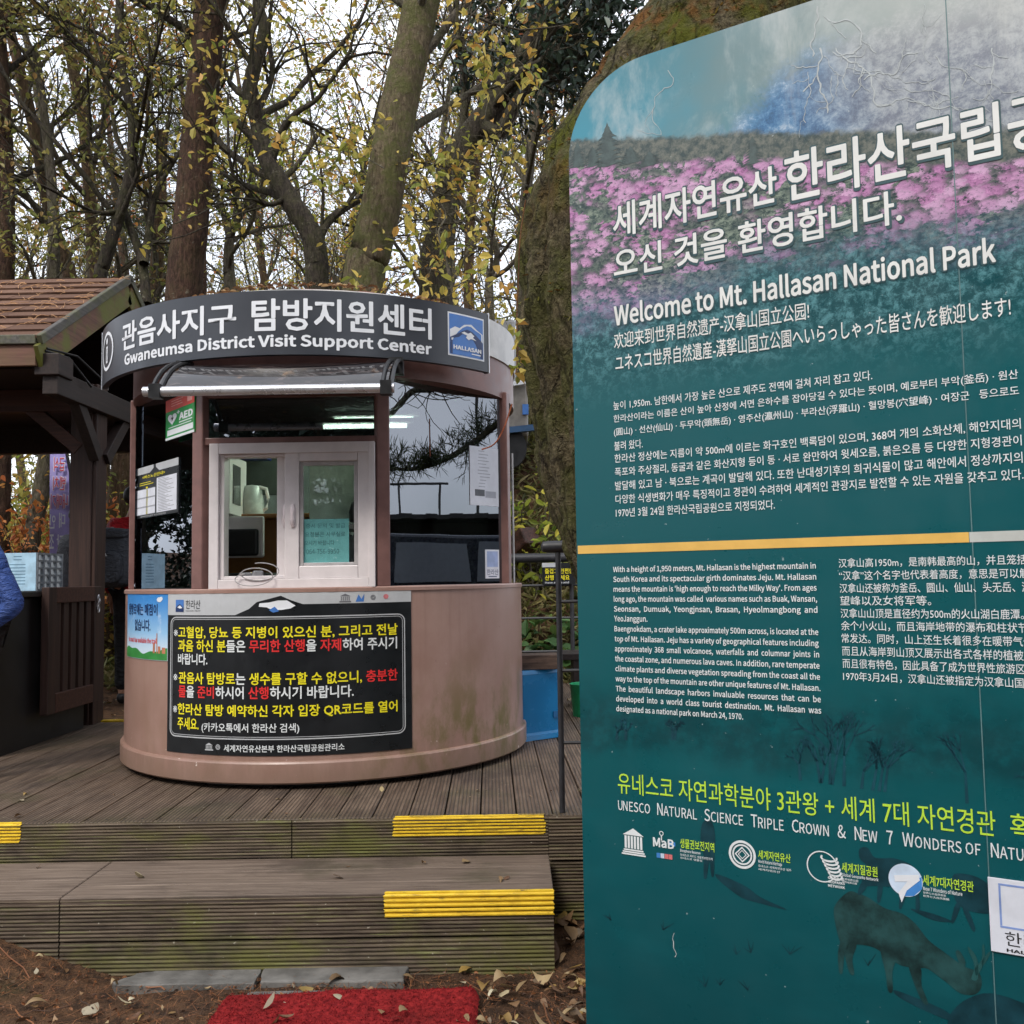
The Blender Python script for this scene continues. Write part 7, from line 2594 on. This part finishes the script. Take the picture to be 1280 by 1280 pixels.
for tcr, dep, wdt in ((2.75, .12, .07), (3.12, .10, .06), (3.42, .17, .055), (3.70, .10, .05), (4.15, .15, .07), (4.75, .12, .07), (5.5, .14, .08), (0.3, .1, .07), (1.0, .14, .08), (1.7, .1, .07), (2.3, .12, .07)):
    dth = (TH + tw - tcr - 0.25 + np.pi) % (2 * np.pi) - np.pi
    wob = 0.05 * np.sin(ZZ * 2.1 + tcr * 5)
    rid = rid - dep * np.exp(-np.abs(dth + wob) / wdt) * np.interp(ZZ, [0, 2.5, 3.0, 6], [1, 1, 0.25, 0.2])
RR = rr_[:, None] * rid
Pt = np.stack([cxs[:, None] + RR * np.cos(TH), YC + RR * 0.85 * np.sin(TH) + 0 * ZZ, ZZ], -1)
f3 = fbm(Pt.reshape(-1, 3), 21, 5, 3.2).reshape(TH.shape)
f4 = fbm(Pt.reshape(-1, 3), 22, 3, 17).reshape(TH.shape)
f3[:, -1], f4[:, -1] = f3[:, 0], f4[:, 0]
Pt[..., 0] += np.cos(TH) * (f3 * 0.06 + f4 * 0.024)
Pt[..., 1] += np.sin(TH) * (f3 * 0.06 + f4 * 0.024)
hm = empty('huge_mossy_tree', (0.8, YC, 0), 'huge moss covered trunk right behind the teal information board', 'tree')
MB().sheet(Pt.transpose(1, 0, 2)).build('trunk', mat_huge(), hm, smooth=True, sharp=0)
T = Tree(61)
top = np.array([2.9 + 0.34, YC, 6.5])
for i in range(6):
    q = T.path(top + T.rs.normal(0, 0.1, 3), np.array([T.rs.uniform(-0.3, 1), T.rs.uniform(-0.8, 0.8), 0.8]), 3.0, 7, 0.15, 0.03)
    T.grow(q, np.linspace(0.12, 0.02, 8), 1, cfg(n=(0, 6, 5), leaves=5))
T.twig.build('branches', BK['moss'], hm, smooth=True, sharp=0)
T.leaves(0.08).build('leaves', LF['olive'], hm)
# moss tufts along the upper edge
mb = MB()
k = 5200
iz, it = rs.randint(int(NZ * 0.36), int(NZ * 0.72), k), rs.randint(0, NT, k)
q = Pt[iz, it]
nd = np.stack([np.cos(th[it]), 0.85 * np.sin(th[it]), 0.25 * np.ones(k)], 1) + rs.normal(0, 0.5, (k, 3))
keep = fbm(q, 31, 3, 4.0) > 0.02
leaf_mesh(mb, q[keep] - nd[keep] * 0.005, nd[keep], rs.uniform(0.012, 0.032, keep.sum()), rs, 0.3, 0.2, 0.6)
mb.build('moss_tufts', mat_leaf('moss_tuft', [S(96, 100, 36), S(128, 122, 48), S(140, 92, 48), S(80, 84, 34), S(118, 84, 50)], 0.2), hm)
# climbing vine with small yellow leaves on the left flank
T = Tree(62)
vp = smooth_path([at(x, y, YC - 0.25) for x, y in ((657, 250), (650, 300), (648, 350), (646, 400), (647, 440), (645, 468))])
T.wood.tube(vp, 0.0025, 5)
vp2 = smooth_path([at(x, y, 4.9) for x, y in ((640, 505), (630, 535), (618, 555), (602, 562))])
for y_, k in ((405, 3), (420, 4), (438, 3), (450, 3), (465, 5)):
    c = at(647, y_, YC - 0.3)
    T.lp.append(c + T.rs.normal(0, 0.012, (k, 3)))
    T.ld.append(T.rs.normal(0, 1, (k, 3)) + np.array([0, -0.4, -0.4]))
vn = T.wood.build('climbing_vine', mat_bark('orange_vine', S(96, 66, 44), S(136, 98, 66)), hm, smooth=True)
T.leaves(0.038, 0.8).build('vine_leaves', LF['yellow'], vn)
tag(MB().tube(vp2, 0.004, 5).build('loose_vine', mat_bark('copper_vine', S(150, 80, 56), S(176, 104, 76)), smooth=True), 'thin copper vine hanging across the right kiosk post', 'vine')

# ------------------------------------------------------------------ litter
mb = MB()


def litter(n, xr, yr, zf, s0, s1):
    """dead leaves as small curled blades: a 5 x 3 grid each, pointed at both ends"""
    X, Y = rs.uniform(*xr, n), rs.uniform(*yr, n)
    a = rs.uniform(0, 6.28, n)
    L = rs.uniform(s0, s1, n)
    asp = rs.uniform(0.35, 0.75, n)
    curl, cup = rs.normal(0, 1.1, n), rs.normal(0.5, 0.8, n)
    tilt, roll = rs.normal(0, 0.28, n), rs.normal(0, 0.35, n)
    t = np.linspace(-0.5, 0.5, 6)
    wv = np.array([0.04, 0.72, 1.0, 0.92, 0.55, 0.02])
    V_ = np.zeros((n, 6, 3, 3))
    for i in range(6):
        for j in (-1, 0, 1):
            jag = rs.uniform(0.8, 1.15, n)
            u = t[i] * L
            v = j * 0.5 * wv[i] * asp * L * jag
            z = curl * (t[i] ** 2) * L * 0.8 + cup * abs(j) * wv[i] * asp * L * 0.22 + u * tilt + v * roll
            V_[:, i, j + 1, 0] = X + u * np.cos(a) - v * np.sin(a)
            V_[:, i, j + 1, 1] = Y + u * np.sin(a) + v * np.cos(a)
            V_[:, i, j + 1, 2] = z
    zmin = V_[..., 2].min((1, 2))
    V_[..., 2] += (zf(X, Y) - zmin * 0.8 + 0.002)[:, None, None]
    i, j = np.meshgrid(np.arange(5), np.arange(2), indexing='ij')
    q = (i * 3 + j).reshape(-1)
    f = np.stack([q, q + 3, q + 4, q + 1], 1)
    mb.add(V_.reshape(-1, 3), (np.arange(n)[:, None, None] * 18 + f[None]).reshape(-1, 4))


litter(260, (-2.6, 0.6), (2.5, 3.46), gz, 0.018, 0.045)
litter(24, (-2.4, -0.2), (2.6, 3.40), gz, 0.05, 0.085)
litter(480, (0.12, 1.4), (2.5, 3.96), gz, 0.03, 0.085)
litter(160, (-0.2, 0.9), (2.5, 3.5), gz, 0.03, 0.08)
litter(26, (-3.5, 1.0), (4.05, 4.6), lambda x, y: 0 * x + DECK, 0.012, 0.04)
litter(14, (0.2, 1.2), (4.1, 8.2), lambda x, y: 0 * x + DECK, 0.03, 0.07)
litter(10, (-3.0, 0.1), (3.52, 3.9), lambda x, y: 0 * x + TREAD, 0.012, 0.05)
litter(7, (-0.95, -0.2), (2.9, 3.25), lambda x, y: 0 * x + 0.03, 0.03, 0.065)
litter(900, (-6, 3), (7.2, 9.0), lambda x, y: gz(x, y) * (x < -2.0) - 5 * (x >= -2.0), 0.03, 0.07)
tag(mb.build('fallen_leaves', smooth=True, sharp=0, mats=mat_leaf('fallen_leaf', [S(140, 110, 78), S(108, 80, 54), S(172, 150, 112), S(88, 66, 48), S(190, 180, 154), S(150, 122, 60), S(118, 92, 68), S(100, 72, 52)], 0.1)), 'dry fallen leaves strewn over soil, step and deck', 'leaves', kind='stuff')
mb = MB()
k = 5200
X, Y = rs.uniform(-2.6, 1.0, k), rs.uniform(2.5, 3.47, k)
a = rs.uniform(0, 6.28, k)
L = rs.uniform(0.02, 0.075, k)
b0 = np.stack([X, Y, gz(X, Y) + 0.006], 1)
e0 = b0 + np.stack([np.cos(a) * L, np.sin(a) * L, rs.uniform(0, 0.012, k)], 1)
sd_ = np.stack([-np.sin(a), np.cos(a), 0 * a], 1) * 0.0009
mb.add(np.stack([b0 - sd_, b0 + sd_, e0 + sd_ * 0.6, e0 - sd_ * 0.6], 1).reshape(-1, 3), np.arange(k * 4).reshape(-1, 4))
for i in range(60):
    x, y, a = rs.uniform(-2.5, 0.7), rs.uniform(2.5, 3.46), rs.uniform(0, 6.28)
    q = np.array([[x, y, 0.0]] * 4) + np.outer(np.linspace(0, rs.uniform(0.06, 0.2), 4), [math.cos(a), math.sin(a), 0]) + np.c_[rs.normal(0, 0.006, (4, 2)), np.zeros(4)]
    q[:, 2] = gz(q[:, 0], q[:, 1]) + 0.006 + np.abs(rs.normal(0, 0.004, 4))
    mb.tube(q, rs.uniform(0.0012, 0.003), 5)
k = 2600
X, Y = rs.uniform(-2.6, 1.0, k), rs.uniform(2.5, 3.47, k)
b0 = np.stack([X, Y, gz(X, Y)], 1)
leaf_mesh(mb, b0, rs.normal(0, 1, (k, 3)) * [1, 1, 0.35], rs.uniform(0.006, 0.02, k), rs, 0.5, 0.5, 0.3)
tag(mb.build('needle_litter', mat_leaf('brown_needle', [S(120, 76, 48), S(150, 100, 64), S(88, 58, 42), S(70, 52, 40)], 0.05)), 'brown pine needles and crumbs covering the soil before the step', 'litter', kind='stuff')
mb = MB()
k = 300
ph, q = rs.uniform(-1.7, 1.7, k), rs.uniform(0.72, 0.95, k)
zr = np.interp(q, [0.4, 0.8, 0.98, 1.1], [3.03, 2.95, 2.885, 2.83])
a = rs.uniform(0, 6.28, k)
leaf_mesh(mb, np.stack([KC[0] + q * np.sin(ph), KC[1] - q * np.cos(ph), zr + rs.uniform(0.0, 0.008, k)], 1), np.stack([np.cos(a), np.sin(a), rs.uniform(-0.1, 0.2, k)], 1), rs.uniform(0.02, 0.05, k), rs, 0.5, 0.3, 0.4)
tag(mb.build('roof_litter', LF['dry']), 'reddish leaf litter lying on the kiosk roof', 'leaves', kind='stuff')

# ------------------------------------------------------------------ what the dark panes mirror: evergreens added out of view to darken them, a lot on the right
ev = kind('added_evergreen_tree', 'dark evergreen added out of view to darken the kiosk panes', 'tree', 'evergreens added out of view', 51, 9.0, 0.2, 'dark', 'ever', 0.17, cfg(n=(24, 7, 5), t0=(0.05, 0.15, 0.1), len=(3.0, 1.4, 0.7), ang=((0.9, 1.4), (0.5, 1.0), (0.4, 1.0)), leaves=12, jit=0.10))
for i, (x, y, s_) in enumerate(((-3.2, -7.5, 1.0), (-0.4, -9.0, 1.0), (-6.3, -8.5, 1.05), (-9.5, -6.0, 0.8), (-11.0, -1.5, 0.7), (2.6, -10.0, 1.0), (-12, 3.5, 0.6), (-1.8, -12.5, 1.3), (-4.8, -13, 1.3), (1.2, -14, 1.3), (-8, -12, 1.3), (-3.4, -11, 1.2), (-1.6, -7.6, 1.0), (-12.5, 7.5, 0.6), (-9.6, 9.6, 0.5), (-11.2, 11.5, 0.55), (-10.8, 8.3, 0.5))):
    o = ev if i == 0 else copy_tree(ev)
    o.location = (x, y, 0)
    o.rotation_euler = (0, 0, i * 1.1)
    o.scale = (s_, s_, s_)
pr = kind('lot_pine_tree', 'crooked dark pine beside the parking lot, mirrored in the right window', 'tree', None, 52, 5.0, 0.12, 'dark', 'pine', 0.15, cfg(n=(9, 7, 5), t0=(0.45, 0.2, 0.15), len=(2.6, 0.9, 0.4), ang=((1.2, 1.6), (0.4, 0.9), (0.4, 1.0)), up=(-0.02, 0.02, 0.05), leaves=16, jit=0.03, hang=0.1), asp=0.07)
pr.location = (6.8, 8.6, 0.3)
# the long needled limb whose image crosses the right pane
T = Tree(54)


def mirrored(x, y, dist):
    d = ray(x, y)
    t = np.dot(FR.o - CAM_P, FR.n) / np.dot(d, FR.n)
    q = CAM_P + d * t
    r = d - 2 * np.dot(d, FR.n) * FR.n
    return q + r / np.linalg.norm(r) * dist


limb = smooth_path([mirrored(x, y, 6.2) for x, y in ((642, 516), (615, 536), (590, 555), (560, 573), (530, 584), (505, 587), (486, 583))])
T.twig.tube(limb, np.linspace(0.05, 0.015, len(limb)), 7)
up_ = smooth_path([mirrored(x, y, 6.4) for x, y in ((488, 520), (505, 500), (520, 488), (545, 485), (560, 470))])
T.twig.tube(up_, np.linspace(0.03, 0.05, len(up_)), 7)
for i in range(70):
    a = T.rs.randint(1, len(limb))
    q = T.path(limb[a], T.rs.normal(0, 1, 3) + np.array([0, 0, 0.4]), T.rs.uniform(0.12, 0.35), 4, 0.2, 0.1)
    T.twig.tube(q, np.linspace(0.008, 0.004, 5), 4, cap=False)
    for _ in range(26):
        T.lp.append(q[T.rs.randint(1, 5)][None] + T.rs.normal(0, 0.02, (1, 3)))
        T.ld.append((q[-1] - q[0])[None] * 2 + T.rs.normal(0, 0.55, (1, 3)) + np.array([0, 0, 0.25]))
for i in range(26):
    a = T.rs.randint(1, len(up_))
    q = T.path(up_[a], T.rs.normal(0, 1, 3), T.rs.uniform(0.3, 0.9), 6, 0.25, 0.0)
    T.twig.tube(q, np.linspace(0.008, 0.003, 7), 4, cap=False)
lb = empty('lot_leaning_pine_tree', tuple(limb[0] + np.array([0, 0.6, -limb[0][2]])), 'leaning pine with one long dark limb, mirrored across the right window', 'tree')
MB().tube(smooth_path([limb[0] + np.array([0.15, 0.7, -limb[0][2]]), limb[0] + np.array([0.1, 0.6, -1.0]), limb[0] + np.array([0, 0.25, -0.1]), limb[0]]), [0.13] * 5 + [0.12] * 4 + [0.1] * 3 + [0.06], 9).build('trunk', BK['dark'], lb, smooth=True)
T.twig.build('branches', BK['dark'], lb, smooth=True, sharp=0)
T.leaves(0.13, 0.06).build('needles', LF['pine'], lb)
br_ = kind('lot_bare_tree', 'bare branched tree beside the parking lot, mirrored in the right window', 'tree', None, 53, 6.0, 0.12, 'dark', 'dry', 0.06, cfg(n=(12, 6, 5), t0=(0.35, 0.2, 0.1), leaves=1))
br_.location = (7.5, 4.0, 0.3)
vn_ = empty('minibus', (10.5, 5.6, 0.34), 'dark minibus parked in the lot, mirrored low in the right window', 'minibus')
van_win = plain('grey_car_window', S(130, 138, 148), 0.1, var=0.03)
mv = plain('dark_blue_car_paint', S(34, 40, 54), 0.25, coat=0.6)
fx_ = lambda u, v, d: np.stack([np.full(len(u), d), u, v], 1)
MB().prism([(3.0, 0.55), (8.0, 0.55), (8.1, 1.2), (7.6, 1.35), (6.9, 2.05), (3.5, 2.15), (3.05, 1.9)], fx_, 9.6, 11.4).build('body', mv, vn_, bevel=0.05)
for a, b in ((3.25, 4.4), (4.5, 5.7), (5.8, 6.8)):
    MB().prism([(a, 1.35), (b, 1.35), (b - 0.05, 1.95), (a + 0.03, 1.98)], fx_, 9.585, 9.6).build('window', van_win, vn_)
for yy in (4.0, 7.2):
    MB().tube([(9.55, yy, 0.66), (9.8, yy, 0.66)], 0.33, 24).build('wheel', M['black'], vn_, smooth=True)
ht = empty('lot_hut', (16, 6, 0.34), 'low dark hut with corrugated roof across the parking lot, mirrored in the window', 'hut')
MB().box((16.5, 5.5, 1.45), (3, 7.5, 2.3)).build('wall', plain('dark_hut_wall', S(52, 50, 50), 0.8), ht)
mb = MB()
for i in range(30):
    mb.box((16.2, 1.8 + i * 0.26, 2.68 + 0.02 * (i % 2)), (4.2, 0.262, 0.10))
mb.build('roof', plain('dark_roof', S(44, 42, 44), 0.6), ht)
mb = MB()
for y0_ in (4.5, 5.4):
    mb.tube([(15.5, y0_, 2.7), (15.5, y0_, 3.5)], 0.025, 6)
mb.tube([(15.5, 4.3, 3.5), (15.5, 5.6, 3.5)], 0.03, 6)
mb.build('roof_rack', M['rail'], ht)
MB().tube([(15.0, 6.2, 2.7), (15.0, 6.2, 6.2)], 0.03, 6).build('mast', M['rail'], ht)

for q in list(bpy.data.materials):
    if q.users == 0:
        bpy.data.materials.remove(q)
